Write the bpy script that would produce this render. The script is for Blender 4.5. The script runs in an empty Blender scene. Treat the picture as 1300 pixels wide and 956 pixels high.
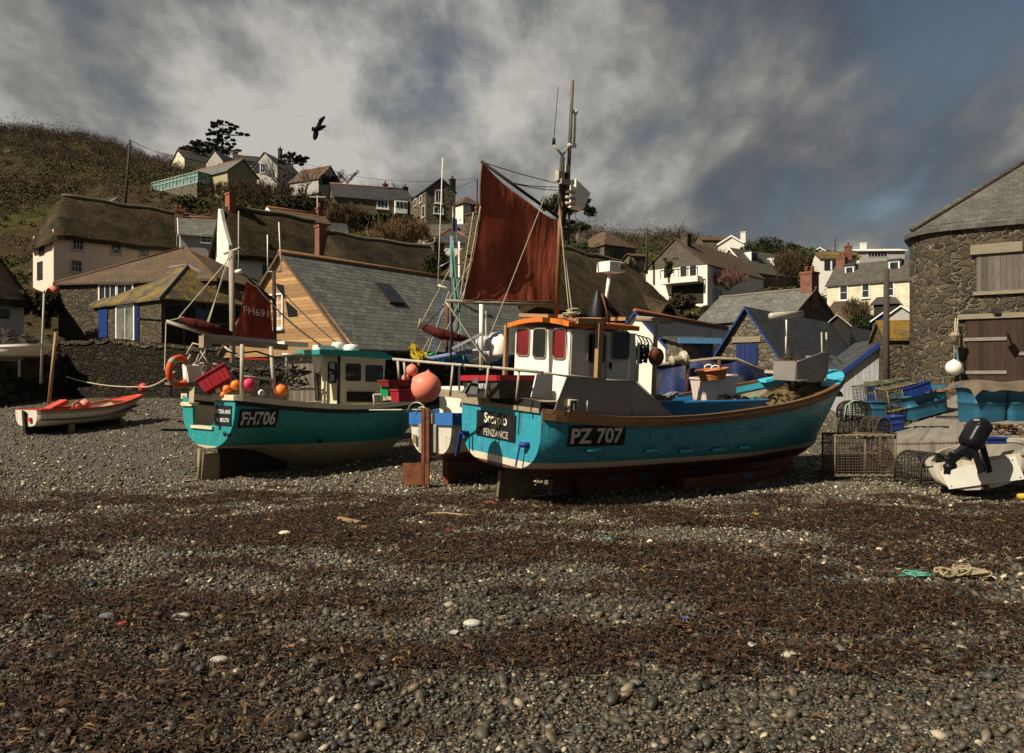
import bpy, math, random
import numpy as np
from mathutils import Vector, Matrix, noise
random.seed(7); RNG = np.random.default_rng(11)
C = bpy.context.scene.collection
R = math.radians
F, E, HY = 1000.0, 2.0, 482.0
V = Vector
def P(px, py, d): return V(((px-650)/F*d, d, E-(py-HY)/F*d))
def ray(px, py): return V(((px-650)/F, 1.0, -(py-HY)/F))
def hit(px, py, p0, n):
    r = ray(px, py); o = V((0, 0, E)); t = (p0-o).dot(n)/r.dot(n); return o+r*t
def srgb(h):
    h = h.lstrip('#'); v = [int(h[i:i+2], 16)/255 for i in (0, 2, 4)]
    return tuple(c/12.92 if c <= .04045 else ((c+.055)/1.055)**2.4 for c in v)+(1,)
# ------------------------------------------------------------ materials
class NT:
    def __init__(s, name):
        s.m = bpy.data.materials.new(name); s.m.use_nodes = True; s.t = s.m.node_tree; s.t.nodes.clear()
        s.out = s.n('ShaderNodeOutputMaterial'); s.b = s.n('ShaderNodeBsdfPrincipled'); s.l(s.b.outputs[0], s.out.inputs[0])
    def n(s, ty, **k):
        nd = s.t.nodes.new(ty)
        for a, v in k.items():
            if a in nd.inputs: nd.inputs[a].default_value = v
            else: setattr(nd, a, v)
        return nd
    def l(s, a, b): s.t.links.new(a, b)
    def coord(s, kind='Object', scale=(1, 1, 1)):
        tc = s.n('ShaderNodeTexCoord'); mp = s.n('ShaderNodeMapping'); mp.inputs['Scale'].default_value = scale
        s.l(tc.outputs[kind], mp.inputs[0]); return mp.outputs[0]
    def noise(s, vec, scale, detail=5, rough=.6):
        nd = s.n('ShaderNodeTexNoise'); nd.inputs['Scale'].default_value = scale; nd.inputs['Detail'].default_value = detail; nd.inputs['Roughness'].default_value = rough
        s.l(vec, nd.inputs['Vector']); return nd.outputs['Fac']
    def ramp(s, fac, stops):
        r = s.n('ShaderNodeValToRGB'); e = r.color_ramp.elements
        while len(e) < len(stops): e.new(.5)
        for i, (p, c) in enumerate(stops):
            e[i].position = p; e[i].color = c if len(c) == 4 else tuple(c)+(1,)
        s.l(fac, r.inputs[0]); return r.outputs[0]
    def mix(s, fac, a, b, blend='MIX'):
        m = s.n('ShaderNodeMix', data_type='RGBA', blend_type=blend)
        if isinstance(fac, (int, float)): m.inputs[0].default_value = fac
        else: s.l(fac, m.inputs[0])
        for i, v in ((6, a), (7, b)):
            if isinstance(v, tuple): m.inputs[i].default_value = v if len(v) == 4 else v+(1,)
            else: s.l(v, m.inputs[i])
        return m.outputs[2]
    def math(s, op, a, b=0.0):
        m = s.n('ShaderNodeMath', operation=op)
        for i, v in ((0, a), (1, b)):
            if isinstance(v, (int, float)): m.inputs[i].default_value = v
            else: s.l(v, m.inputs[i])
        return m.outputs[0]
    def bump(s, h, strength, dist=.02, prev=None):
        b = s.n('ShaderNodeBump'); b.inputs['Strength'].default_value = strength; b.inputs['Distance'].default_value = dist
        s.l(h, b.inputs['Height'])
        if prev is not None: s.l(prev, b.inputs['Normal'])
        return b.outputs[0]
    def fin(s, col, rough=.8, nrm=None, metal=0.0, spec=.3):
        if isinstance(col, tuple): s.b.inputs['Base Color'].default_value = col
        else: s.l(col, s.b.inputs['Base Color'])
        if isinstance(rough, (int, float)): s.b.inputs['Roughness'].default_value = rough
        else: s.l(rough, s.b.inputs['Roughness'])
        s.b.inputs['Metallic'].default_value = metal; s.b.inputs['Specular IOR Level'].default_value = spec
        if nrm is not None: s.l(nrm, s.b.inputs['Normal'])
        return s.m
def c3(r, g, b): return (r, g, b, 1)
def dk(c, k): return (c[0]*k, c[1]*k, c[2]*k, 1)
def simple(name, c, rough=.6, var=.35, scale=6, bump=.15, bs=30, metal=0, spec=.3, stretch=(1, 1, 1), dirt=None, dirt_amt=.5):
    t = NT(name); v = t.coord('Object', stretch)
    n1 = t.noise(v, scale, 6, .65)
    col = t.ramp(n1, [(.25, dk(c, 1-var)), (.75, dk(c, 1+var*.4))])
    if dirt:
        n3 = t.noise(v, scale*.6+1.3, 8, .75)
        f = t.ramp(n3, [(dirt_amt, c3(0, 0, 0)), (dirt_amt+.14, c3(1, 1, 1))]); col = t.mix(f, col, dirt)
    n2 = t.noise(v, bs, 4)
    return t.fin(col, rough, t.bump(n2, bump, .02), metal, spec)
def stone(name, cols, mortar, scale=2.2, moss=None, bumpk=.6):
    t = NT(name); v = t.coord('Object', (1, 1, 1.45)); nz = t.n('ShaderNodeTexNoise', Scale=1.7); t.l(v, nz.inputs['Vector'])
    va = t.n('ShaderNodeVectorMath', operation='MULTIPLY_ADD'); t.l(nz.outputs['Color'], va.inputs[0]); va.inputs[1].default_value = (.6,)*3; t.l(v, va.inputs[2])
    vo = t.n('ShaderNodeTexVoronoi', Scale=scale); vo.inputs['Randomness'].default_value = .85
    ve = t.n('ShaderNodeTexVoronoi', Scale=scale, feature='DISTANCE_TO_EDGE'); ve.inputs['Randomness'].default_value = .85
    t.l(va.outputs[0], vo.inputs['Vector']); t.l(va.outputs[0], ve.inputs['Vector'])
    sep = t.n('ShaderNodeSeparateColor'); t.l(vo.outputs['Color'], sep.inputs[0])
    k = len(cols); col = t.ramp(sep.outputs[0], [(i/(k-1) if k > 1 else 0, c) for i, c in enumerate(cols)])
    fine = t.noise(v, 9, 6, .7); col = t.mix(.75, col, t.ramp(fine, [(.3, c3(.45, .45, .45)), (.7, c3(1.25, 1.2, 1.1))]), 'MULTIPLY')
    ed = t.math('ADD', ve.outputs['Distance'], t.math('MULTIPLY', t.math('SUBTRACT', fine, .5), .08))
    mf = t.ramp(ed, [(.02, c3(1, 1, 1)), (.07, c3(0, 0, 0))]); col = t.mix(mf, col, mortar)
    if moss:
        mn = t.noise(v, .9, 7, .7); col = t.mix(t.ramp(mn, [(.52, c3(0, 0, 0)), (.68, c3(.8, .8, .8))]), col, moss)
    h = t.ramp(ed, [(.0, c3(0, 0, 0)), (.14, c3(.85, .85, .85)), (.5, c3(1, 1, 1))])
    hb = t.bump(h, min(1, bumpk*1.5), .12); return t.fin(col, .92, t.bump(fine, .8, .06, hb), 0, .1)
def coursed(name, c1, c2, mort, w, h, msize=.012, lichen=None, lich=.55, lscale=.8, rough=.7, bumpk=.5, spec=.35, offs=.5):
    """slates, bricks and boards: rows measured along each face in metres"""
    t = NT(name); v = t.coord('UV')
    nz = t.n('ShaderNodeTexNoise', Scale=1.1); t.l(v, nz.inputs['Vector'])
    va = t.n('ShaderNodeVectorMath', operation='MULTIPLY_ADD'); t.l(nz.outputs['Color'], va.inputs[0]); va.inputs[1].default_value = (.07,)*3; t.l(v, va.inputs[2])
    b = t.n('ShaderNodeTexBrick'); b.offset = offs
    for k, x in (('Scale', 1.0), ('Brick Width', w), ('Row Height', h), ('Mortar Size', msize), ('Mortar Smooth', .3), ('Bias', 0.0)): b.inputs[k].default_value = x
    b.inputs['Color1'].default_value = c1; b.inputs['Color2'].default_value = c2; b.inputs['Mortar'].default_value = mort
    t.l(va.outputs[0], b.inputs['Vector'])
    o = t.coord('Object'); n1 = t.noise(o, 1.3, 8, .7); n2 = t.noise(o, 12, 5, .7)
    col = t.mix(.8, b.outputs['Color'], t.ramp(n1, [(.3, c3(.55, .55, .52)), (.7, c3(1.25, 1.22, 1.15))]), 'MULTIPLY')
    col = t.mix(.6, col, t.ramp(n2, [(.3, c3(.6, .6, .6)), (.7, c3(1.3, 1.3, 1.3))]), 'MULTIPLY')
    if lichen:
        n3 = t.noise(o, lscale, 9, .78); n4 = t.noise(o, 7, 4, .7)
        f = t.ramp(t.math('ADD', n3, t.math('MULTIPLY', t.math('SUBTRACT', n4, .5), .35)), [(lich, c3(0, 0, 0)), (lich+.12, c3(.9, .9, .9))])
        col = t.mix(f, col, t.mix(n2, lichen, dk(lichen, .5)))
    # overlapping courses: a saw tooth up the slope gives each row its lip
    sp = t.n('ShaderNodeSeparateXYZ'); t.l(va.outputs[0], sp.inputs[0])
    saw = t.math('FRACT', t.math('DIVIDE', sp.outputs[1], h)); saw = t.math('SUBTRACT', 1.0, saw)
    hh = t.math('ADD', t.math('MULTIPLY', saw, .6), t.math('MULTIPLY', n2, .5))
    nb = t.bump(t.math('SUBTRACT', hh, t.math('MULTIPLY', b.outputs['Fac'], .8)), bumpk, .03)
    return t.fin(col, rough, nb, 0, spec)
def thatch(name, c):
    t = NT(name); v = t.coord('UV', (9, 1.0, 1)); o = t.coord('Object')
    n1 = t.noise(v, 1.7, 8, .78); n2 = t.noise(o, .7, 8, .7)
    sp = t.n('ShaderNodeSeparateXYZ'); t.l(t.coord('UV'), sp.inputs[0])
    band = t.math('FRACT', t.math('ADD', t.math('MULTIPLY', sp.outputs[1], 1.9), t.math('MULTIPLY', n2, .5)))
    col = t.mix(.9, t.ramp(n1, [(.32, dk(c, .3)), (.68, dk(c, 1.5))]), t.ramp(n2, [(.36, c3(.38, .38, .36)), (.64, c3(1.45, 1.36, 1.2))]), 'MULTIPLY')
    col = t.mix(.5, col, t.ramp(band, [(0, c3(.5, .5, .5)), (.25, c3(1.1, 1.1, 1.1)), (1, c3(1, 1, 1))]), 'MULTIPLY')
    col = t.mix(t.ramp(t.noise(o, 1.4, 8, .75), [(.56, c3(0, 0, 0)), (.7, c3(.7, .7, .7))]), col, c3(.05, .048, .018))
    nb = t.bump(n1, 1.0, .14); return t.fin(col, .95, t.bump(t.noise(o, 2.2, 6, .75), .9, .22, nb), 0, .1)
def planks(name, c, w=.16, axis=0, var=.5, gap=c3(.012, .009, .006), rough=.75):
    t = NT(name); o = t.coord('UV'); sp = t.n('ShaderNodeSeparateXYZ'); t.l(o, sp.inputs[0])
    q = t.math('DIVIDE', sp.outputs[axis], w); fl = t.math('FLOOR', q); fr = t.math('FRACT', q)
    wn = t.n('ShaderNodeTexWhiteNoise', noise_dimensions='1D'); t.l(fl, wn.inputs['W'])
    gr = t.noise(t.coord('UV', (14, 1.2, 1) if axis == 0 else (1.2, 14, 1)), 2.2, 7, .7)
    col = t.ramp(wn.outputs['Value'], [(0, dk(c, 1-var*.7)), (.6, c), (1, dk(c, 1+var*.5))])
    col = t.mix(.8, col, t.ramp(gr, [(.3, c3(.5, .48, .45)), (.7, c3(1.25, 1.22, 1.2))]), 'MULTIPLY')
    col = t.mix(t.ramp(fr, [(.0, c3(1, 1, 1)), (.07, c3(0, 0, 0)), (.95, c3(0, 0, 0)), (1, c3(.6, .6, .6))]), col, gap)
    h = t.math('ADD', t.math('SUBTRACT', 1, fr), t.math('MULTIPLY', gr, .4))
    return t.fin(col, rough, t.bump(h, .55, .02), 0, .25)
def hullmat(name, top, stripe, bottom, z1, z2, dirt=c3(.05, .035, .02), stripe_tilt=0.0, patch=None, rough=.28):
    """boat paint: three bands painted at fixed heights on the hull, with scuffs"""
    t = NT(name); o = t.coord('Object'); sp = t.n('ShaderNodeSeparateXYZ'); t.l(o, sp.inputs[0])
    z = t.math('ADD', sp.outputs[2], t.math('MULTIPLY', t.math('SUBTRACT', t.noise(o, 3, 6), .5), .02))
    if stripe_tilt: z = t.math('ADD', z, t.math('MULTIPLY', sp.outputs[0], stripe_tilt))
    sc = t.noise(t.coord('Object', (.6, .6, 2.5)), 2.2, 8, .75)
    tp = t.mix(t.ramp(sc, [(.53, c3(0, 0, 0)), (.68, c3(.6, .6, .6))]), top, dk(top, .45))
    tp = t.mix(.5, tp, t.ramp(t.noise(o, 1.2, 5), [(.3, c3(.75, .78, .78)), (.7, c3(1.15, 1.12, 1.1))]), 'MULTIPLY')
    st = t.noise(t.coord('Object', (14, 14, .7)), 1.5, 5, .6)
    tp = t.mix(t.ramp(st, [(.54, c3(0, 0, 0)), (.66, c3(.75, .75, .75))]), tp, dk(dirt, 1.3))
    ab = t.noise(t.coord('Object', (.9, .9, 3.5)), 5, 8, .8); tp = t.mix(t.ramp(ab, [(.575, c3(0, 0, 0)), (.60, c3(.55, .55, .55))]), tp, t.mix(.5, dk(top, 2.2), c3(.25, .24, .2)))
    n2 = t.noise(o, 4.5, 9, .8)
    bt = t.mix(t.ramp(n2, [(.3, c3(0, 0, 0)), (.7, c3(1, 1, 1))]), dk(bottom, .55), dk(bottom, 1.25))
    if patch: bt = t.mix(t.ramp(t.noise(t.coord('Object', (.8, 1, 2)), 3.1, 9, .8), [(.55, c3(0, 0, 0)), (.58, c3(.9, .9, .9))]), bt, patch)
    stc = t.mix(t.ramp(n2, [(.5, c3(0, 0, 0)), (.75, c3(.7, .7, .7))]), stripe, dk(stripe, .45))
    a = t.math('GREATER_THAN', z, z1); b = t.math('GREATER_THAN', z, z2)
    col = t.mix(b, t.mix(a, bt, stc), tp)
    rg = t.ramp(sc, [(.3, c3(rough, rough, rough)), (.7, c3(.6, .6, .6))])
    return t.fin(col, rg, t.bump(t.noise(o, 2.6, 4), .12, .03), 0, .45)
def attrmat(name, rough=.85, trans=0.0, spec=.15, mul=None, bump=0):
    t = NT(name); a = t.n('ShaderNodeAttribute', attribute_name='Col')
    col = a.outputs['Color']
    if mul: col = t.mix(.8, col, t.ramp(t.noise(t.coord('Object'), mul, 5, .7), [(.3, c3(.55, .55, .55)), (.7, c3(1.3, 1.3, 1.3))]), 'MULTIPLY')
    return t.fin(col, rough, t.bump(t.noise(t.coord('Object'), bump, 4), .4, .01) if bump else None, 0, spec)
def glass(name='glass', c=c3(.015, .018, .02), rough=.08):
    t = NT(name); o = t.coord('Object'); return t.fin(t.ramp(t.noise(o, 1.5, 4), [(.3, dk(c, .6)), (.7, dk(c, 2.2))]), rough, None, 0, .6)
MT = {}
def mt(k, f=None):
    if k not in MT: MT[k] = f()
    return MT[k]
# ------------------------------------------------------------ mesh builder
class MB:
    def __init__(s): s.v = []; s.f = []; s.mi = []; s.m = 0; s.sm = []; s.smooth = False
    def add(s, vs, fs):
        o = len(s.v); s.v += [tuple(v) for v in vs]
        for f in fs: s.f.append([o+i for i in f]); s.mi.append(s.m); s.sm.append(s.smooth)
        return s
    def quad(s, *p): return s.add(p, [list(range(len(p)))])
    def box(s, c, h, M=None):
        """centre, half sizes"""
        vs = [V((c[0]+x*h[0], c[1]+y*h[1], c[2]+z*h[2])) for z in (-1, 1) for y in (-1, 1) for x in (-1, 1)]
        if M is not None: vs = [M @ v for v in vs]
        return s.add(vs, [[0, 2, 3, 1], [4, 5, 7, 6], [0, 1, 5, 4], [2, 6, 7, 3], [0, 4, 6, 2], [1, 3, 7, 5]])
    def bx(s, x0, x1, y0, y1, z0, z1, M=None): return s.box(((x0+x1)/2, (y0+y1)/2, (z0+z1)/2), (abs(x1-x0)/2, abs(y1-y0)/2, abs(z1-z0)/2), M)
    def frustum(s, c, h0, h1, z0, z1, M=None):
        vs = [V((c[0]+x*h[0], c[1]+y*h[1], z)) for z, h in ((z0, h0), (z1, h1)) for y in (-1, 1) for x in (-1, 1)]
        if M is not None: vs = [M @ v for v in vs]
        return s.add(vs, [[0, 2, 3, 1], [4, 5, 7, 6], [0, 1, 5, 4], [2, 6, 7, 3], [0, 4, 6, 2], [1, 3, 7, 5]])
    def tube(s, pts, r, seg=6, cap=True, r1=None):
        pts = [V(p) for p in pts]; n = len(pts); rings = []; prev = None
        for i, p in enumerate(pts):
            d = (pts[min(i+1, n-1)]-pts[max(i-1, 0)])
            if d.length < 1e-9: d = V((0, 0, 1))
            d.normalize()
            if prev is None:
                a = d.cross(V((0, 0, 1)) if abs(d.z) < .9 else V((1, 0, 0))).normalized()
            else:
                a = (prev-d*prev.dot(d))
                a = a.normalized() if a.length > 1e-6 else d.orthogonal().normalized()
            prev = a; b = d.cross(a)
            rr = (r if r1 is None else r+(r1-r)*i/max(n-1, 1)) if not isinstance(r, (list, tuple)) else r[i]
            rings.append([p+(a*math.cos(2*math.pi*k/seg)+b*math.sin(2*math.pi*k/seg))*rr for k in range(seg)])
        vs = [v for q in rings for v in q]; fs = []
        for i in range(n-1):
            for k in range(seg):
                k2 = (k+1) % seg; fs.append([i*seg+k, i*seg+k2, (i+1)*seg+k2, (i+1)*seg+k])
        if cap: fs += [list(range(seg))[::-1], [(n-1)*seg+k for k in range(seg)]]
        sm = s.smooth; s.smooth = seg > 4; s.add(vs, fs); s.smooth = sm; return s
    def beam(s, p, q, w, h=None):
        p = V(p); q = V(q); h = h or w; d = (q-p).normalized(); a = d.cross(V((0, 0, 1)))
        a = a.normalized() if a.length > 1e-4 else V((1, 0, 0)); b = a.cross(d)
        vs = [c+a*x*w/2+b*y*h/2 for c in (p, q) for x, y in ((-1, -1), (1, -1), (1, 1), (-1, 1))]
        return s.add(vs, [[3, 2, 1, 0], [4, 5, 6, 7], [0, 1, 5, 4], [1, 2, 6, 5], [2, 3, 7, 6], [3, 0, 4, 7]])
    def lathe(s, prof, seg=16, M=None, cap=False):
        M = M or Matrix.Identity(4); vs = []; fs = []; n = len(prof)
        for r, z in prof:
            for k in range(seg): vs.append(M @ V((r*math.cos(2*math.pi*k/seg), r*math.sin(2*math.pi*k/seg), z)))
        for i in range(n-1):
            for k in range(seg):
                k2 = (k+1) % seg; fs.append([i*seg+k, i*seg+k2, (i+1)*seg+k2, (i+1)*seg+k])
        if cap: fs += [list(range(seg))[::-1], [(n-1)*seg+k for k in range(seg)]]
        sm = s.smooth; s.smooth = True; s.add(vs, fs); s.smooth = sm; return s
    def sphere(s, c, r, seg=20, rings=12, squash=(1, 1, 1)):
        M = Matrix.Translation(V(c)) @ Matrix.Diagonal((squash[0], squash[1], squash[2], 1))
        return s.lathe([(max(r*math.sin(math.pi*i/rings), .0005), -r*math.cos(math.pi*i/rings)) for i in range(rings+1)], seg, M)
    def prism(s, poly, y0, y1, M=None):
        """polygon in (x,z), from y0 to y1"""
        M = M or Matrix.Identity(4); n = len(poly)
        vs = [M @ V((x, y0, z)) for x, z in poly]+[M @ V((x, y1, z)) for x, z in poly]
        return s.add(vs, [list(range(n)), [n+i for i in range(n)][::-1]]+[[i, n+i, n+(i+1) % n, (i+1) % n] for i in range(n)])
    def grid(s, fn, nu, nv, closed=False):
        vs = [fn(i/nu, j/nv) for i in range(nu+1) for j in range(nv+1)]
        fs = [[i*(nv+1)+j, (i+1)*(nv+1)+j, (i+1)*(nv+1)+j+1, i*(nv+1)+j+1] for i in range(nu) for j in range(nv)]
        return s.add(vs, fs)
    def build(s, name, mats, parent=None, inv=None, **tags):
        """inv: world -> parent-local when the vertices were given in world space"""
        vs = s.v if inv is None else [tuple(inv @ V(v)) for v in s.v]
        me = bpy.data.meshes.new(name); me.from_pydata(vs, [], s.f)
        for m in (mats if isinstance(mats, (list, tuple)) else [mats]): me.materials.append(m)
        me.polygons.foreach_set('material_index', s.mi); me.polygons.foreach_set('use_smooth', s.sm)
        uv = me.uv_layers.new(name='UVMap'); co = me.vertices; data = []
        Z = V((0, 0, 1))
        for p in me.polygons:
            nrm = p.normal; u = Z.cross(nrm)
            if u.length < .05: u = V((1, 0, 0)); w = V((0, 1, 0))
            else: u.normalize(); w = nrm.cross(u)
            for vi in p.vertices: c = co[vi].co; data += [c.dot(u), c.dot(w)]
        uv.data.foreach_set('uv', data); me.update()
        o = bpy.data.objects.new(name, me); C.objects.link(o)
        if parent is not None: o.parent = parent
        tag(o, **tags); return o
def tag(o, label=None, cat=None, group=None, kind=None):
    if label: o['label'] = label
    if cat: o['category'] = cat
    if group: o['group'] = group
    if kind: o['kind'] = kind
    return o
def empty(name, loc, rot=(0, 0, 0), **k):
    o = bpy.data.objects.new(name, None); C.objects.link(o); o.empty_display_size = .2
    o.location = loc; o.rotation_euler = rot; tag(o, **k); return o
def mtx(o):
    return Matrix.Translation(o.location) @ o.rotation_euler.to_matrix().to_4x4()
class T:
    """a thing: an empty plus world-space helpers for its parts"""
    def __init__(s, name, loc, rot=(0, 0, 0), label=None, cat=None, group=None):
        s.o = empty(name, loc, rot, label=label, cat=cat, group=group); s.M = mtx(s.o); s.I = s.M.inverted()
    def w(s, mb, name, mats, parent=None, **k): return mb.build(name, mats, parent or s.o, s.I, **k)     # world verts
    def l(s, mb, name, mats, parent=None, **k): return mb.build(name, mats, parent or s.o, **k)          # local verts
    def loc(s, px, py, d): return s.I @ P(px, py, d)
    def on(s, px, py, ax, val):
        """point on the local plane coord[ax]=val seen at a photo pixel"""
        p0 = V((0, 0, 0)); p0[ax] = val; n = V((0, 0, 0)); n[ax] = 1
        return s.I @ hit(px, py, s.M @ p0, (s.M.to_3x3() @ n))
def copy_tree(o, parent=None):
    c = o.copy(); C.objects.link(c); c.parent = parent
    for ch in list(o.children): copy_tree(ch, c)
    return c
def sag(p, q, k=.1, n=10):
    p = V(p); q = V(q); return [p.lerp(q, i/n)-V((0, 0, k*4*(i/n)*(1-i/n))) for i in range(n+1)]
def text_mesh(txt, size, bold=0.0, font_w=1.0, spacing=1.0):
    cu = bpy.data.curves.new('t', 'FONT'); cu.body = txt; cu.size = size; cu.offset = bold; cu.resolution_u = 3; cu.space_character = spacing
    ob = bpy.data.objects.new('t', cu); C.objects.link(ob); bpy.context.view_layer.update()
    me = bpy.data.meshes.new_from_object(ob.evaluated_get(bpy.context.evaluated_depsgraph_get()))
    vs = [(v.co.x*font_w, v.co.y) for v in me.vertices]; fs = [list(p.vertices) for p in me.polygons]
    bpy.data.objects.remove(ob); bpy.data.meshes.remove(me)
    x0 = min(v[0] for v in vs); x1 = max(v[0] for v in vs); y0 = min(v[1] for v in vs); y1 = max(v[1] for v in vs)
    return [((x-x0), (y-y0)) for x, y in vs], fs, x1-x0, y1-y0
def bigmesh(name, vs, faces_flat, nper, cols, mat, smooth=False, **tags):
    """numpy vertices (N,3), faces (M,nper), per-vertex colours (N,3)"""
    me = bpy.data.meshes.new(name); nv = len(vs); nf = len(faces_flat)
    me.vertices.add(nv); me.vertices.foreach_set('co', np.asarray(vs, dtype=np.float32).ravel())
    me.loops.add(nf*nper); me.loops.foreach_set('vertex_index', np.asarray(faces_flat, dtype=np.int32).ravel())
    me.polygons.add(nf); me.polygons.foreach_set('loop_start', np.arange(nf, dtype=np.int32)*nper)
    if smooth: me.polygons.foreach_set('use_smooth', np.ones(nf, dtype=bool))
    at = me.color_attributes.new('Col', 'FLOAT_COLOR', 'POINT')
    c4 = np.ones((nv, 4), dtype=np.float32); c4[:, :3] = cols; at.data.foreach_set('color', c4.ravel())
    me.materials.append(mat); me.update(calc_edges=True)
    o = bpy.data.objects.new(name, me); C.objects.link(o); parent = tags.pop('parent', None)
    if parent is not None: o.parent = parent
    tag(o, **tags); return o
# ------------------------------------------------------------ camera, light, sky
sc = bpy.context.scene
cam = bpy.data.cameras.new('camera'); co = bpy.data.objects.new('camera', cam); C.objects.link(co); sc.camera = co
cam.lens = F/1300*36; cam.sensor_width = 36; cam.shift_y = (HY-478)/1300; cam.clip_end = 3000; cam.clip_start = .1
co.location = (0, 0, E); co.rotation_euler = (R(90), 0, 0)
SUN = V((-.78, -.55, .90)).normalized()
sl = bpy.data.lights.new('sun', 'SUN'); sl.energy = 5.0; sl.angle = R(.5); sl.color = (1, .90, .74)
so = bpy.data.objects.new('sun', sl); C.objects.link(so); so.rotation_euler = SUN.to_track_quat('Z', 'Y').to_euler()
W = bpy.data.worlds.new("World"); sc.world = W; W.use_nodes = True
nt = W.node_tree; nt.nodes.clear()
def wn(ty, **k):
    n = nt.nodes.new(ty)
    for a, v in k.items():
        if a in n.inputs: n.inputs[a].default_value = v
        else: setattr(n, a, v)
    return n
def wm(op, a, b=0.0, c=None):
    m = wn('ShaderNodeMath', operation=op)
    for i, v in ((0, a), (1, b)):
        if isinstance(v, (int, float)): m.inputs[i].default_value = v
        else: nt.links.new(v, m.inputs[i])
    return m.outputs[0]
def wramp(f, st):
    r = wn('ShaderNodeValToRGB'); e = r.color_ramp.elements
    while len(e) < len(st): e.new(.5)
    for i, (p, c) in enumerate(st): e[i].position = p; e[i].color = (tuple(c)+(1,)) if len(c) == 3 else c
    nt.links.new(f, r.inputs[0]); return r.outputs[0]
sky = wn('ShaderNodeTexSky', sky_type='NISHITA'); sky.sun_disc = False
sky.sun_elevation = math.asin(SUN.z); sky.sun_rotation = math.atan2(SUN.x, SUN.y)
tc = wn('ShaderNodeTexCoord'); sp = wn('ShaderNodeSeparateXYZ'); nt.links.new(tc.outputs['Generated'], sp.inputs[0])
den = wm('ADD', wm('MAXIMUM', sp.outputs[2], 0.0), .38)
cx = wm('DIVIDE', sp.outputs[0], den); cy = wm('DIVIDE', sp.outputs[1], den)
def cvec(sx, sy, z):
    cb = wn('ShaderNodeCombineXYZ'); nt.links.new(wm('MULTIPLY', cx, sx), cb.inputs[0]); nt.links.new(wm('MULTIPLY', cy, sy), cb.inputs[1]); cb.inputs[2].default_value = z
    return cb.outputs[0]
def wnoise(vec, s, d, r=.6, dist=0.0):
    n = wn('ShaderNodeTexNoise', Scale=s, Detail=d, Roughness=r, Distortion=dist); nt.links.new(vec, n.inputs['Vector']); return n.outputs['Fac']
# high broken sheet to the right, thick smooth cloud to the left
big = wnoise(cvec(1, .7, 6.6), 1.0, 4, .5, .3)
fine = wnoise(cvec(1.0, .62, 2.9), 4.6, 10, .57, .12)
side = wramp(wm('ADD', wm('MULTIPLY', cx, .5), .5), [(0, (0, 0, 0)), (1, (1, 1, 1))])
cover = wm('ADD', wm('MULTIPLY', big, .9), wm('MULTIPLY', fine, .75))
cover = wm('ADD', cover, wm('ADD', .155, wm('MULTIPLY', cx, -.02)))
cf = wramp(cover, [(.76, (.06, .06, .06)), (.86, (.60, .60, .60)), (.98, (1, 1, 1))])
# cloud brightness: the thick part facing the sun is pale, its underside grey
spot = wm('DIVIDE', .30, wm('ADD', 1.0, wm('ADD', wm('MULTIPLY', wm('POWER', wm('ADD', sp.outputs[0], .27), 2.0), 7.0), wm('MULTIPLY', wm('POWER', wm('SUBTRACT', sp.outputs[2], .22), 2.0), 16.0))))
br = wm("ADD", wm("ADD", wm("SUBTRACT", spot, wm("ADD", .04, wm("MULTIPLY", wm("MAXIMUM", wm("SUBTRACT", sp.outputs[2], .45), 0.0), .28))), wm("ADD", wnoise(cvec(.8, .55, 3.7), 1.7, 5, .55, .2), wm("ADD", .02, wm("MULTIPLY", cx, -.12)))), wm("ADD", wm("MULTIPLY", wm("SUBTRACT", fine, .5), .95), wm("MULTIPLY", wm("MINIMUM", sp.outputs[1], 0.0), .22)))
cc = wramp(br, [(.34, (.065, .072, .085)), (.47, (.12, .124, .13)), (.57, (.20, .196, .185)), (.74, (.42, .405, .37))])
mixn = wn('ShaderNodeMix', data_type='RGBA'); nt.links.new(cf, mixn.inputs[0])
sk = wn('ShaderNodeMix', data_type='RGBA', blend_type='MULTIPLY'); sk.inputs[0].default_value = 1
nt.links.new(sky.outputs[0], sk.inputs[6]); sk.inputs[7].default_value = (.050*14, .046*14, .040*14, 1)
nt.links.new(sk.outputs[2], mixn.inputs[6])
cm = wn('ShaderNodeMix', data_type='RGBA', blend_type='MULTIPLY'); cm.inputs[0].default_value = 1; nt.links.new(cc, cm.inputs[6]); cm.inputs[7].default_value = (14, 14, 14, 1)
nt.links.new(cm.outputs[2], mixn.inputs[7])
bg = wn('ShaderNodeBackground', Strength=.063); nt.links.new(mixn.outputs[2], bg.inputs[0])
ow = wn('ShaderNodeOutputWorld'); nt.links.new(bg.outputs[0], ow.inputs[0])
sc.view_settings.view_transform = 'Standard'; sc.view_settings.look = 'None'; sc.view_settings.exposure = .50; sc.view_settings.gamma = 1
try: sc.view_settings.use_curve_mapping = False
except Exception: pass
sc.cycles.max_bounces = 5; sc.cycles.diffuse_bounces = 3; sc.cycles.glossy_bounces = 2; sc.cycles.transparent_max_bounces = 4; sc.cycles.use_denoising = True
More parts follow.
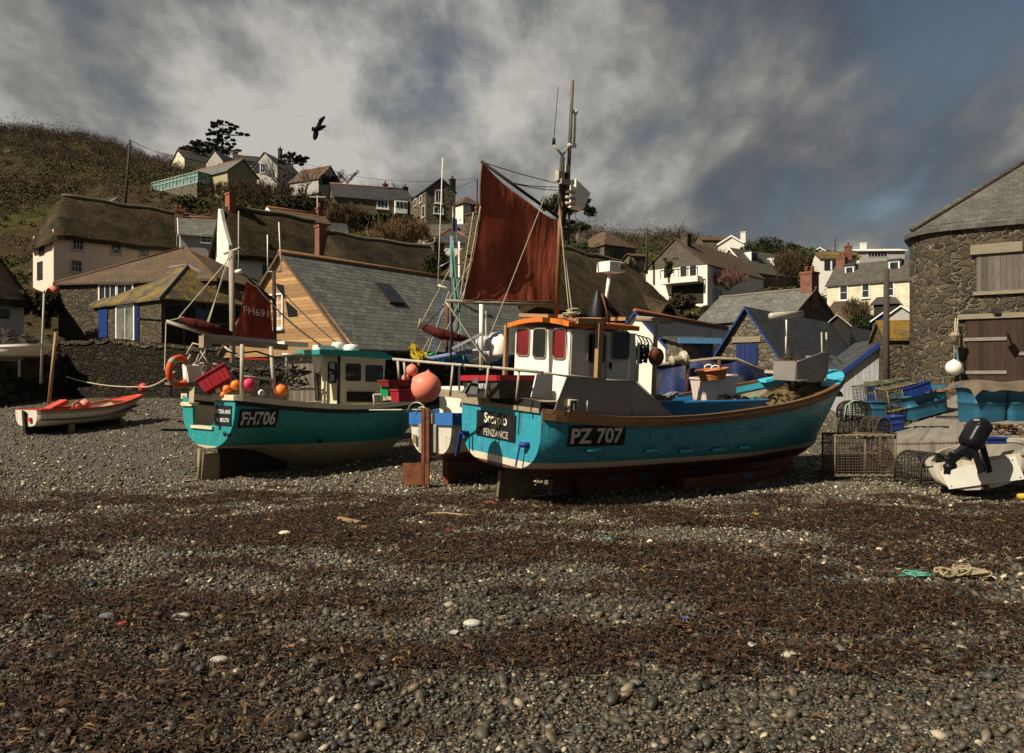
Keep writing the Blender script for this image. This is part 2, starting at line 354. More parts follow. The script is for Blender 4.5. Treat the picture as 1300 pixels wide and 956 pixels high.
# ------------------------------------------------------------ ground shape
PXS = [-200, 0, 100, 200, 300, 420, 540, 650, 720, 850, 1000, 1150, 1300]
DEP = [36, 40, 45, 60, 80, 110, 150]
ROW = [[500, 452, 440, 385, 316, 234, 164], [500, 452, 440, 385, 316, 232, 164], [500, 452, 440, 382, 314, 238, 172], [500, 452, 442, 380, 305, 243, 202],
       [500, 455, 446, 380, 298, 244, 222], [500, 470, 455, 375, 296, 264, 248], [500, 478, 460, 382, 308, 278, 264], [500, 480, 463, 395, 335, 302, 288],
       [500, 480, 464, 412, 355, 316, 296], [500, 482, 468, 430, 385, 332, 304], [500, 482, 472, 435, 394, 350, 326], [500, 482, 474, 438, 404, 358, 339], [500, 482, 474, 446, 412, 365, 346]]
ZT = np.array([[E-(ROW[i][j]-HY)/F*DEP[j] for j in range(len(DEP))] for i in range(len(PXS))])
BY = [-60, 0, 9, 13, 16, 19, 24, 30, 36]; BZ = [-1.5, -.02, -.03, -.10, -.09, .07, .42, .9, 1.35]
_lat = RNG.random((128, 128))
def vnoise(x, y):
    x = np.asarray(x, float); y = np.asarray(y, float); xi = np.floor(x).astype(int); yi = np.floor(y).astype(int)
    fx = x-xi; fy = y-yi; fx = fx*fx*(3-2*fx); fy = fy*fy*(3-2*fy)
    g = lambda a, b: _lat[a % 128, b % 128]
    return (g(xi, yi)*(1-fx)+g(xi+1, yi)*fx)*(1-fy)+(g(xi, yi+1)*(1-fx)+g(xi+1, yi+1)*fx)*fy
def fbm(x, y, s, o=4):
    r = 0; a = .5; t = 0
    for i in range(o): r = r+a*vnoise(np.asarray(x)*s+17.3*i, np.asarray(y)*s+9.1*i); t += a; a *= .5; s *= 2.03
    return r/t
def TZa(x, y, rough=True):
    x = np.asarray(x, float); y = np.asarray(y, float)
    zb = np.interp(y, BY, BZ)+(fbm(x, y, .35, 3)-.5)*.10*np.clip((y-3)/6, 0, 1)*(rough)
    ys = np.maximum(y, 1); px = np.clip(650+1000*x/ys, -200, 1300)
    ci = np.interp(px, PXS, np.arange(len(PXS))); c0 = np.clip(np.floor(ci).astype(int), 0, len(PXS)-2); cf_ = ci-c0; cf_ = cf_*cf_*(3-2*cf_)
    di = np.interp(y, DEP, np.arange(len(DEP))); d0 = np.clip(np.floor(di).astype(int), 0, len(DEP)-2); df = di-d0
    zh = (ZT[c0, d0]*(1-cf_)+ZT[c0+1, d0]*cf_)*(1-df)+(ZT[c0, d0+1]*(1-cf_)+ZT[c0+1, d0+1]*cf_)*df
    zh = zh-np.clip(y-150, 0, 400)*.12
    if rough: zh = zh+(fbm(x, y, .12, 4)-.5)*1.6*np.clip((y-46)/20, 0, 1)
    return np.where(y < 36, zb, zh)
def TZ(x, y): return float(TZa(x, y))
def make_terrain():
    ys = np.concatenate([np.arange(-50, 2, 4), np.arange(2, 36, .45), [35.99, 36.0, 36.6], np.arange(37.5, 60, 1.3), np.arange(60, 165, 2.4), [175, 200, 240, 300, 420]])
    rs = np.concatenate([np.linspace(-3, -.85, 14), np.linspace(-.83, .83, 170), np.linspace(.85, 3, 14)])
    X = rs[None, :]*(np.maximum(ys, 0)[:, None]+6*(ys[:, None] < 400)*np.clip(1-ys[:, None]/20, .0, 1)); Y = np.repeat(ys[:, None], len(rs), 1)
    Zz = TZa(X, Y); n = len(rs); vs = np.stack([X, Y, Zz], -1).reshape(-1, 3)
    # beach and hillside are two sheets that meet at 36 m
    k = int(np.argmin(abs(ys-36.0)))
    def sheet(name, a, b, m, kind='structure'):
        sub = vs.reshape(len(ys), n, 3)[a:b+1].reshape(-1, 3); r = b-a
        f = np.array([[i*n+j, i*n+j+1, (i+1)*n+j+1, (i+1)*n+j] for i in range(r) for j in range(n-1)])
        o = bigmesh(name, sub, f, 4, np.zeros((len(sub), 3)), m, smooth=True, kind=kind); return o
    t = NT('shingle'); o = t.coord('Object'); n1 = t.noise(t.coord('Object', (.6, 1.2, 1)), 1.1, 10, .78)
    vo = t.n('ShaderNodeTexVoronoi', Scale=34.0); t.l(o, vo.inputs['Vector']); s2 = t.n('ShaderNodeSeparateColor'); t.l(vo.outputs['Color'], s2.inputs[0])
    peb = t.ramp(s2.outputs[0], [(0, c3(.045, .038, .028)), (.5, c3(.11, .094, .068)), (.85, c3(.18, .155, .11)), (1, c3(.36, .32, .24))])
    sp2 = t.n('ShaderNodeSeparateXYZ'); t.l(o, sp2.inputs[0])
    near = t.ramp(t.math('MULTIPLY', sp2.outputs[1], .05), [(.55, c3(1, 1, 1)), (.72, c3(.25, .25, .25)), (1, c3(.05, .05, .05))])
    wf = t.math('MULTIPLY', t.ramp(n1, [(.44, c3(0, 0, 0)), (.56, c3(1, 1, 1))]), near)
    weed = t.mix(t.noise(o, 18, 6, .7), c3(.010, .006, .004), c3(.045, .024, .012))
    col = t.mix(wf, peb, weed)
    m1 = t.fin(col, .8, t.bump(vo.outputs['Distance'], 1.0, .05, t.bump(t.noise(o, 9, 6, .7), .7, .08)), 0, .3)
    sheet('beach', 0, k, m1)
    t = NT('hill_turf'); o = t.coord('Object'); n1 = t.noise(o, .05, 8, .7); n2 = t.noise(o, .6, 8, .75); n3 = t.noise(o, 3, 5, .7)
    col = t.ramp(n1, [(.38, c3(.050, .034, .018)), (.52, c3(.055, .044, .018)), (.64, c3(.062, .062, .020))])
    col = t.mix(.85, col, t.ramp(n2, [(.35, c3(.4, .4, .4)), (.65, c3(1.5, 1.4, 1.2))]), 'MULTIPLY')
    col = t.mix(t.ramp(t.noise(o, .16, 7, .7), [(.62, c3(0, 0, 0)), (.66, c3(.5, .5, .5))]), col, c3(.10, .085, .04))
    m2 = t.fin(col, .95, t.bump(n3, .8, .4, t.bump(n2, .6, 1.0)), 0, .1)
    sheet('hillside', k, len(ys)-1, m2)
make_terrain()
# ------------------------------------------------------------ shingle and seaweed as loose stuff
ICO = None
def ico():
    t = (1+5**.5)/2; v = np.array([(-1, t, 0), (1, t, 0), (-1, -t, 0), (1, -t, 0), (0, -1, t), (0, 1, t), (0, -1, -t), (0, 1, -t), (t, 0, -1), (t, 0, 1), (-t, 0, -1), (-t, 0, 1)], float)
    v /= np.linalg.norm(v[0])
    f = np.array([(0, 11, 5), (0, 5, 1), (0, 1, 7), (0, 7, 10), (0, 10, 11), (1, 5, 9), (5, 11, 4), (11, 10, 2), (10, 7, 6), (7, 1, 8), (3, 9, 4), (3, 4, 2), (3, 2, 6), (3, 6, 8), (3, 8, 9), (4, 9, 5), (2, 4, 11), (6, 2, 10), (8, 6, 7), (9, 8, 1)])
    return v, f
def weedmask(x, y):
    m = fbm(x*.5, y*1.15, .75, 5)+.85*(fbm(x*.9, y*1.2, 2.2, 4)-.5)+.03
    band = .10*np.exp(-((y-8.2)/1.6)**2)+.07*np.exp(-((y-12)/1.2)**2)*(x < 1)-.12*np.clip((y-12.5)/3, 0, 1)-.05*(x > 3)*(y < 9)+.04*(y < 6.5)*0
    return np.clip((m+band-.445)/.30, 0, 1)
PALETTE = np.array([(.115, .105, .085), (.085, .082, .072), (.15, .135, .10), (.055, .052, .044), (.20, .165, .115), (.19, .175, .15), (.12, .082, .055), (.50, .46, .37), (.075, .085, .088), (.04, .036, .03)])
PW = np.array([.18, .16, .14, .12, .08, .07, .07, .06, .06, .06]); PW = PW/PW.sum()
def pebbles(name, n, d0, d1, rmed, sig, sampler='row'):
    if sampler == 'row':
        row = RNG.uniform(2000/d1, 2000/d0, n); y = 2000/row
        keep = RNG.random(n) < 1
    else:
        y = np.sqrt(RNG.uniform(d0**2, d1**2, n))
    x = (RNG.random(n)*2-1)*.70*y
    w = weedmask(x, y); k = RNG.random(n) > w*.55; x = x[k]; y = y[k]; w = w[k]; n = len(x)
    r = rmed*np.exp(RNG.normal(0, sig, n)); r = np.clip(r, .005, .048)
    v, f = ico(); ang = RNG.uniform(0, 6.283, n); ca, sa = np.cos(ang), np.sin(ang)
    sx = r*RNG.uniform(.9, 1.5, n); sy = r*RNG.uniform(.75, 1.1, n); sz = r*RNG.uniform(.4, .8, n)
    jit = 1+RNG.normal(0, .09, (n, 12, 1)); vv = v[None]*jit
    vx = vv[:, :, 0]*sx[:, None]; vy = vv[:, :, 1]*sy[:, None]; vz = vv[:, :, 2]*sz[:, None]
    tl = RNG.normal(0, .35, n)[:, None]; vz = vz+vx*tl
    X = vx*ca[:, None]-vy*sa[:, None]+x[:, None]; Y = vx*sa[:, None]+vy*ca[:, None]+y[:, None]
    Zc = TZa(x, y)+sz*RNG.uniform(.1, 1.0, n); Zz = vz+Zc[:, None]
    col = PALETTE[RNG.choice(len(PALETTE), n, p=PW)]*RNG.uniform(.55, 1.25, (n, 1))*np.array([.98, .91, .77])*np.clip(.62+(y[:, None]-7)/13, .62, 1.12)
    wet = fbm(x, y, .5, 3)[:, None]; col = col*(.75+.5*wet)
    vs = np.stack([X, Y, Zz], -1).reshape(-1, 3); F_ = (f[None]+(np.arange(n)*12)[:, None, None]).reshape(-1, 3)
    bigmesh(name, vs, F_, 3, np.repeat(col, 12, 0), mt('pebble', lambda: attrmat('pebble', .55, 0, .35)), smooth=True, kind='stuff', label='grey and brown rounded shingle covering the beach')
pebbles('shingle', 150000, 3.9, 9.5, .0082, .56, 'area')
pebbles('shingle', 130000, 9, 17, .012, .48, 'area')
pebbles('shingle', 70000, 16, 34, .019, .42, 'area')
pebbles('shingle', 170, 3.9, 7.0, .034, .30, 'area')
def seaweed():
    n = 190000; y = np.sqrt(RNG.uniform(3.9**2, 15.5**2, n)); x = (RNG.random(n)*2-1)*.70*y
    w = weedmask(x, y); k = RNG.random(n) < w*.95+.012; x = x[k]; y = y[k]; n = len(x)
    L = RNG.uniform(.015, .06, n); wd = RNG.uniform(.003, .009, n); a = RNG.uniform(0, 6.283, n); z = TZa(x, y)+RNG.uniform(.004, .03, n)+weedmask(x, y)*RNG.uniform(0, .03, n)
    dx, dy = np.cos(a), np.sin(a); bend = RNG.normal(0, .5, n); dx2, dy2 = np.cos(a+bend), np.sin(a+bend)
    zz = [RNG.normal(0, .008, n) for _ in range(3)]; lift = RNG.uniform(0, .025, n)
    pts = []
    for (px_, py_, pz_, ddx, ddy) in ((x, y, z, dx, dy), (x+dx*L, y+dy*L, z+lift, (dx+dx2)/2, (dy+dy2)/2), (x+dx*L+dx2*L, y+dy*L+dy2*L, z+zz[2], dx2, dy2)):
        tw = RNG.normal(0, .5, n)*wd
        pts += [np.stack([px_-ddy*wd, py_+ddx*wd, pz_+tw], -1), np.stack([px_+ddy*wd, py_-ddx*wd, pz_-tw], -1)]
    vs = np.stack(pts, 1).reshape(-1, 3); b = (np.arange(n)*6)[:, None]
    f = np.concatenate([b+np.array([[0, 1, 3, 2]]), b+np.array([[2, 3, 5, 4]])], 0)
    pal = np.array([(.034, .017, .010), (.016, .009, .006), (.062, .028, .012), (.10, .058, .026), (.045, .036, .016), (.20, .12, .055)]); p = np.array([.35, .25, .18, .1, .09, .03])
    col = pal[RNG.choice(6, n, p=p)]*RNG.uniform(.6, 1.3, (n, 1))
    bigmesh('seaweed', vs, f, 4, np.repeat(col, 6, 0), mt('weed', lambda: attrmat('weed', .6, 0, .3)), kind='stuff', label='dark brown dried seaweed strewn in bands over the shingle')
seaweed()
# ------------------------------------------------------------ building materials
S_DARK = [c3(.045, .038, .028), c3(.085, .072, .050), c3(.055, .052, .045), c3(.12, .095, .06), c3(.04, .036, .03)]
S_WARM = [c3(.07, .055, .035), c3(.14, .11, .07), c3(.09, .085, .07), c3(.18, .14, .085), c3(.06, .055, .045)]
m_round = stone('stone_round', [dk(c_, .72) for c_ in S_WARM], c3(.25, .22, .165), 3.2)
m_stone = stone('stone_cottage', S_WARM, c3(.15, .13, .095), 4.2)
m_stone2 = stone('stone_pale', [c3(.12, .10, .07), c3(.22, .19, .14), c3(.16, .15, .12), c3(.07, .06, .05)], c3(.27, .235, .18), 4.0)
m_wall = stone('stone_retaining', [dk(c_, .55) for c_ in S_DARK], c3(.035, .03, .022), 4.4, moss=c3(.022, .022, .010))
m_far = stone('stone_far', [c3(.10, .085, .06), c3(.16, .135, .09), c3(.08, .07, .055)], c3(.16, .14, .10), 1.8, bumpk=.3)
m_slate = coursed('slate', c3(.105, .108, .098), c3(.165, .165, .145), c3(.03, .03, .028), .42, .24, .012, None, rough=.55)
m_slate_d = coursed('slate_dark', c3(.040, .041, .043), c3(.065, .064, .062), c3(.012, .012, .012), .36, .22, .01, None, rough=.5)
m_slate_m = coursed('slate_mossy', c3(.07, .066, .055), c3(.10, .09, .07), c3(.02, .018, .014), .36, .22, .012, c3(.13, .085, .015), .58, 1.1)
m_slate_l = coursed('slate_lichen', c3(.06, .048, .032), c3(.09, .068, .04), c3(.02, .016, .01), .36, .22, .012, c3(.26, .17, .018), .46, 1.0)
m_slate_b = coursed('slate_brown', c3(.075, .050, .032), c3(.11, .072, .042), c3(.022, .015, .01), .36, .22, .010, c3(.17, .095, .025), .50, .9)
m_slate_r = coursed('slate_round', c3(.078, .075, .065), c3(.12, .113, .097), c3(.05, .047, .04), .25, .16, .006, c3(.17, .12, .02), .62, .6, rough=.6)
m_thatch = thatch('thatch', c3(.078, .060, .036)); m_thatch_d = thatch('thatch_dark', c3(.050, .040, .026))
m_ridgeth = simple('thatch_ridge', c3(.15, .125, .08), .95, .4, 8)
m_pink = simple('pink_render', c3(.70, .54, .43), .85, .12, 1.5, .4, 5, dirt=c3(.42, .32, .25), dirt_amt=.62)
m_white = simple('white_render', c3(.70, .67, .58), .8, .10, 1.2, .3, 8, dirt=c3(.38, .34, .27), dirt_amt=.64)
m_grey = simple('grey_render', c3(.38, .36, .32), .85, .15, 1.2, .3, 8, dirt=c3(.2, .19, .16), dirt_amt=.6)
m_cream = simple('cream_render', c3(.68, .60, .42), .8, .10, 1.2, .3, 8, dirt=c3(.40, .34, .22), dirt_amt=.64)
m_block = coursed('painted_block', c3(.72, .65, .48), c3(.66, .59, .43), c3(.40, .36, .26), .45, .22, .012, None, rough=.8, bumpk=.3)
m_ochre = simple('ochre_render', c3(.34, .30, .17), .85, .15, 1.5)
m_hung = coursed('slate_hung', c3(.085, .072, .05), c3(.11, .095, .065), c3(.03, .025, .02), .3, .18, .01, None)
m_board = planks('weatherboard', c3(.44, .265, .125), .13, 1, .6, gap=c3(.03, .018, .010))
m_door = planks('door_brown', c3(.045, .026, .017), .14, 0, .5); m_doorg = planks('door_grey', c3(.17, .14, .105), .15, 0, .5)
m_shut = planks('shutter_grey', c3(.13, .115, .095), .16, 0, .5); m_dark = simple('dark_timber', c3(.022, .018, .013), .8, .4, 4)
m_blue = simple('blue_paint', c3(.014, .040, .17), .45, .25, 5, dirt=c3(.09, .12, .2), dirt_amt=.66)
m_blued = simple('blue_paint_dark', c3(.010, .022, .085), .45, .25, 5)
m_wp = simple('white_paint', c3(.74, .72, .66), .5, .08, 4, .05); m_gl = glass()
m_glb = glass('glass_blue', c3(.02, .035, .06)); m_brick = coursed('brick', c3(.26, .085, .045), c3(.18, .065, .04), c3(.16, .13, .10), .225, .075, .012, None, rough=.9)
m_tile = simple('ridge_tile', c3(.30, .10, .045), .8, .4, 5); m_lead = simple('stone_ridge', c3(.17, .15, .12), .8, .3, 5)
m_lintel = simple('lintel', c3(.24, .20, .14), .8, .35, 3, .3, 20, stretch=(1, 1, 6)); m_stucco_g = simple('pale_green_frame', c3(.30, .42, .33), .6, .2, 4)
m_conc = simple('concrete', c3(.20, .18, .145), .9, .35, 1.3, .5, 14, dirt=c3(.10, .085, .06), dirt_amt=.55)
m_iron = simple('iron', c3(.06, .055, .05), .5, .3, 8, metal=.6); m_pole = simple('pole_wood', c3(.055, .042, .03), .85, .4, 6, stretch=(4, 4, .5))
FOOT = []   # building footprints kept clear of scrub
class House(T):
    def __init__(s, name, K, phi, L, Wd, rise, label, wall, roof, hip=(0, 0), axis='x', oh=.18, base=None, cat='house', ridge=None, roofk='slab', group=None, wallname='wall', th=.10, drop=None):
        k = P(K[0], K[1], K[2]); ph = R(phi); u = V((math.cos(ph), math.sin(ph), 0)); v = V((-math.sin(ph), math.cos(ph), 0))
        cs = [k, k+u*L, k+v*Wd, k+u*L+v*Wd]
        if base is None: base = min(TZ(c.x, c.y) for c in cs)-.6
        FOOT.append((k.x, k.y, u.x, u.y, L, Wd))
        super().__init__(name, (k.x, k.y, base), (0, 0, ph), label, cat, group)
        s.L, s.W, s.ze, s.rise = L, Wd, k.z-base, rise; s.hip, s.axis = hip, axis; s.wm = wall
        ze = s.ze; b = MB(); W_ = Wd
        b.bx(0, L, 0, W_, 0, ze)
        zt = ze+rise-.02
        if axis == 'x':
            for xe, h in ((0, hip[0]), (L, hip[1])):
                if h == 0: b.prism([(0, ze+.001), (W_, ze+.001), (W_/2, zt)], xe if xe == 0 else xe-.2, .2 if xe == 0 else xe, Matrix(((0, 1, 0, 0), (1, 0, 0, 0), (0, 0, 1, 0), (0, 0, 0, 1))))
        s.wallo = s.l(b, wallname, wall)
        if roofk == 'slab': s.slab(roof, oh, th, ridge)
        elif roofk == 'thatch': s.thatch(roof, ridge)
        pr = lambda p: (round(650+F*p.x/p.y), round(HY-F*(p.z-E)/p.y))
        h0 = hip[0]; r0 = s.M @ V((h0, W_/2, ze+rise)) if axis == 'x' else s.M @ V((L/2, h0, ze+rise)); r1 = s.M @ V((L-hip[1], W_/2, ze+rise)) if axis == 'x' else s.M @ V((L/2, W_-hip[1], ze+rise))
        print('HOUSE', label[:34], 'K', K[:2], 'x=L eave', pr(s.M @ V((L, 0, ze))), 'far-left', pr(s.M @ V((0, W_, ze))), 'far-right', pr(s.M @ V((L, W_, ze))), 'ridge', pr(r0), pr(r1))
    def slab(s, m, oh, th, ridge):
        L, W_, ze, rise = s.L, s.W, s.ze, s.rise; b = MB(); h0, h1 = s.hip
        if s.axis == 'x': hw = W_/2; f = lambda x, y, z: (x, y, z); LL = L
        else: hw = L/2; f = lambda x, y, z: (y, x, z); LL = W_
        sl = rise/hw; zo = ze-sl*oh+.03; zr = ze+rise+.03; wd = hw*2
        xa = -oh; xb = LL+oh; ra = h0 if h0 else -oh; rb = LL-h1 if h1 else LL+oh
        def slope(pts):
            n = len(pts); up = [f(*p) for p in pts]; dn = [(p[0], p[1], p[2]-th) for p in up]
            b.add(up+dn, [list(range(n)), list(range(n, 2*n))[::-1]]+[[i, n+i, n+(i+1) % n, (i+1) % n] for i in range(n)])
        slope([(xa, -oh, zo), (xb, -oh, zo), (rb, hw, zr), (ra, hw, zr)]); slope([(xb, wd+oh, zo), (xa, wd+oh, zo), (ra, hw, zr), (rb, hw, zr)])
        if h0: slope([(xa, wd+oh, zo), (xa, -oh, zo), (ra, hw, zr)])
        if h1: slope([(xb, -oh, zo), (xb, wd+oh, zo), (rb, hw, zr)])
        s.roof = s.l(b, 'roof', m)
        if ridge:
            b = MB(); b.tube([f(ra, hw, zr+.02), f(rb, hw, zr+.02)], .10, 6)
            if h0:
                for yy in (-oh, wd+oh): b.tube([f(ra, hw, zr+.01), f(xa, yy, zo+.01)], .08, 6)
            if h1:
                for yy in (-oh, wd+oh): b.tube([f(rb, hw, zr+.01), f(xb, yy, zo+.01)], .08, 6)
            s.l(b, 'ridge_tiles', ridge, s.roof)
    def thatch(s, m, ridge):
        L, W_, ze, rise = s.L, s.W, s.ze, s.rise; h0, h1 = s.hip; oh = .45; t = .38; n = 34
        def Z(x, y):
            q = abs(y-W_/2)/(W_/2); e = 0
            if h0: e = max(e, 1-(x/h0))
            if h1: e = max(e, 1-((L-x)/h1))
            k = (q**5+max(e, 0)**5)**.2
            return ze+rise*(1-k**1.12)+t*.8+.05*math.sin(x*1.7)+.04*math.sin(y*2.3+x)
        b = MB(); b.smooth = True; nu, nv = n, 16
        def rim(u, v):
            x = -oh+(L+2*oh)*u; y = -oh+(W_+2*oh)*v
            # round the corners of the thatch
            if h0 or h1:
                r = 1.1
                for cx, sg, hh in ((-oh, 1, h0), (L+oh, -1, h1)):
                    if not hh: continue
                    dx = (x-cx)*sg
                    for cy, sy in ((-oh, 1), (W_+oh, -1)):
                        dy = (y-cy)*sy
                        if dx < r and dy < r:
                            ddx, ddy = r-dx, r-dy; m_ = max(ddx, ddy); d = math.hypot(ddx, ddy)
                            if d > 0: k = m_/d; x = cx+sg*(r-ddx*k); y = cy+sy*(r-ddy*k)
            return x, y
        def top(u, v):
            x, y = rim(u, v); z = Z(x, y)
            ed = min(u, 1-u, v, 1-v)
            return (x, y, z-(.10 if ed == 0 else 0))
        b.grid(top, nu, nv)
        b.grid(lambda u, v: (lambda p: (p[0], p[1], p[2]-t))(top(1-u, v)), nu, nv)
        # edges
        for a in range(nu):
            for vv in (0, 1):
                p, q = top(a/nu, vv), top((a+1)/nu, vv); b.quad(p, q, (q[0], q[1], q[2]-t), (p[0], p[1], p[2]-t))
        for a in range(nv):
            for uu in (0, 1):
                p, q = top(uu, a/nv), top(uu, (a+1)/nv); b.quad(p, q, (q[0], q[1], q[2]-t), (p[0], p[1], p[2]-t))
        s.roof = s.l(b, 'thatch_roof', m)
        if ridge:
            b = MB(); xs = np.linspace(max(h0*.95, 0), L-max(h1*.95, 0), 16); b.tube([(x, W_/2, Z(x, W_/2)+.03) for x in xs], .16, 6); s.l(b, 'ridge_cap', ridge, s.roof)
    def plane(s, face):
        return {'front': (1, 0.0, -1), 'left': (0, 0.0, -1), 'right': (0, s.L, 1), 'back': (1, s.W, 1)}[face]
    def window(s, face, a, b_, nx=2, ny=2, frame=None, gl=None, name='window', fw=.05, sill=True, proud=.05, door=False, curtain=False):
        ax, val, sg = s.plane(face); p = s.on(a[0], a[1], ax, val); q = s.on(b_[0], b_[1], ax, val)
        ua = 1-ax; u0, u1 = sorted((p[ua], q[ua])); z0, z1 = sorted((p.z, q.z)); return s.window_at(face, u0, u1, z0, z1, nx, ny, frame, gl, name, fw, sill, proud)
    def window_at(s, face, u0, u1, z0, z1, nx, ny, frame=None, gl=None, name='window', fw=.05, sill=True, proud=.05):
        ax, val, sg = s.plane(face)
        def bx(b, ua0, ua1, za, zb, d0, d1):
            lo, hi = sorted((val+sg*d0, val+sg*d1))
            if ax == 0: b.bx(lo, hi, ua0, ua1, za, zb)
            else: b.bx(ua0, ua1, lo, hi, za, zb)
        f = MB(); d1 = proud
        bx(f, u0-fw, u0, z0-fw, z1+fw, -.02, d1); bx(f, u1, u1+fw, z0-fw, z1+fw, -.02, d1); bx(f, u0, u1, z1, z1+fw, -.02, d1); bx(f, u0, u1, z0-fw, z0, -.02, d1)
        bw = fw*.42
        for i in range(1, nx): u = u0+(u1-u0)*i/nx; bx(f, u-bw/2, u+bw/2, z0, z1, -.02, d1*.7)
        for i in range(1, ny): z = z0+(z1-z0)*i/ny; bx(f, u0, u1, z-bw/2, z+bw/2, -.02, d1*.65)
        o = s.l(f, name, frame or m_wp)
        g = MB(); bx(g, u0, u1, z0, z1, -.03, d1*.25); s.l(g, 'pane', gl or m_gl, o)
        if sill: g = MB(); bx(g, u0-fw*1.6, u1+fw*1.6, z0-fw*1.9, z0-fw-.002, -.02, d1+.07); s.l(g, 'sill', frame or m_wp, o)
        return o
    def panel(s, face, a, b_, mat, name='door', proud=.05, parent=None):
        ax, val, sg = s.plane(face); p = s.on(a[0], a[1], ax, val); q = s.on(b_[0], b_[1], ax, val); ua = 1-ax
        u0, u1 = sorted((p[ua], q[ua])); z0, z1 = sorted((p.z, q.z)); lo, hi = sorted((val-sg*.02, val+sg*proud)); b = MB()
        if ax == 0: b.bx(lo, hi, u0, u1, z0, z1)
        else: b.bx(u0, u1, lo, hi, z0, z1)
        return s.l(b, name, mat, parent)
    def barge(s, mat, face='left', w=.16, d=.22, oh=.18):
        x = (-oh-.03) if face == 'left' else s.L+oh-.03; b = MB(); hw = s.W/2; sl = s.rise/hw
        for y0, y1 in ((-oh, hw), (s.W+oh, hw)):
            z0 = s.ze-sl*oh+.045; z1 = s.ze+s.rise+.045
            vs = [(x+dx, y, z+dz) for dx in (0, .06) for y, z in ((y0, z0), (y1, z1)) for dz in (0, -d)]
            b.add(vs, [[0, 1, 3, 2], [4, 6, 7, 5], [0, 2, 6, 4], [1, 5, 7, 3], [0, 4, 5, 1], [2, 3, 7, 6]])
        s.l(b, 'bargeboard', mat)
    def chimney(s, x, y, w, d, h, mat, pots=1, pot=None, z0=None):
        zr = s.ze+s.rise if z0 is None else z0; b = MB(); b.bx(x-w/2, x+w/2, y-d/2, y+d/2, zr-1.4, zr+h); b.bx(x-w/2-.05, x+w/2+.05, y-d/2-.05, y+d/2+.05, zr+h-.12, zr+h+.02)
        c = s.l(b, 'chimney', mat)
        for i in range(pots):
            b = MB(); px_ = x+(i-(pots-1)/2)*w*.5; b.lathe([(.10, 0), (.12, .02), (.10, .30), (.13, .33), (.13, .38), (.08, .38), (.07, .0)], 8, Matrix.Translation((px_, y, zr+h+.02))); s.l(b, 'chimney_pot', pot or m_tile, c)
        return c
    def gutter(s, mat=None, face='front', oh=.18):
        sl = s.rise/(s.W/2); b = MB(); z = s.ze-sl*oh-.03; b.tube([(-oh, -oh-.05, z), (s.L+oh, -oh-.05, z)], .055, 6); s.l(b, 'gutter', mat or m_dark); b = MB(); b.tube([(s.L-.1, -.08, z), (s.L-.1, -.08, max(z-3, .2))], .04, 6); s.l(b, 'downpipe', mat or m_dark)
H = House
# ---- lower village, left
X0 = Matrix(((0, 1, 0, 0), (1, 0, 0, 0), (0, 0, 1, 0), (0, 0, 0, 1)))
h = H('thatched_cottage', (-84, 362, 38), 35, 3.7, 4.5, 3.0, 'dark thatched cottage with a grey white wall at the left edge', m_grey, m_thatch_d, (2, 2), roofk='thatch', ridge=m_thatch_d, cat='cottage')
h.window('front', (0, 394), (10, 402), 1, 1, m_dark, fw=.04)
h = H('thatched_cottage', (68, 291, 62), 48, 17, 4.8, 3.0, 'pink rendered cottage under a long brown thatched roof', m_pink, m_thatch, (1.5, 0), roofk='thatch', ridge=m_ridgeth, cat='cottage')
for a, b in (((93, 303), (105, 317)), ((91, 331), (103, 345)), ((142, 311), (153, 322)), ((178, 318), (188, 326))): h.window('front', a, b, 3, 2, mt('wgrey', lambda: simple('grey_window', c3(.42, .45, .47), .6)), m_gl, fw=.09)
h.window('left', (50, 302), (56, 321), 1, 2, m_dark, fw=.05); h.window('left', (48, 334), (54, 352), 1, 2, m_dark, fw=.05)
h = H('stone_house', (229, 296, 63), 24, 3.6, 5, 1.8, 'small slate roofed house with orange ridge between two thatched cottages', m_grey, m_slate, ridge=m_tile)
h.window('front', (256, 297), (271, 308), 4, 3, m_wp, fw=.07); h.chimney(-.05, 2.5, .6, .6, .5, m_brick, 2); h.barge(m_wp)
h = H('thatched_cottage', (303, 314, 56), 45, 8, 3.8, 2.9, 'white cottage with bright curved gable under brown thatch', m_white, m_thatch, (0, .8), roofk='thatch', ridge=m_ridgeth, cat='cottage')
h.window('front', (336, 310), (345, 322), 2, 2, m_dark, fw=.04); h.window('front', (334, 337), (343, 349), 2, 2, m_dark, fw=.04); h.chimney(.3, 1.9, .5, .7, 1.3, m_tile, 0)
b = MB(); b.prism([(-.1, h.ze-2.2), (.05, h.ze+.1), (.5, h.ze+.9), (1.05, h.ze+1.9), (1.4, h.ze+2.8), (1.7, h.ze+2.9), (1.9, h.ze+1.2), (1.95, h.ze-2.2)], -.72, -.47, X0); h.l(b, 'gable_parapet', m_white)
h = H('slate_cottage', (350, 275, 66), 38, 4.8, 3, 1.0, 'low mossy roofed outbuilding showing above the white cottage thatch', m_white, m_slate_b, ridge=m_tile); h.barge(m_wp); h.chimney(4.6, 1.5, .5, .5, .6, m_brick, 1)
h = H('thatched_cottage', (440, 350, 45), 45, 9.6, 6, 2.6, 'low thatched cottage behind the barn with brick and stone chimneys', m_grey, m_thatch_d, (.5, .9), roofk='thatch', ridge=m_ridgeth, cat='cottage')
h.chimney(.2, 3.1, .5, .5, .7, m_brick, 0); h.chimney(9.0, 3, .9, .8, .7, m_stone2, 1, m_ochre)
h = H('small_house', (402, 293, 74), 20, 2.9, 4, 1.2, 'tiny cream house with slate roof and blue paned window', m_cream, m_slate_d, oh=.15); h.window('front', (410, 294), (417, 303), 2, 1, m_wp, m_glb, fw=.05)
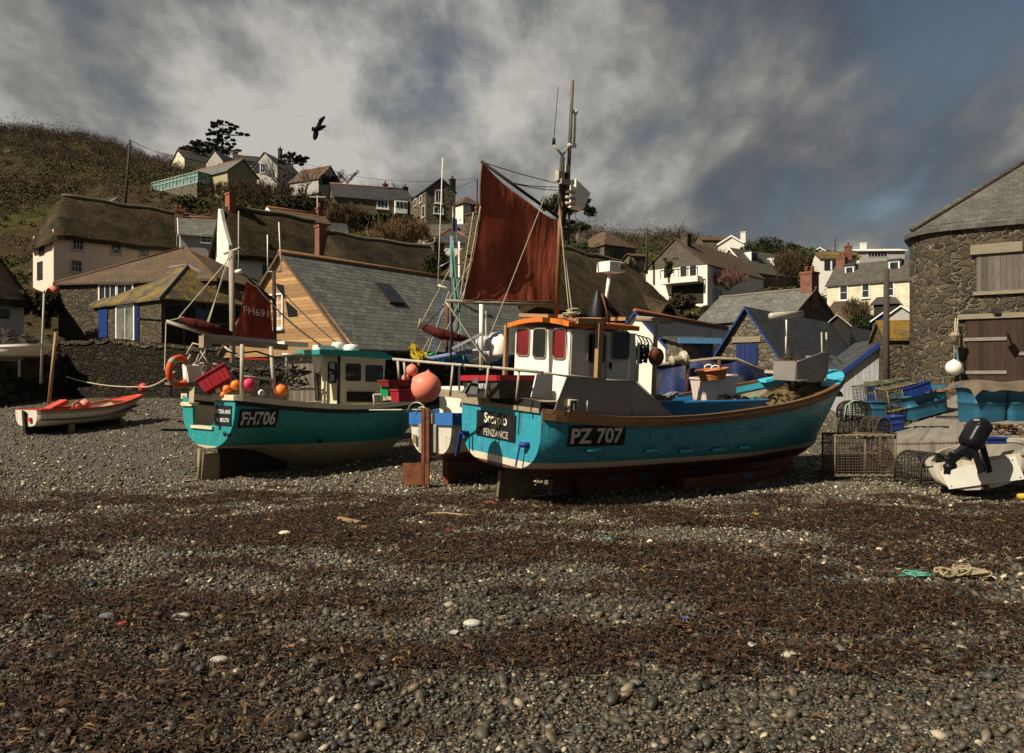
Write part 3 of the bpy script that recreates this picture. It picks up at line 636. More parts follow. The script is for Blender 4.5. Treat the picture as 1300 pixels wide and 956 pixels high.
# stone cottage with shutters: the two-part house above the retaining wall
h = H('stone_cottage', (74, 358, 43), -12, 9.6, 6, 2.1, 'stone cottage with brown hipped roof and white upstairs windows', m_stone, m_slate_b, (5.4, 3.9), ridge=mt('brt', lambda: simple('brown_ridge', c3(.13, .07, .035), .9, .4, 5)), cat='cottage')
h.window('front', (127, 362), (147, 384), 3, 1, m_wp, m_gl, fw=.09); h.window('front', (150, 362), (168, 384), 2, 1, m_wp, m_gl, fw=.09)
h = H('stone_cottage', (205, 376, 38), 52, 5.6, 7.0, 2.0, 'stone cottage wing with blue shutters under yellow lichened slates', m_stone, m_slate_l, (2.6, 2.6), axis='y', ridge=m_lead, cat='cottage')
h.window('left', (149, 391), (170, 431), 2, 1, m_wp, mt('curtain', lambda: glass('curtain_glass', c3(.10, .10, .08), .15)), fw=.12)
h.panel('left', (126, 390), (137, 428), m_blue, 'shutter'); h.panel('left', (171.5, 389), (177, 431), m_blued, 'shutter')
h.panel('front', (208, 388), (322, 440), m_dark, 'timber_front', .06)
b = MB()
for px in (232, 262, 292):
    p = h.on(px, 390, 1, 0); b.bx(p.x-.05, p.x+.05, -.12, -.06, h.ze-2.6, h.ze)
p = h.on(250, 410, 1, 0); b.bx(p.x-3, p.x+3.2, -.11, -.06, p.z-.05, p.z+.05); h.l(b, 'timber_frame', mt('bl2', lambda: simple('weathered_frame', c3(.10, .085, .06), .8)))
h.panel('front', (247, 392), (266, 420), mt('bl3', lambda: simple('faded_blue_door', c3(.07, .10, .15), .7, .4, 3)), 'door', .09)
# ---- timber barn
h = H('boat_barn', (446, 437, 27.7), 53, 13, 7.6, 3.55, 'timber gabled barn with large grey slate roof and skylight', m_wall, m_slate, ridge=mt('rt2', lambda: simple('mossy_ridge', c3(.22, .12, .05), .9, .4, 5)), cat='barn', oh=.22)
b = MB(); X = Matrix(((0, 1, 0, 0), (1, 0, 0, 0), (0, 0, 1, 0), (0, 0, 0, 1))); b.prism([(-.1, h.ze-.35), (7.7, h.ze-.35), (7.7, h.ze), (3.8, h.ze+3.5), (-.1, h.ze)], -.08, -.01, X); h.l(b, 'weatherboarding', m_board)
h.barge(mt('tb', lambda: simple('timber_edge', c3(.13, .08, .045), .8)), 'left', d=.12, oh=.22)
h.window('left', (345, 376), (361, 415), 3, 4, m_wp, m_gl, fw=.07, proud=.14)
h.panel('left', (367, 462), (404, 512), m_doorg, 'door', .07); b = MB()
sk_ = h.slab
sl = math.atan2(3.55, 3.8); pt = h.on(493, 374, 1, 1.3)
h.gutter()
hwv = V((0, math.cos(sl), math.sin(sl))); n_ = V((0, -math.sin(sl), math.cos(sl)))
r0 = h.I @ hit(494, 375, h.M @ V((0, 0, h.ze)), h.M.to_3x3() @ n_)
def onslope(c, x, t, up): return c+V((x, 0, 0))+hwv*t+n_*up
b = MB(); b.add([onslope(r0, x, t, u) for u in (.04, .13) for x, t in ((-.42, -.62), (.42, -.62), (.42, .62), (-.42, .62))], [[3, 2, 1, 0], [4, 5, 6, 7], [0, 1, 5, 4], [1, 2, 6, 5], [2, 3, 7, 6], [3, 0, 4, 7]])
so_ = h.l(b, 'skylight', m_dark); b = MB(); b.add([onslope(r0, x, t, .135) for x, t in ((-.34, -.54), (.34, -.54), (.34, .54), (-.34, .54))], [[0, 1, 2, 3]]); h.l(b, 'pane', m_gl, so_)
# retaining wall under the cottages
def wallrun(name, pts, th, base, mat, label, cat='stone wall', cap=None, wob=.12):
    """pts: (px,row,d) of the top edge"""
    p0 = P(*pts[0]); t = T(name, (p0.x, p0.y, base), (0, 0, 0), label, cat); b = MB(); q = [P(*p) for p in pts]; n = 14; line = []
    for i in range(len(q)-1):
        for k in range(n): line.append(q[i].lerp(q[i+1], k/n))
    line.append(q[-1]); fr, bk = [], []
    for i, p in enumerate(line):
        d = (line[min(i+1, len(line)-1)]-line[max(i-1, 0)]); d.z = 0; d.normalize(); nn = V((d.y, -d.x, 0))
        if nn.y > 0: nn = -nn
        z = p.z+random.uniform(-wob, wob); fr.append(p+nn*th/2+V((0, 0, z-p.z))); bk.append(p-nn*th/2+V((0, 0, z-p.z)))
    m_ = len(line); vs = fr+bk+[V((p.x+0, p.y-.12, base)) for p in fr]+[V((p.x, p.y, base)) for p in bk]
    fs = []
    for i in range(m_-1): fs += [[i, i+1, m_+i+1, m_+i], [2*m_+i, 2*m_+i+1, i+1, i], [m_+i, m_+i+1, 3*m_+i+1, 3*m_+i]]
    fs += [[0, m_, 3*m_, 2*m_], [m_-1, 2*m_-1+0, 4*m_-1, 3*m_-1]]
    b.add(vs, fs); t.w(b, 'stonework', mat)
    if cap:
        b = MB(); 
        for i in range(0, m_-1):
            a_, c_ = (fr[i]+bk[i])/2, (fr[i+1]+bk[i+1])/2; b.beam(a_+V((0, 0, .03)), a_.lerp(c_, .93)+V((0, 0, .03+random.uniform(-.02, .03))), th+.1, .14)
        t.w(b, 'coping', cap)
    return t
wallrun('retaining_wall', [(62, 436, 35.7), (130, 434, 35.7), (205, 440, 35.3), (330, 447, 35.2)], .7, .3, m_wall, 'dark mossy stone retaining wall below the shuttered cottage', cap=m_stone)
wallrun('stone_ledge', [(95, 492, 34.4), (210, 492, 34.2), (330, 494, 33.8)], .7, .3, m_wall, 'low mossy stone ledge at the foot of the retaining wall', 'ledge', wob=.03)
# rocky bank at the far left
b = MB(); b.smooth = True
def bank(u, v):
    x = -27+u*7.2; y = 27.5+v*9.5; k = min(1, v*1.9); z = TZ(x, min(y, 35.9))-.4+(3.05-.9*max(0, (x+22.5)/2.5)**2*(x > -22.5))*(k**.7)+(noise.noise(V((x*.9, y*.9, 0)))*.55+noise.noise(V((x*2.7, y*2.7, 4)))*.3)*(.4+k)
    if u in (0, 1) or v in (0, 1): z -= 2.0
    return (x, y+noise.noise(V((x, z, 1)))*.3, z)
b.grid(bank, 44, 44); bo = b.build('rocky_bank', [stone('rock', [c3(.03, .026, .02), c3(.075, .065, .05), c3(.05, .045, .036)], c3(.012, .012, .008), 1.3, moss=c3(.03, .036, .010))], kind='structure', label='rocky mossy bank below the cottage at the left edge')
# ---- middle and right
h = H('thatched_cottage', (658, 381, 41.8), 54, 23.5, 8.3, 4.35, 'large thatched building with an eyebrow dormer behind the blue boat', m_stone, m_thatch, (2.4, 3.4), roofk='thatch', ridge=m_ridgeth, cat='cottage')
h.chimney(1.6, 4.1, 1.0, .9, 1.0, m_stone, 1)
D = h.on(841, 401, 1, -.1); b = MB(); b.bx(D.x-.75, D.x+.75, -.35, 2.2, D.z-.75, D.z+.3); do = h.l(b, 'dormer', m_stone)
b = MB(); b.smooth = True
b.grid(lambda u, v: (D.x-1.25+2.5*u, -.62+3.4*v, D.z+.30+(.52+.45*v)*math.sin(math.pi*u)**.8-.25*(1-math.sin(math.pi*u))+v*.9), 12, 6)
b.grid(lambda u, v: (D.x-1.25+2.5*(1-u), -.62+3.4*v, D.z+.05+(.52+.45*v)*math.sin(math.pi*u)**.8-.25*(1-math.sin(math.pi*u))+v*.9), 12, 6)
for i in range(12):
    g_ = lambda u, o: (D.x-1.25+2.5*u, -.62, D.z+o+.52*math.sin(math.pi*u)**.8-.25*(1-math.sin(math.pi*u)))
    b.quad(g_(i/12, .3), g_((i+1)/12, .3), g_((i+1)/12, .05), g_(i/12, .05))
h.l(b, 'dormer_thatch', m_thatch, do); b = MB(); b.bx(D.x-.5, D.x+.5, -.40, -.352, D.z-.45, D.z+.1); h.l(b, 'pane', m_gl, do); b = MB()
for i in range(4): b.bx(D.x-.5+i*.333-.02, D.x-.5+i*.333+.02, -.43, -.402, D.z-.45, D.z+.1)
h.l(b, 'window_bars', m_wp, do)
h = H('gabled_store', (853, 447, 33), 58, 13, 3.2, 1.75, 'white gabled store with blue bargeboards and orange ridge', m_white, m_slate_d, ridge=m_tile, cat='store', oh=.15); h.barge(m_blue, d=.12, oh=.15)
h = H('lean_to_shop', (866, 433, 31.5), 12, 1.35, 3, .25, 'small stone shop front with faded blue fascia', m_stone2, m_slate_d, cat='shop', oh=.2)
b = MB(); b.bx(-.25, 1.6, -.27, -.2, h.ze-.1, h.ze+.12); h.l(b, 'fascia', mt('fasc', lambda: simple('faded_blue', c3(.10, .26, .45), .6, .3, 5))); h.window('front', (890, 437), (902, 455), 3, 2, m_blue, m_gl, fw=.07)
h = H('stone_store', (999, 466, 34.9), 52, 24, 3.7, 2.75, 'pale stone gabled store with blue bargeboards and blue door', m_stone2, m_slate_d, cat='store', oh=.2); h.barge(m_blue, d=.13, oh=.2)
h.gutter(); dr = h.panel('left', (935, 437), (962, 462), m_blued, 'door', .05); h.panel('left', (930, 428), (966, 434), m_lintel, 'lintel', .07)
b = MB(); 
for k in range(4): 
    q = h.on(938+k*6.8, 450, 0, 0); b.bx(-.075, -.05, q.y-.02, q.y+.02, q.z-.5, q.z+.45)
h.l(b, 'door_bars', m_blue, dr)
h = H('slate_cottage', (886, 409, 55), -50, 7.1, 5.6, 1.9, 'stone cottage with grey slate roof and tall brick chimney', m_far, m_slate, ridge=m_lead, cat='cottage'); h.chimney(6.8, 2.8, .8, .9, 1.1, m_brick, 2)
h = H('blue_gabled_shed', (1180, 471, 27.5), 80, 4, 2.9, 1.15, 'pale grey shed with wide bright blue bargeboard beside the pole', mt('shedg', lambda: planks('shed_grey', c3(.42, .43, .45), .14, 0, .12)), m_slate_d, cat='shed', oh=.15); h.barge(m_blue, d=.19, oh=.15); h.panel('left', (1100, 488), (1148, 512), m_blue, 'door', .05)
h = H('blue_shed', (1140, 406, 45), 62, 3, 1.35, .5, 'small bright blue shed with white edged gable', m_blue, m_slate_d, cat='shed', oh=.1); h.barge(m_wp, d=.09, oh=.1)
h = H('small_shed', (1159, 398, 44), 62, 3, 1.2, .45, 'small grey shed with white edged gable beside the blue shed', m_grey, m_slate_d, cat='shed', oh=.1); h.barge(m_wp, d=.09, oh=.1)
h = H('small_shed', (1079, 413, 46), 70, 3, 1.4, .62, 'dark shed gable with pale edge and orange ridge', m_dark, m_slate_d, ridge=m_tile, cat='shed', oh=.1); h.barge(m_grey, d=.07, oh=.1)
# ---- the stone building at the right with a rounded corner
P1 = V((13.56, 24)); du = V((.839, -.545)); dn = V((.545, .839)); rr = 1.45; zE = 6.80; cen = P1+dn*rr
out = []
out += [P1+du*10+dn*8, P1+du*10]; out += [P1+du*t for t in (8, 6, 4, 2, 0.0)]
for k in range(1, 13): a = math.radians(90/12*k); out.append(cen-dn*rr*math.cos(a)-du*rr*math.sin(a))
out += [cen-du*rr+dn*t for t in (1.5, 3, 5, 6.55)]
t = T('capstan_house', (P1.x, P1.y, 0), (0, 0, 0), 'round cornered rubble stone building with slate roof at right edge', 'building')
b = MB(); n = len(out); b.add([(p.x, p.y, .4) for p in out]+[(p.x, p.y, zE) for p in out], [[i, (i+1) % n, n+(i+1) % n, n+i] for i in range(n)][::1]); b.smooth = False
for k in range(len(b.sm)): b.sm[k] = 6 <= k <= 19
t.w(b, 'wall', m_round)
b = MB(); oc = sum((p for p in out), V((0, 0)))/n
def offs(p, d):
    q = p-(P1+du*4+dn*4); return p+q.normalized()*d
R0 = P1+du*2.4+dn*3.6; R1 = P1+du*7+dn*3.8; zr = 9.55
nr = 14
def near_ridge(p):
    s_ = max(0, min(1, (p-R0).dot((R1-R0).normalized())/(R1-R0).length)); return R0.lerp(R1, s_)
rows = []
for k in range(nr+1):
    f_ = k/nr; rows.append([(lambda e, r_: V((e.x*(1-f_)+r_.x*f_, e.y*(1-f_)+r_.y*f_, (zE-.12)*(1-f_)+zr*f_)))(offs(p, .17), near_ridge(p)) for p in out])
vs = [v for r_ in rows for v in r_]; b.add(vs, [[k*n+i, k*n+(i+1) % n, (k+1)*n+(i+1) % n, (k+1)*n+i] for k in range(nr) for i in range(n)])
low = [V((v.x, v.y, v.z-.13)) for v in rows[0]]; b.add(rows[0]+low, [[i, n+i, n+(i+1) % n, (i+1) % n] for i in range(n)]+[list(range(n, 2*n))])
t.w(b, 'roof', m_slate_r)
b = MB(); hipi = [9, 12]; b.tube([V((offs(out[13], .17).x, offs(out[13], .17).y, zE-.02)), V((R0.x, R0.y, zr+.05))], .10, 6); t.w(b, 'hip_slates', m_slate_m)
def onfront(px, row): 
    q = hit(px, row, V((P1.x, P1.y, 0)), V((dn.x, dn.y, 0))); return (V((q.x, q.y))-P1).dot(du), q.z
def fbox(b, u0, u1, z0, z1, d0, d1):
    vs = []
    for d in (d0, d1):
        for u, z in ((u0, z0), (u1, z0), (u1, z1), (u0, z1)): p = P1+du*u-dn*d; vs.append((p.x, p.y, z))
    b.add(vs, [[0, 1, 2, 3][::-1], [4, 5, 6, 7], [0, 1, 5, 4], [1, 2, 6, 5], [2, 3, 7, 6], [3, 0, 4, 7]])
u0, z1 = onfront(1226, 406); u1 = u0+4.2; zb = 1.75
b = MB(); fbox(b, u0, (u0+u1)/2-.35, zb, z1, -.1, .06); dl = t.w(b, 'door', m_door); b = MB(); fbox(b, (u0+u1)/2-.33, u1, zb, z1, -.1, .06); d2 = t.w(b, 'door', m_door)
mt('hinge', lambda: simple('grey_hinge', c3(.22, .20, .17), .6))
for a_, z_ in ((-.05, z1-.65), (-.25, zb+.42)): b = MB(); fbox(b, u0+a_, u0+1.05, z_, z_+.1, .06, .1); t.w(b, 'hinge', mt('hinge'), dl)
b = MB(); fbox(b, (u0+u1)/2-.75, (u0+u1)/2-.3, z1-1.1, z1-1.0, .06, .11); t.w(b, 'latch', mt('hinge'), dl)
ul, zl = onfront(1216, 401); b = MB(); fbox(b, ul, u1+.4, z1+.01, zl+.03, -.05, .12); t.w(b, 'lintel', m_lintel)
us, zs = onfront(1240, 324); _, zs0 = onfront(1240, 370); b = MB(); fbox(b, us, us+3.1, zs0, zs, -.1, .04); sh = t.w(b, 'shutter', m_shut)
uq, zq = onfront(1232, 312); b = MB(); fbox(b, uq, uq+3.9, zs+.01, zq, -.05, .12); t.w(b, 'lintel', m_lintel, sh); b = MB(); fbox(b, us-.1, us+3.2, zs0-.12, zs0-.01, -.05, .1); t.w(b, 'sill', m_lintel, sh)
b = MB(); fbox(b, us+1.15, us+1.25, zq-.25, zq+.05, .12, .22); t.w(b, 'hook', m_iron)
b = MB(); b.beam(P(1263, 394, 22.6), P(1268, 400, 22.4), .16, .12); b.tube([P(1264, 391, 22.8), P(1266, 398, 22.5)], .03); t.w(b, 'flood_lamp', m_iron)
H('stone_outhouse', (1126, 428, 26.7), -12, 1.3, 2.2, .62, 'low stone outhouse with orange lichened roof against the round building', m_stone, mt('ol', lambda: coursed('slate_orange', c3(.12, .085, .03), c3(.16, .11, .03), c3(.04, .03, .01), .36, .22, .012, c3(.24, .14, .015), .42, 1.2)), cat='outhouse', oh=.1)
# ---- hillside houses
h = H('hillside_house', (767, 309, 85), 34, 4.6, 5.8, 1.9, 'grey stone bungalow with brown hipped roof behind the mast', m_far, m_slate_b, (2.3, 2.3), axis='y', ridge=None)
h.window('front', (782, 313), (790, 328), 2, 2, m_dark, fw=.06); h.window('left', (755, 311), (761, 326), 1, 2, m_dark, fw=.06)
b = MB(); b.frustum((0, 0, 0), (.75, .6), (.40, .36), 0, 1.7); b.frustum((0, 0, 0), (.34, .3), (.3, .27), 1.7, 2.2)
ch = T('stone_chimney', P(737, 330, 66), (0, 0, R(20)), 'tapering pale stone chimney stack left of the hipped bungalow', 'chimney'); ch.l(b, 'stack', m_stone2); b = MB(); b.lathe([(.2, 2.2), (.16, 2.5), (.22, 2.55), (.15, 2.6)], 8); b.lathe([(.02, 2.6), (.25, 2.65), (.03, 2.85)], 8); ch.l(b, 'cowl', m_dark)
h = H('annexe', (804, 324, 83), 15, 1.5, 2.5, .35, 'small stone annexe right of the hipped bungalow', m_far, m_slate_b, oh=.2); h.window('front', (808, 327), (816, 341), 1, 1, m_dark, fw=.04)
h = H('white_house', (898, 334, 75), 51, 14, 6.6, 2.75, 'white house with balcony and brown slate hung gable', m_white, m_slate_b, (0, 0), oh=.2); X = Matrix(((0, 1, 0, 0), (1, 0, 0, 0), (0, 0, 1, 0), (0, 0, 0, 1)))
b = MB(); b.prism([(0, h.ze-.1), (6.6, h.ze-.1), (3.3, h.ze+2.65)], -.06, -.01, X); h.l(b, 'hung_gable', m_hung)
h.chimney(.8, 2.6, .9, .7, .4, m_stone, 0); h.window('left', (855, 315), (861, 327), 1, 2, m_dark, fw=.05)
for a, b_ in (((843, 338), (852, 353)), ((864, 337), (872, 354)), ((876, 337), (884, 354))): h.window('left', a, b_, 1, 1, m_wp, m_gl, fw=.07, sill=False)
for a, b_ in (((906, 339), (916, 353)), ((932, 344), (939, 355)), ((905, 367), (916, 382))): h.window('front', a, b_, 2, 1, mt('wgrey'), m_gl, fw=.08)
q0 = h.on(892, 357, 0, 0); q1 = h.on(845, 357, 0, 0); b = MB(); b.bx(-1.1, 0, min(q0.y, q1.y), max(q0.y, q1.y), q0.z-.1, q0.z+.45); bal = h.l(b, 'balcony', m_white); b = MB()
y0, y1 = sorted((q0.y, q1.y))
for k in range(9): y = y0+(y1-y0)*k/8; b.bx(-1.1, -1.06, y-.03, y+.03, q0.z+.45, q0.z+1.2)
b.bx(-1.12, -1.05, y0, y1, q0.z+1.15, q0.z+1.25); h.l(b, 'railing', m_dark, bal)
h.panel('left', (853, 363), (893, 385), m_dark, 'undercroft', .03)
h = H('dormer_house', (952, 344, 92), 35, 9.2, 5.8, 3.1, 'brown roofed house with white bargeboard and two white dormers', m_far, m_slate_m, oh=.2); h.barge(m_wp, d=.25)
def dormer(h, px, row, w, hh, mat=None):
    sl = h.rise/(h.W/2); n = V((0, -sl, 1)).normalized(); r0 = h.I @ hit(px, row, h.M @ V((0, 0, h.ze)), h.M.to_3x3() @ n)
    b = MB(); b.bx(r0.x-w/2, r0.x+w/2, r0.y-.25, r0.y+hh/sl+.3, r0.z-.3, r0.z+hh-.3); o = h.l(b, 'dormer', mat or m_wp)
    b = MB(); b.bx(r0.x-w/2+.12, r0.x+w/2-.12, r0.y-.28, r0.y-.252, r0.z-.15, r0.z+hh-.5); h.l(b, 'pane', m_gl, o)
    b = MB(); b.bx(r0.x-w/2-.1, r0.x+w/2+.1, r0.y-.4, r0.y+hh/sl+.4, r0.z+hh-.3, r0.z+hh-.2); h.l(b, 'dormer_roof', m_slate_d, o)
dormer(h, 956, 330, 1.3, 1.3); dormer(h, 985, 337, 1.3, 1.3)
h = H('hilltop_house', (945, 308, 130), 75, 9, 4.2, 1.3, 'white gabled house with white chimney on the skyline', m_white, m_slate_b, oh=.2); h.chimney(1, 0.2, .8, .8, .6, m_white, 0); h.barge(m_wp, d=.3)
h = H('hilltop_house', (892, 304, 133), 5, 5, 5, 1.0, 'brown roofed house left of the white gabled house on the skyline', m_far, m_slate_b, oh=.2)
h = H('white_house', (1050, 362, 72), -41, 7.0, 5.5, 2.1, 'cream painted block house with three upstairs sash windows', m_block, m_slate_m, oh=.15)
for a, b_ in (((1067, 363), (1075.5, 380)), ((1095, 361), (1103, 377)), ((1127, 358), (1134, 375)), ((1094, 390), (1102, 402))): h.window('front', a, b_, 1, 2, m_wp, m_gl, fw=.08)
dormer(h, 1079.5, 344, .8, .8); dormer(h, 1136, 339, .9, .9); h.chimney(.4, 2.75, .8, .8, .7, m_brick, 2)
b = MB(); q = h.on(1128, 392, 1, 0); b.bx(q.x-.9, q.x+.9, -1.1, 0, q.z-2.4, q.z+.3); po = h.l(b, 'porch', m_dark); b = MB(); b.prism([(q.x-1.15, q.z+.3), (q.x+1.15, q.z+.3), (q.x+.6, q.z+.95), (q.x-.6, q.z+.95)], -1.3, .02); h.l(b, 'porch_roof', m_slate_d, po)
q = h.on(1070, 392, 1, 0); b = MB(); b.prism([(q.x-.9, q.z-2.6), (q.x+.9, q.z-2.6), (q.x+.9, q.z), (q.x+.4, q.z+.6), (q.x-.4, q.z+.6), (q.x-.9, q.z)], -1.1, -.01); h.l(b, 'bay', m_slate_b)
h = H('small_house', (1042, 327, 90), -8, 4.2, 5, 1.0, 'low white house with two dark windows and brick chimney', m_white, m_slate_l, oh=.2)
for a in (1047, 1057): h.window('front', (a, 331), (a+6, 341), 1, 2, m_dark, fw=.05)
h.chimney(2.9, -.3, .7, .6, .2, m_brick, 1)
h = H('modern_house', (1090, 318, 110), -3, 6.3, 5, .55, 'white flat topped house with long window on the skyline', m_grey, m_white, oh=.3); h.window('front', (1102, 320), (1126, 326), 6, 1, m_wp, m_gl, fw=.05, sill=False); h.chimney(1.6, 2.5, .7, .6, .9, m_white, 0)
h = H('hilltop_house', (1052, 321, 120), 78, 7, 2.6, .9, 'cream gable on the skyline above the low white house', m_cream, m_slate_b, oh=.2); h.barge(m_wp, d=.2)
h = H('hilltop_house', (1030, 319, 128), 70, 7, 3.2, 1.0, 'dark roofed house with chimney on the skyline right of centre', m_far, m_slate_b, oh=.2); h.chimney(1, 3, .8, .6, .5, m_dark, 1)
h = H('bungalow', (424, 248, 95), 20, 9.4, 5, 2.0, 'long stone bungalow with dark slate roof and white bay window', m_far, m_slate_d, oh=.2, ridge=m_tile); h.chimney(6.7, 2.5, .6, .6, .5, m_brick, 1); h.chimney(9.3, 2.5, .6, .6, .3, m_dark, 1)
h.window('front', (479.5, 255), (492, 264), 3, 1, m_wp, m_glb, fw=.14)
q = h.on(508, 264, 1, 0); b = MB(); b.prism([(q.x-.75, q.z-.8), (q.x+.75, q.z-.8), (q.x+.75, q.z+.75), (q.x-.75, q.z+.75)], -.7, 0); bo_ = h.l(b, 'bay_window', m_wp); b = MB()
for k in (-1, 0, 1): b.bx(q.x+k*.46-.17, q.x+k*.46+.17, -.73, -.702, q.z-.15, q.z+.6)
h.l(b, 'pane', m_gl, bo_)
h = H('stone_house', (521, 253, 95), -65, 5.8, 3.6, 1.45, 'tall stone gabled house with blue glazed windows', m_far, m_slate_d, oh=.15)
h.window('right', (553.5, 242), (560, 257), 2, 1, m_wp, m_glb, fw=.14); h.window('right', (551.5, 263), (562, 271), 2, 1, m_wp, m_glb, fw=.1)
for a in ((526, 254), (533, 250)): h.window('front', (a[0], a[1]), (a[0]+2.5, a[1]+6), 1, 1, m_wp, m_gl, fw=.07)
h.window('front', (536, 263), (539.5, 274), 1, 1, m_wp, m_gl, fw=.06); h.chimney(5.3, 3.4, .6, .6, .1, m_dark, 1)
h = H('white_house', (588, 256, 100), 40, 3.2, 3, 1.1, 'small white house with dark hipped roof left of the sail', m_white, m_slate_b, (1.5, 1.5), oh=.25); h.window('front', (598.5, 259), (603, 271), 1, 2, m_dark, fw=.05)
h = H('slate_cottage', (546, 306, 66), 5, 3.7, 4, 1.4, 'white cottage with slate roof edged by orange hip tiles', m_white, m_slate_d, (1.8, 1.8), ridge=m_tile, cat='cottage', oh=.2)
h = H('slate_cottage', (523, 299, 76), -4, 5.5, 5, 1.5, 'slate roof with pale verge below the tall stone house', m_white, m_slate_m, oh=.15); h.chimney(3.9, 1.2, .9, .9, .3, m_stone2, 1, z0=h.ze+.6)
h = H('glazed_bungalow', (222, 232, 110), -35, 12.0, 4.6, 1.9, 'pale green glazed sunroom bungalow high on the hillside', m_ochre, m_slate, (1.6, 0), ridge=m_tile, oh=.25)
b = MB(); b.bx(-2.2, 8.6, -2.2, -.02, -1.2, h.ze-1.6); h.l(b, 'stone_plinth', m_stone2)
b = MB(); z0, z1 = h.ze-1.55, h.ze-.2
for k in range(14): x = -2.2+10.8*k/13; b.bx(x-.05, x+.05, -2.15, -2.05, z0, z1)
for z in (z0, z0+.9, z1): b.bx(-2.2, 8.6, -2.16, -2.06, z-.04, z+.05)
for k in range(4): y = -2.1+2.1*k/3; b.bx(8.52, 8.6, y-.05, y+.05, z0, z1)
b.bx(-2.2, 8.62, -2.2, .05, z1, z1+.08); sr = h.l(b, 'sunroom', m_stucco_g); b = MB(); b.bx(-2.1, 8.5, -2.06, -.05, z0, z1); h.l(b, 'glazing', mt('gg', lambda: glass('sunroom_glass', c3(.10, .15, .15), .12)), sr)
h.window('right', (290, 229), (297, 236), 1, 1, m_wp, m_gl, fw=.06)
h = H('hilltop_house', (234, 200, 140), 45, 9.6, 5.6, 1.9, 'white gabled house with long slate roof highest on the left hill', m_cream, m_slate_d, oh=.2, ridge=m_tile)
h = H('hilltop_house', (283, 204, 133), 75, 6, 3.3, 1.9, 'grey gabled cross wing on the left hilltop', m_grey, m_slate_d, oh=.15)
h = H('hilltop_house', (297, 202, 136), 20, 4, 4, 1.2, 'slate roofed hilltop annexe with brick chimney below the cypress', m_grey, m_slate_d, oh=.2, ridge=m_tile); h.chimney(.3, 2, .8, .8, .6, m_brick, 1)
h = H('hilltop_house', (352, 210, 125), 75, 8, 4.6, 2.3, 'tall grey gabled house with dark windows on the hilltop', m_grey, m_slate_d, oh=.15); h.chimney(1, .1, .5, .5, .6, m_dark, 1); h.window('left', (322, 208), (329, 218), 1, 1, m_dark, fw=.06); h.window('left', (331, 208), (336, 219), 2, 2, m_wp, fw=.08)
h = H('hilltop_house', (368, 231, 118), -28, 5.6, 5, 2.2, 'pale house with orange ridge half hidden by the bare tree', m_grey, m_slate_b, oh=.2, ridge=m_tile)
h = H('hilltop_house', (-2, 197, 130), -20, 1.7, 1.8, .9, 'white dormered house at the far left of the hill', m_white, m_slate_d, oh=.2); h.window('front', (4, 200), (9, 208), 1, 1, m_wp, m_gl, fw=.1)
h = H('hut', (133, 257, 70), -30, .9, 1.0, .4, 'little white hut with pale gable above the pink cottage', m_white, m_slate_d, oh=.1); h.barge(m_wp, 'right', d=.08, oh=.1)

b = MB(); b.smooth = True
def outcrop(u, v):
    p = P(78+128*u, 262-30*v, 84+9*v); k = math.sin(math.pi*u)**.6*math.sin(math.pi*min(1, v*.9+.05)); n_ = noise.noise(V((p.x*.45, p.y*.4, 2)))*1.6+noise.noise(V((p.x*1.3, p.z*1.3, 5)))*.7
    p.z = TZ(p.x, p.y)-.6+k*(1.2+n_); p.y += noise.noise(V((p.x*.8, p.z, 3)))*1.2; return p
b.grid(outcrop, 60, 26); b.build('rock_outcrop', stone('crag', [c3(.10, .095, .085), c3(.20, .185, .16), c3(.05, .045, .035)], c3(.02, .018, .012), .8, moss=c3(.045, .055, .014)), kind='structure', label='pale rocky outcrop on the slope above the pink cottage')
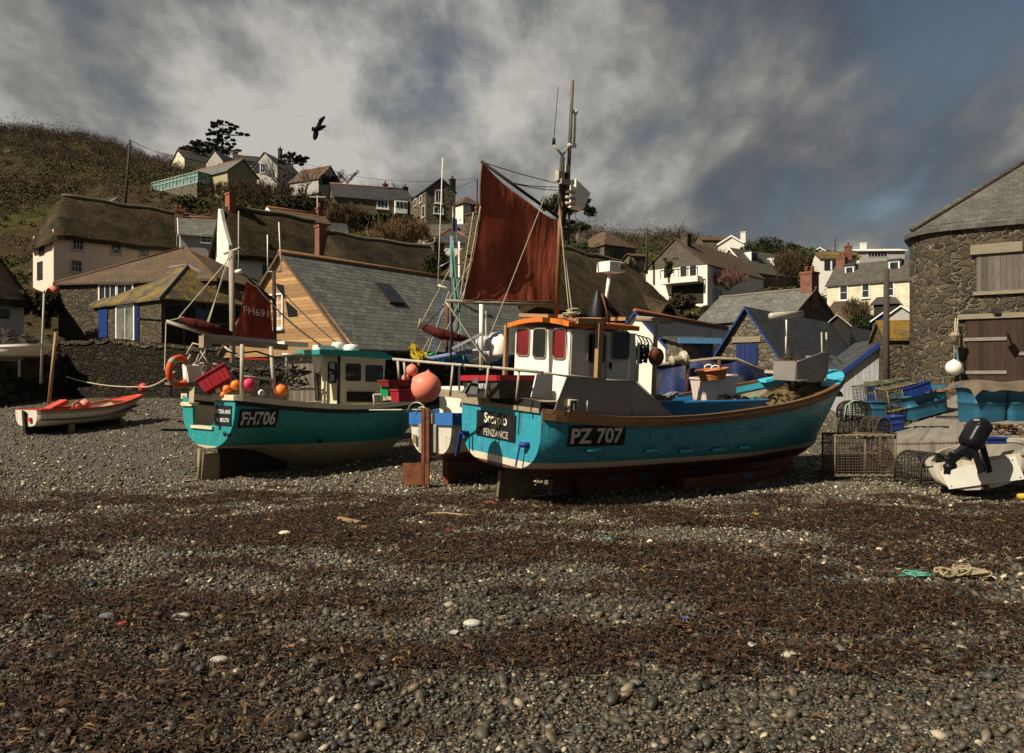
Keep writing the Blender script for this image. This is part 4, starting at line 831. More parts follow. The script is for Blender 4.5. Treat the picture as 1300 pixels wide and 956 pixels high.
# ------------------------------------------------------------ boats
def nodraw(*a): pass
class Hull(T):
    """L length, Lw keel-line length; bt/bm half beams; sheer, kz: functions of t"""
    def __init__(s, name, O, theta, roll, pitch, L, Lw, bt, bm, tm, sheer, kz, label, cat='boat', mats=None, deck=.8, nose=2.2, full=(2.8, .6), bowv=(1.25, 1.05), rake=.7, qround=.86, group=None, gw=.07):
        super().__init__(name, O, (R(roll), R(pitch), R(theta)), label, cat, group)
        s.L, s.Lw, s.bt, s.bm, s.tm, s.sheer, s.kz, s.nose, s.full, s.bowv, s.rake, s.qr = L, Lw, bt, bm, tm, sheer, kz, nose, full, bowv, rake, qround
        s.deckz = deck; s.gw = gw
    def B(s, t):
        if t < s.tm: b = s.bt+(s.bm-s.bt)*math.sin(math.pi/2*t/s.tm)
        else:
            q = (t-s.tm)/(1-s.tm); b = s.bm*max(0, (1-q**s.nose))**(.62)
        if t < .035: b *= s.qr+(1-s.qr)*math.sin(math.pi/2*t/.035)
        return b
    def f(s, t, q):
        k = max(0, min(1, (t-.45)/.5)); k = k*k*(3-2*k); j = max(0, 1-t/.32); m = (s.full[0]+.9*j)*(1-k)+s.bowv[0]*k; e = (s.full[1]-.26*j)*(1-k)+s.bowv[1]*k
        return max(0.0, (1-(1-q)**m))**e
    def pt(s, t, q, side=-1, off=0.0):
        """q: 0 keel line .. 1 sheer; side -1 near, +1 far"""
        z = s.kz(t)+(s.sheer(t)-s.kz(t))*q; x = t*(s.Lw+(s.L-s.Lw)*q**s.rake); return V((x, side*(max(s.B(t)*s.f(t, q)+off, 0.0)), z))
    def at(s, x, z, side=-1, off=0.0):
        t = x/s.L; q = .8
        for _ in range(12):
            q = min(1.1, max(.02, (z-s.kz(t))/(s.sheer(t)-s.kz(t)))); t = min(.999, max(0, x/(s.Lw+(s.L-s.Lw)*min(q, 1)**s.rake)))
        return s.pt(t, min(q, 1), side, off)
    def shell(s, outer, inner, deckm, tnotch=None, nt=44, nq=16, bulk=.05):
        ts = [0, .008, .02, .035]+[.035+(.965)*(i/nt)**.9 for i in range(1, nt+1)]; b = MB(); b.smooth = True; n = len(ts)
        qs = [(j/nq)**1.25 for j in range(nq+1)]
        for sd in (-1, 1):
            vs = [s.pt(t, q, sd) for t in ts for q in qs]; m = nq+1; b.m = 0
            fs = [[i*m+j, (i+1)*m+j, (i+1)*m+j+1, i*m+j+1] for i in range(n-1) for j in range(nq)]
            if sd > 0: fs = [f[::-1] for f in fs]
            b.add(vs, fs)
            # inner bulwark down to the deck
            b.m = 1; k = 5; vs = []
            for t in ts:
                dz = s.deck(t)
                for j in range(k+1):
                    z = s.sheer(t)+(dz-s.sheer(t))*j/k; q = max(.02, (z-s.kz(t))/(s.sheer(t)-s.kz(t))); p = s.pt(t, q, sd, -bulk); p.x = min(p.x, s.L-.1) if t > .9 else max(p.x, .0); vs.append(p)
            m = k+1; fs = [[i*m+j, i*m+j+1, (i+1)*m+j+1, (i+1)*m+j] for i in range(n-1) for j in range(k)]
            if sd > 0: fs = [f[::-1] for f in fs]
            b.add(vs, fs)
        b.m = 2; b.smooth = False; vs = []
        for t in ts:
            z = s.deck(t); q = max(.02, (z-s.kz(t))/(s.sheer(t)-s.kz(t)))
            for sd in (-1, 1): p = s.pt(t, q, sd, -bulk); vs.append(p)
        b.add(vs, [[2*i, 2*(i+1), 2*(i+1)+1, 2*i+1] for i in range(n-1)])
        s.hullo = s.l(b, 'hull', [outer, inner, deckm])
        # transom
        zs = [s.pt(0, q, -1) for q in qs]; half = [(p.y, p.z) for p in zs]
        ztop = s.sheer(0); poly = half[:]
        if tnotch is None: top = [(half[-1][0], ztop), (-half[-1][0], ztop)]
        else: top = [(half[-1][0], ztop)]+tnotch+[(-half[-1][0], tnotch[-1][1] if False else ztop)]
        pol = half[:-1]+top+[(-y, z) for y, z in half[:-1][::-1]]
        X = Matrix(((0, 1, 0, 0), (1, 0, 0, 0), (0, 0, 1, 0), (0, 0, 0, 1)))
        # drop duplicates
        pp = []
        for p in pol:
            if not pp or abs(p[0]-pp[-1][0])+abs(p[1]-pp[-1][1]) > 1e-4: pp.append(p)
        b = MB(); b.prism(pp, -.004, .05, X); s.tro = s.l(b, 'transom', outer)
    def deck(s, t): return min(s.deckz+.25*max(0, t-.7)/.3, s.sheer(t)-.1)
    def strip(s, name, mat, dz0, dz1, out, t0=0.0, t1=1.0, n=50, parent=None, inn=.03, sides=(-1, 1), inside=None):
        """a strake that follows the sheer: from sheer+dz0 to sheer+dz1, standing out by out"""
        b = MB(); inside = -s.gw if inside is None else inside; rows = []
        for sd in sides:
            lo = []
            for i in range(n+1):
                t = t0+(t1-t0)*i/n; zz = s.sheer(t); q0 = min(1, (zz+dz0-s.kz(t))/(zz-s.kz(t))); p = s.pt(t, min(q0, 1), sd); g = s.pt(t, 1, sd)
                # outward in plan
                a, c = s.pt(max(t-.01, 0), 1, sd), s.pt(min(t+.01, 1), 1, sd); d = (c-a); d.z = 0; d.normalize(); nn = V((d.y, -d.x, 0))*(1 if sd < 0 else -1)
                if t > .985: nn = V((1, 0, 0))*(t-.985)/.015+nn*(1-(t-.985)/.015); nn.normalize()
                base0 = V((p.x, p.y, zz+dz0)); base1 = V((g.x, g.y, zz+dz1))
                lo += [base0+nn*out, base1+nn*out, base1+nn*inside, base0+nn*inside]
            fs = []
            for i in range(n):
                for k in range(4): k2 = (k+1) % 4; fs.append([4*i+k, 4*(i+1)+k, 4*(i+1)+k2, 4*i+k2])
            fs += [[0, 1, 2, 3], [4*n+3, 4*n+2, 4*n+1, 4*n]]
            if sd > 0: fs = [f[::-1] for f in fs]
            b.add(lo, fs)
        return s.l(b, name, mat, parent)
    def keel(s, mat, z0=0.0, th=.13, t0=.13, t1=.93, n=16, fore=None, name='keel'):
        b = MB(); top, bot = [], []
        for i in range(n+1):
            t = t0+(t1-t0)*i/n; x = t*s.Lw; zk = s.kz(t); zb = z0 if fore is None else fore(t, zk); top.append((x, zk+.10)); bot.append((x, min(zb, zk)))
        b.prism(bot+top[::-1], -th/2, th/2); return s.l(b, name, mat)
    def side_text(s, txt, x0, zc, size, mat, off=.018, bold=.0, fw=1.0, side=-1, name='lettering', parent=None, slope=0.0, spacing=1.0):
        vs, fs, w, h = text_mesh(txt, size, bold, fw, spacing); out = []
        for u, v in vs: x = x0+u; out.append(s.at(x, zc-h/2+v+slope*u, side, off))
        b = MB(); b.add(out, fs); return s.l(b, name, mat, parent), w, h
    def side_plate(s, x0, x1, z0, z1, mat, off=.008, side=-1, name='name_board', parent=None, slope=0.0, n=12, m=5):
        b = MB(); b.grid(lambda u, v: s.at(x0+(x1-x0)*u, z0+(z1-z0)*v+slope*(x1-x0)*u, side, off), n, m)
        e = MB(); b.grid(lambda u, v: s.at(x0+(x1-x0)*(1-u), z0+(z1-z0)*v+slope*(x1-x0)*(1-u), side, off-.012), n, m)
        return s.l(b, name, mat, parent)
    def transom_text(s, txt, yc, zc, size, mat, off=.016, bold=0.0, fw=1.0, parent=None, slope=0.0, x=0):
        vs, fs, w, h = text_mesh(txt, size, bold, fw); b = MB(); b.add([(x-off-.004, yc+w/2-u, zc-h/2+v+slope*(w/2-u)) for u, v in vs], [f[::-1] for f in fs]); return s.l(b, 'lettering', mat, parent)
m_rope = simple('rope', c3(.42, .38, .26), .9, .3, 20); m_ropeg = simple('green_rope', c3(.10, .32, .24), .9, .3, 20); m_ropeb = simple('dark_rope', c3(.05, .045, .035), .9, .3, 20)
m_tan = simple('tan_wood', c3(.34, .21, .10), .6, .35, 4, .25, 20, stretch=(1, 6, 6)); m_oldw = simple('old_wood', c3(.30, .24, .16), .8, .4, 3, .3, 20, stretch=(1, 5, 5)); m_strake = simple('oiled_strake', c3(.17, .085, .035), .5, .45, 4, .3, 20, stretch=(.6, 4, 4), dirt=c3(.30, .22, .13), dirt_amt=.6)
m_alu = simple('aluminium', c3(.30, .28, .245), .5, .22, 2.5, .1, 30, metal=.55, dirt=c3(.12, .11, .09), dirt_amt=.62)
m_sail = None
def sailmat(name, c):
    t = NT(name); o = t.coord('Object'); n1 = t.noise(t.coord('Object', (2.2, 2.2, .5)), 1.5, 9, .75); n2 = t.noise(o, 6, 6, .7); sx = t.n('ShaderNodeSeparateXYZ'); t.l(o, sx.inputs[0]); fr = t.math('FRACT', t.math('MULTIPLY', t.math('ADD', sx.outputs[0], t.math('MULTIPLY', n1, .06)), 2.2)); seam = t.ramp(fr, [(0, c3(1, 1, 1)), (.035, c3(0, 0, 0))]); fold = t.noise(t.coord('Object', (5, 5, .8)), 1.4, 3, .5)
    col = t.ramp(n1, [(.28, dk(c, .30)), (.5, c), (.75, dk(c, 1.5))]); col = t.mix(.6, col, t.ramp(n2, [(.3, c3(.6, .6, .6)), (.7, c3(1.2, 1.1, 1.1))]), 'MULTIPLY')
    col = t.mix(seam, col, dk(c, .45)); m_ = t.fin(col, .85, t.bump(n2, .25, .02, t.bump(fold, .6, .10)), 0, .15); tr = t.n('ShaderNodeBsdfTranslucent'); t.l(col, tr.inputs[0]); mx_ = t.n('ShaderNodeMixShader'); mx_.inputs[0].default_value = .36; t.l(t.b.outputs[0], mx_.inputs[1]); t.l(tr.outputs[0], mx_.inputs[2]); t.l(mx_.outputs[0], t.out.inputs[0]); return m_
m_sail = sailmat('tan_sail', c3(.24, .062, .032)); m_steel = simple('steel_tube', c3(.34, .32, .28), .4, .25, 6, metal=.5); m_galv = simple('painted_tube', c3(.42, .38, .29), .6, .3, 6)
m_rust = simple('rust', c3(.16, .050, .020), .85, .5, 5, .5, 18, dirt=c3(.05, .02, .012), dirt_amt=.5)
m_black = simple('black_paint', c3(.010, .010, .010), .5, .5, 6, dirt=c3(.03, .05, .045), dirt_amt=.56); m_red = simple('red_paint', c3(.42, .030, .022), .5, .3, 5); m_orange = simple('orange_paint', c3(.62, .17, .025), .5, .3, 4, dirt=c3(.35, .10, .03), dirt_amt=.58)
m_buoyp = simple('pink_buoy', c3(.80, .23, .15), .5, .18, 4, .1, 30, dirt=c3(.42, .15, .09), dirt_amt=.62); m_buoyo = simple('orange_buoy', c3(.82, .20, .03), .45, .2, 4, dirt=c3(.4, .12, .03), dirt_amt=.6)
m_cover = simple('window_curtain', c3(.16, .012, .012), .3, .5, 3, spec=.6)
def buoy(name, c, r, mat, label, cat='buoy', group=None, up=V((0, 0, 1)), eye=.22, collar=None):
    t = T(name, c, (0, 0, 0), label, cat, group); q = up.to_track_quat('Z', 'Y').to_matrix().to_4x4(); b = MB()
    prof = [(.002, -r)]+[(r*math.sin(math.pi*i/14), -r*math.cos(math.pi*i/14)) for i in range(1, 12)]+[(r*.30, r*.955), (r*.14, r*1.02), (r*.12, r*1.12), (.002, r*1.13)]
    b.lathe(prof, 24, q); t.l(b, 'float', mat); b = MB(); n = 10
    b.tube([q @ V((r*.12*math.cos(2*math.pi*k/n), 0, r*1.16+r*.10*math.sin(2*math.pi*k/n))) for k in range(n+1)], r*.035, 5); t.l(b, 'eye', collar or m_blued); return t
# ============ the big blue boat
tA = R(34)
def sheerA(t): return 1.50-.30*math.sin(math.pi*min(t/.5, 1)*.5)*(1 if t < .5 else 0)-(.30 if t >= .5 else 0)*(1-((t-.5)/.5)**1.7)+(.0 if t < .5 else .78*((t-.5)/.5)**1.9)+.08*0
def sheerA(t):
    xs = [0, .1, .2, .35, .5, .65, .8, .9, 1.0]; zs = [1.55, 1.46, 1.42, 1.44, 1.54, 1.68, 1.90, 2.10, 2.32]
    return float(np.interp(t, xs, zs)) if False else _sp(t, xs, zs)
def _sp(t, xs, zs):
    for i in range(len(xs)-1):
        if t <= xs[i+1] or i == len(xs)-2:
            h = xs[i+1]-xs[i]; u = (t-xs[i])/h
            m0 = (zs[i+1]-zs[max(i-1, 0)])/(xs[i+1]-xs[max(i-1, 0)]); m1 = (zs[min(i+2, len(xs)-1)]-zs[i])/(xs[min(i+2, len(xs)-1)]-xs[i])
            return (2*u**3-3*u**2+1)*zs[i]+(u**3-2*u**2+u)*h*m0+(-2*u**3+3*u**2)*zs[i+1]+(u**3-u**2)*h*m1
def kzA(t): return _sp(t, [0, .12, .3, .6, .8, .92, 1.0], [.52, .34, .27, .27, .29, .36, .62])
A = Hull('fishing_boat', (-.27, 13.32, .02), 34, 2.6, .8, 9.22, 8.72, 1.32, 1.50, .42, sheerA, kzA, 'large turquoise fishing boat with tan sail and orange wheelhouse roof', 'fishing boat', deck=.95, nose=2.9, bowv=(1.5, .9), rake=.8, qround=.93)
m_hA = hullmat('hull_turquoise', c3(.022, .26, .34), c3(.55, .50, .38), c3(.13, .028, .016), .585, .70, patch=c3(.02, .15, .19))
m_inA = simple('inner_cream', c3(.36, .33, .25), .6, .3, 3, dirt=c3(.15, .12, .08), dirt_amt=.55); m_deckA = simple('deck_grey', c3(.20, .18, .14), .8, .3, 3)
A.shell(m_hA, m_inA, m_deckA)
A.strip('inner_strake', simple('inner_turquoise', c3(.045, .36, .46), .4, .2, 3), -.17, -.032, -.055, .30, .97, inside=-.075)
A.strip('rubbing_strake', m_strake, -.13, -.035, .055, 0, 1)
A.strip('gunwale', m_strake, -.03, .035, .035, .0, .857)
A.strip('bow_capping', mt('bowcap', lambda: simple('bow_turquoise', c3(.07, .46, .60), .35, .15, 3)), -.025, .04, .03, .86, .998, inside=-.34)
b = MB(); b.bx(-.05, .14, -1.2, 1.2, sheerA(0)-.035, sheerA(0)+.035); A.l(b, 'transom_capping', m_oldw)
A.keel(m_hA, -.1, .16, .17, .90, fore=lambda t, zk: max(-.1, -.1+(t-.72)*1.3) if t > .72 else -.1)
# belly fairing of red bottom is part of the hull; bilge keel pad
b = MB(); b.beam((3.6, -.75, .10), (6.6, -.62, .12), .16, .26); A.l(b, 'bilge_keel', m_hA)
# rudder, propeller, skeg
m_rud = simple('rudder_olive', c3(.13, .115, .06), .75, .4, 3, .3, 14, dirt=c3(.16, .13, .07), dirt_amt=.6)
b = MB(); b.prism([(-.16, -.09), (.44, -.09), (.48, .34), (.38, .47), (-.20, .44), (-.24, .0)], -.035, .035, Matrix.Translation((.26, 0, 0))); A.l(b, 'rudder', m_rud)
b = MB(); b.tube([(.50, 0, -.1), (.50, 0, .72)], .028, 8); A.l(b, 'rudder_stock', m_steel)
b = MB()
for k in range(3):
    a = k*2.094+.4; b.add([V((.98+.05*sx, .0+math.cos(a+w)*r_, .27+math.sin(a+w)*r_)) for r_, w, sx in ((.03, -.8, 0), (.20, -.42, -1), (.24, 0, 0), (.20, .42, 1), (.03, .8, 0))], [[0, 1, 2, 3, 4]])
b.tube([(.88, 0, .27), (1.2, 0, .27)], .045, 8); A.l(b, 'propeller', mt('bronze', lambda: simple('bronze', c3(.20, .14, .06), .5, .3, 6, metal=.6)))
b = MB(); b.prism([(1.12, -.08), (1.7, -.08), (1.7, .5), (1.25, .5), (1.16, .36)], -.08, .08); b.beam((.2, 0, -.07), (1.7, 0, -.07), .1, .05); A.l(b, 'skeg', m_hA)
# stripes of tube vents along the side
m_vent = simple('vent_turquoise', c3(.06, .42, .52), .35, .2, 5)
for px, py in ((828, 573), (873, 573.5), (915, 572), (950, 569), (755, 572.5)):
    p = A.on(px-8, py, 1, -1.42); q = A.at(p.x, p.z, -1, .0); e = A.at(p.x+.26, p.z+.01, -1, .03); b = MB(); b.tube([q+V((0, -.035, 0)), e+V((.02, -.035, 0))], .028, 8); o_ = A.l(b, 'scupper', m_vent); b = MB(); b.tube([q+V((-.003, -.035, 0)), q+V((-.012, -.035, 0))], .02, 8); A.l(b, 'opening', m_black, o_)
# transom fittings
for px, py in ((594, 541), (567+54, 543)):
    p = A.on(px, py, 0, 0)
p = A.on(596, 537, 0, 0)
b = MB(); b.tube([(.0, .60, 1.08), (-.04, .60, 1.08)], .06, 10); A.l(b, 'exhaust', m_black)
m_bl = simple('blue_flap', c3(.012, .035, .20), .5, .2, 5)
for y, z, w in ((1.06, .98, .10), (-.82, .98, .03)):
    b = MB(); b.tube([(0, y-.09, z), (-.12, y, z)], .045, 8); b.beam((-.10, y+.02, z+.02), (-.13, y+.08, z-.42 if w > .05 else z-.36), w, .02); A.l(b, 'drain_flap', m_bl)
# name board and letters on the transom
b = MB(); p0 = A.on(607, 513, 0, 0); p1 = A.on(656, 555, 0, 0); yb0, yb1 = min(p0.y, p1.y), max(p0.y, p1.y); zb0, zb1 = .98, 1.42
b.bx(-.022, -.003, yb0+.02, yb1, zb0, zb1); nb = A.l(b, 'name_board', m_black); m_let = simple('worn_cream', c3(.62, .57, .45), .7, .3, 9, dirt=c3(.12, .10, .08), dirt_amt=.66); m_let2 = simple('worn_cream_faded', c3(.34, .31, .25), .7, .3, 9, dirt=c3(.03, .03, .03), dirt_amt=.54)
yc = (yb0+yb1)/2; A.transom_text('Scorpio', yc, 1.29, .25, m_let, .024, .006, .92, nb); A.transom_text('PENZANCE', yc-.02, 1.07, .165, m_let2, .024, .004, .92, nb)
# registration on the side
xp0 = A.on(722, 545, 1, -1.36).x; xp1 = A.on(794, 545, 1, -1.42).x
zp = 1.155; pl = A.side_plate(xp0, xp1, zp-.17, zp+.17, m_black, .008)
txo, w, h_ = A.side_text('PZ 707', xp0+.06, zp, .30, m_let, .016, .008, (xp1-xp0-.12)/ (1.22*1.0) if False else 1.0, parent=pl)
bpy.data.objects.remove(txo); _, _, w0, _ = text_mesh('PZ 707', .33, .010, 1.0); A.side_text('PZ 707', xp0+.06, zp, .33, m_let, .016, .010, (xp1-xp0-.12)/w0, parent=pl)
# wheelhouse: plan a .74-2.22, b -.85-.72
wx0, wx1, wy0, wy1, wz0, wz1 = .78, 2.12, -.86, .74, .95, 2.86
m_wh = simple('wheelhouse_white', c3(.80, .76, .66), .35, .07, 2, .05, dirt=c3(.50, .45, .36), dirt_amt=.66); m_whs = simple('wheelhouse_side_grey', c3(.52, .50, .44), .5, .12, 2, .05, dirt=c3(.30, .28, .22), dirt_amt=.64)
def roundpanel(t, name, ax, val, sg, u0, u1, z0, z1, mat, rim, parent=None, rr=.08, proud=.012, rimw=.022):
    def ring(du, d):
        pts = []; r_ = rr+du
        for cx, cz, a0 in ((u1-rr, z1-rr, 0), (u0+rr, z1-rr, 90), (u0+rr, z0+rr, 180), (u1-rr, z0+rr, 270)):
            for k in range(6): a = R(a0+k*18); pts.append((cx+r_*math.cos(a), cz+r_*math.sin(a)))
        return [V((val+sg*d, u, z)) if ax == 0 else V((u, val+sg*d, z)) for u, z in pts]
    n = 24; b = MB(); A_, B_, C_, D_ = ring(rimw, 0), ring(rimw, proud+.012), ring(0, proud+.012), ring(0, proud-.006)
    vs = A_+B_+C_+D_; fs = []
    for k in range(3):
        for i in range(n): i2 = (i+1) % n; fs.append([k*n+i, k*n+i2, (k+1)*n+i2, (k+1)*n+i])
    b.add(vs, fs); fr = t.l(b, name, rim, parent); b = MB(); b.add(ring(0, proud-.004), [list(range(n))]); t.l(b, 'pane', mat, fr); return fr
b = MB(); b.bx(wx0, wx1, wy0, wy1, wz0, wz1); b.m = 1
# side sheets: flank in a greyer tone, slightly proud of the white house
b.bx(wx0+.03, wx1-.05, wy0-.012, wy0, wz0, wz1-.02); b.m = 0
wh = A.l(b, 'wheelhouse', [m_wh, m_whs])
# sloping front
b = MB(); b.prism([(wx1, wz0), (wx1+.32, wz0), (wx1+.1, wz1), (wx1, wz1)], wy0+.004, wy1-.004); A.l(b, 'wheelhouse_front', m_whs, wh)
m_dg = glass('dark_glass', c3(.012, .014, .014), .06)
for (x0, y0, x1, y1), mm in (((658, 418, 672, 451), m_cover), ((679, 418, 693, 454), m_dg), ((704, 418, 718, 455), m_cover)):
    a = A.on(x0, y0, 0, wx0); c = A.on(x1, y1, 0, wx0); u0, u1 = sorted((a.y, c.y)); u0 = max(u0, wy0+.05); roundpanel(A, 'window', 0, wx0, -1, u0, u1, min(a.z, c.z), max(a.z, c.z), mm, m_steel, wh, .06)
for (x0, y0, x1, y1) in ((747, 424, 767, 460), (777, 421, 797, 456)):
    a = A.on(x0, y0, 1, wy0-.012); c = A.on(x1, y1, 1, wy0-.012); u0, u1 = sorted((a.x, c.x)); roundpanel(A, 'window', 1, wy0-.012, -1, u0, u1, min(a.z, c.z), max(a.z, c.z), m_dg, m_alu, wh, .06)
a = A.on(771, 408, 1, wy0-.012); b = MB(); b.bx(a.x-.012, a.x+.012, wy0-.03, wy0-.012, 1.5, wz1-.1); A.l(b, 'door_post', m_alu, wh)
a = A.on(744, 408, 1, wy0-.012); b = MB(); b.bx(a.x-.006, a.x+.006, wy0-.02, wy0-.012, 1.5, wz1-.1); A.l(b, 'panel_seam', m_alu, wh)
a = A.on(774, 464, 1, wy0-.012); b = MB(); b.beam((a.x, wy0-.04, a.z-.06), (a.x, wy0-.04, a.z+.06), .03); b.bx(a.x-.02, a.x+.02, wy0-.04, wy0-.012, a.z-.03, a.z+.03); A.l(b, 'door_handle', m_dark, wh)
# orange roof, arched a little aft
b = MB(); n = 10
def rf(i, j, top): x = wx0-.12+(wx1-wx0+.22)*i; y = wy0-.10+(wy1-wy0+.20)*j; return V((x, y, wz1+(.04 if not top else .12)+.09*math.sin(math.pi*j)))
b.grid(lambda u, v: rf(u, v, 1), 1, n); b.grid(lambda u, v: rf(1-u, v, 0), 1, n)
for i in range(n):
    for u in (0, 1): b.quad(rf(u, i/n, 0), rf(u, (i+1)/n, 0), rf(u, (i+1)/n, 1), rf(u, i/n, 1))
for v in (0, 1): b.quad(rf(0, v, 0), rf(1, v, 0), rf(1, v, 1), rf(0, v, 1))
A.l(b, 'wheelhouse_roof', m_orange, wh)
b = MB(); b.beam((wx0+.05, wy0-.02, wz1+.21), (wx0+.02, wy1-.1, wz1+.27), .07, .06); b.beam((wx1-.15, wy0-.05, wz1+.24), (wx1-.15, wy1, wz1+.26), .07, .06); A.l(b, 'roof_battens', m_tan, wh)
# wooden gallows posts either side, long aluminium side shield
pz = [A.on(762, 402, 1, -1.02), A.on(762, 520, 1, -1.02)]; b = MB(); b.beam(V((pz[0].x, -1.02, 1.40)), V((pz[0].x, -1.02, 2.98)), .10, .09); A.l(b, 'post', m_tan)
b = MB(); q = A.on(733, 404, 1, -1.02); b.beam((q.x, -1.0, 3.0), (pz[0].x+.12, -1.0, 3.02), .09, .09); A.l(b, 'post_head', m_tan)
b = MB(); q = A.on(642, 420, 0, wx0-.1); b.beam((wx0-.08, q.y, 1.5), (wx0-.08, q.y, 2.95), .07, .07); A.l(b, 'post', m_tan)
def sd(px, py, y=-1.22): return A.on(px, py, 1, y)
pts = [sd(645, 470), sd(720, 476), sd(768, 482), sd(806, 484), sd(852, 522), sd(700, 516), sd(640, 508)]
pl_ = [(p.x, p.z) for p in pts]; pl_[4] = (pl_[4][0], 1.44); pl_[5] = (pl_[5][0], 1.43); pl_[6] = (max(pl_[6][0], .1), 1.5); pl_[0] = (max(pl_[0][0], .1), pl_[0][1])
b = MB(); b.prism(pl_[1:6], -1.235, -1.215); sh = A.l(b, 'side_shield', m_alu)
b = MB(); 
for i in (1, 2, 3): b.tube([(pl_[i][0], -1.24, pl_[i][1]), (pl_[i+1][0], -1.24, pl_[i+1][1])], .016, 6)
A.l(b, 'shield_rim', m_steel, sh)
for px in (803, 745): q = sd(px, 500); b = MB(); b.tube([(q.x, -1.242, 1.45), (q.x, -1.242, 1.72)], .012, 6); A.l(b, 'stiffener', m_steel, sh)
b = MB(); q = sd(729, 500, -1.27); b.tube([(q.x-.09, -1.27, 1.45), (q.x-.09, -1.27, 1.72), (q.x+.07, -1.27, 1.72), (q.x+.07, -1.27, 1.45)], .03, 8); b.tube([(q.x-.02, -1.29, 1.45), (q.x-.02, -1.29, 1.66), (q.x+.03, -1.29, 1.45)], .025, 8); A.l(b, 'fairlead', m_galv)
# white panel aft of the wheelhouse
b = MB(); b.add([A.I @ P(*p) for p in ((677, 503, 12.35), (700, 506.5, 12.35), (701.5, 475, 12.45), (681, 474, 12.45))], [[0, 1, 2, 3], [3, 2, 1, 0]]); 
wp0 = A.on(676, 504, 1, -.98); wp1 = A.on(701, 475, 1, -.98); b = MB(); b.prism([(wp0.x-.03, wp0.z), (wp1.x, wp0.z-.02), (wp1.x, wp1.z), (wp0.x+.05, wp1.z)], -1.0, -.97); A.l(b, 'white_panel', m_wh)
# mast, gaff, boom, sail, aerials -- all near the wheelhouse centre
D = 13.3
mb_ = A.loc(706, 404, D); mt_ = A.loc(706, 188, D)
mx, my = mb_.x, mb_.y
b = MB(); b.tube([(mx, my, wz1+.12), (mx, my, 4.3), (mx+.01, my, 5.0)], [.052, .048, .045], 10); A.l(b, 'mast', simple('varnished_mast', c3(.20, .085, .03), .5, .35, 6))
b = MB(); b.tube([(mx+.01, my, 4.4), (mx, my, 5.75)], .042, 8); b.tube([(mx+.09, my, 4.6), (mx+.09, my, 5.5)], .03, 8); A.l(b, 'mast_extension', m_ropeb)
b = MB(); b.tube([(mx+.14, my, 4.95), (mx+.155, my, 7.06)], [.034, .028], 8); A.l(b, 'topmast', simple('top_pole', c3(.13, .10, .07), .6, .3, 6))
b = MB(); b.tube([(mx-.19, my, 5.93), (mx, my, 5.78), (mx+.14, my, 5.98)], .022, 6); b.tube([(mx, my, 5.4), (mx, my, 5.8)], .03, 6); A.l(b, 'aerial_yard', m_galv)
b = MB(); b.tube([(mx-.19, my, 5.93), (mx-.19, my, 6.03)], .028, 6); b.tube([(mx-.19, my, 6.03), (mx-.14, my, 6.9)], .006, 5); A.l(b, 'whip_aerial', m_dark)
b = MB(); b.tube([(mx+.24, my, 5.98), (mx+.24, my, 6.52)], .022, 8); b.tube([(mx+.24, my, 6.52), (mx+.24, my, 6.58)], .042, 8); b.tube([(mx+.12, my, 5.98), (mx+.27, my, 5.98)], .035, 6); A.l(b, 'gps_aerial', m_wh)
b = MB(); 
for z in (4.98, 5.08, 5.18): b.tube([(mx+.05, my-.08, z), (mx+.22, my-.08, z)], .030, 8)
b.box((mx+.08, my-.02, 5.56), (.05, .05, .06)); b.box((mx-.06, my-.03, 5.42), (.06, .05, .08)); b.box((mx+.02, my-.05, 5.33), (.10, .06, .04)); A.l(b, 'navigation_lights', m_galv)
b = MB(); c0 = V((mx+.22, my, 5.28)); b.add([c0+V(v) for v in ((0, -.12, .12), (.34, -.10, -.06), (.34, .14, -.06), (0, .14, .14), (.03, -.10, -.32), (.22, -.08, -.34), (.22, .12, -.34), (.03, .12, -.32))], [[0, 1, 2, 3], [0, 4, 5, 1], [1, 5, 6, 2], [4, 0, 3, 7], [7, 6, 5, 4], [3, 2, 6, 7]]); A.l(b, 'radar_reflector', m_wh)
gp = A.loc(611, 205, 12.6); gq = V((mx+.02, my, 4.72)); b = MB(); b.tube([gp, gq], .028, 8); A.l(b, 'gaff', m_dark)
bp = A.loc(566, 382, 12.3); bq = V((mx-.03, my, A.loc(700, 388, D).z)); b = MB(); b.tube([bp, bq], [.028, .032], 8); A.l(b, 'boom', m_oldw)
# sail: grid between four corners with belly and hemmed foot
s00, s10, s11, s01 = A.loc(589, 379, 12.45), V((mx-.07, my, bq.z+.07)), V((mx-.06, my, 4.66)), A.loc(611, 207, 12.6)
def sailpt(u, v):
    p = s00.lerp(s10, u).lerp(s01.lerp(s11, u), v); bel = .16*math.sin(math.pi*u)*math.sin(math.pi*min(v*1.05, 1))
    crease = .012*math.sin(u*23+v*9)*(1-v)+.02*math.sin(u*8-v*14)*v*(1-u); p = p+V((-.25, 1.0, 0)).normalized()*(bel+crease); p.z += -.06*math.sin(math.pi*u)*(v > .99)*1 - .02*math.sin(math.pi*u)*(1-v)
    p.x += .10*math.sin(math.pi*v)*(1-u); return p
b = MB(); b.smooth = True; b.grid(sailpt, 40, 40); sl_ = A.l(b, 'sail', m_sail)
b = MB(); b.tube([sailpt(0, k/14) for k in range(15)], .014, 5); b.tube([sailpt(k/14, 0) for k in range(15)], .013, 5); A.l(b, 'bolt_rope', mt('tanrope', lambda: simple('tan_rope', c3(.14, .055, .03), .9)), sl_)
b = MB()
for k in range(9): u = k/8; p = sailpt(u, 0); q = bp.lerp(bq, (p-bp).dot(bq-bp)/(bq-bp).length_squared); b.tube([p, q-V((0, 0, .05))], .008, 4)
A.l(b, 'lacing', m_rope, sl_)
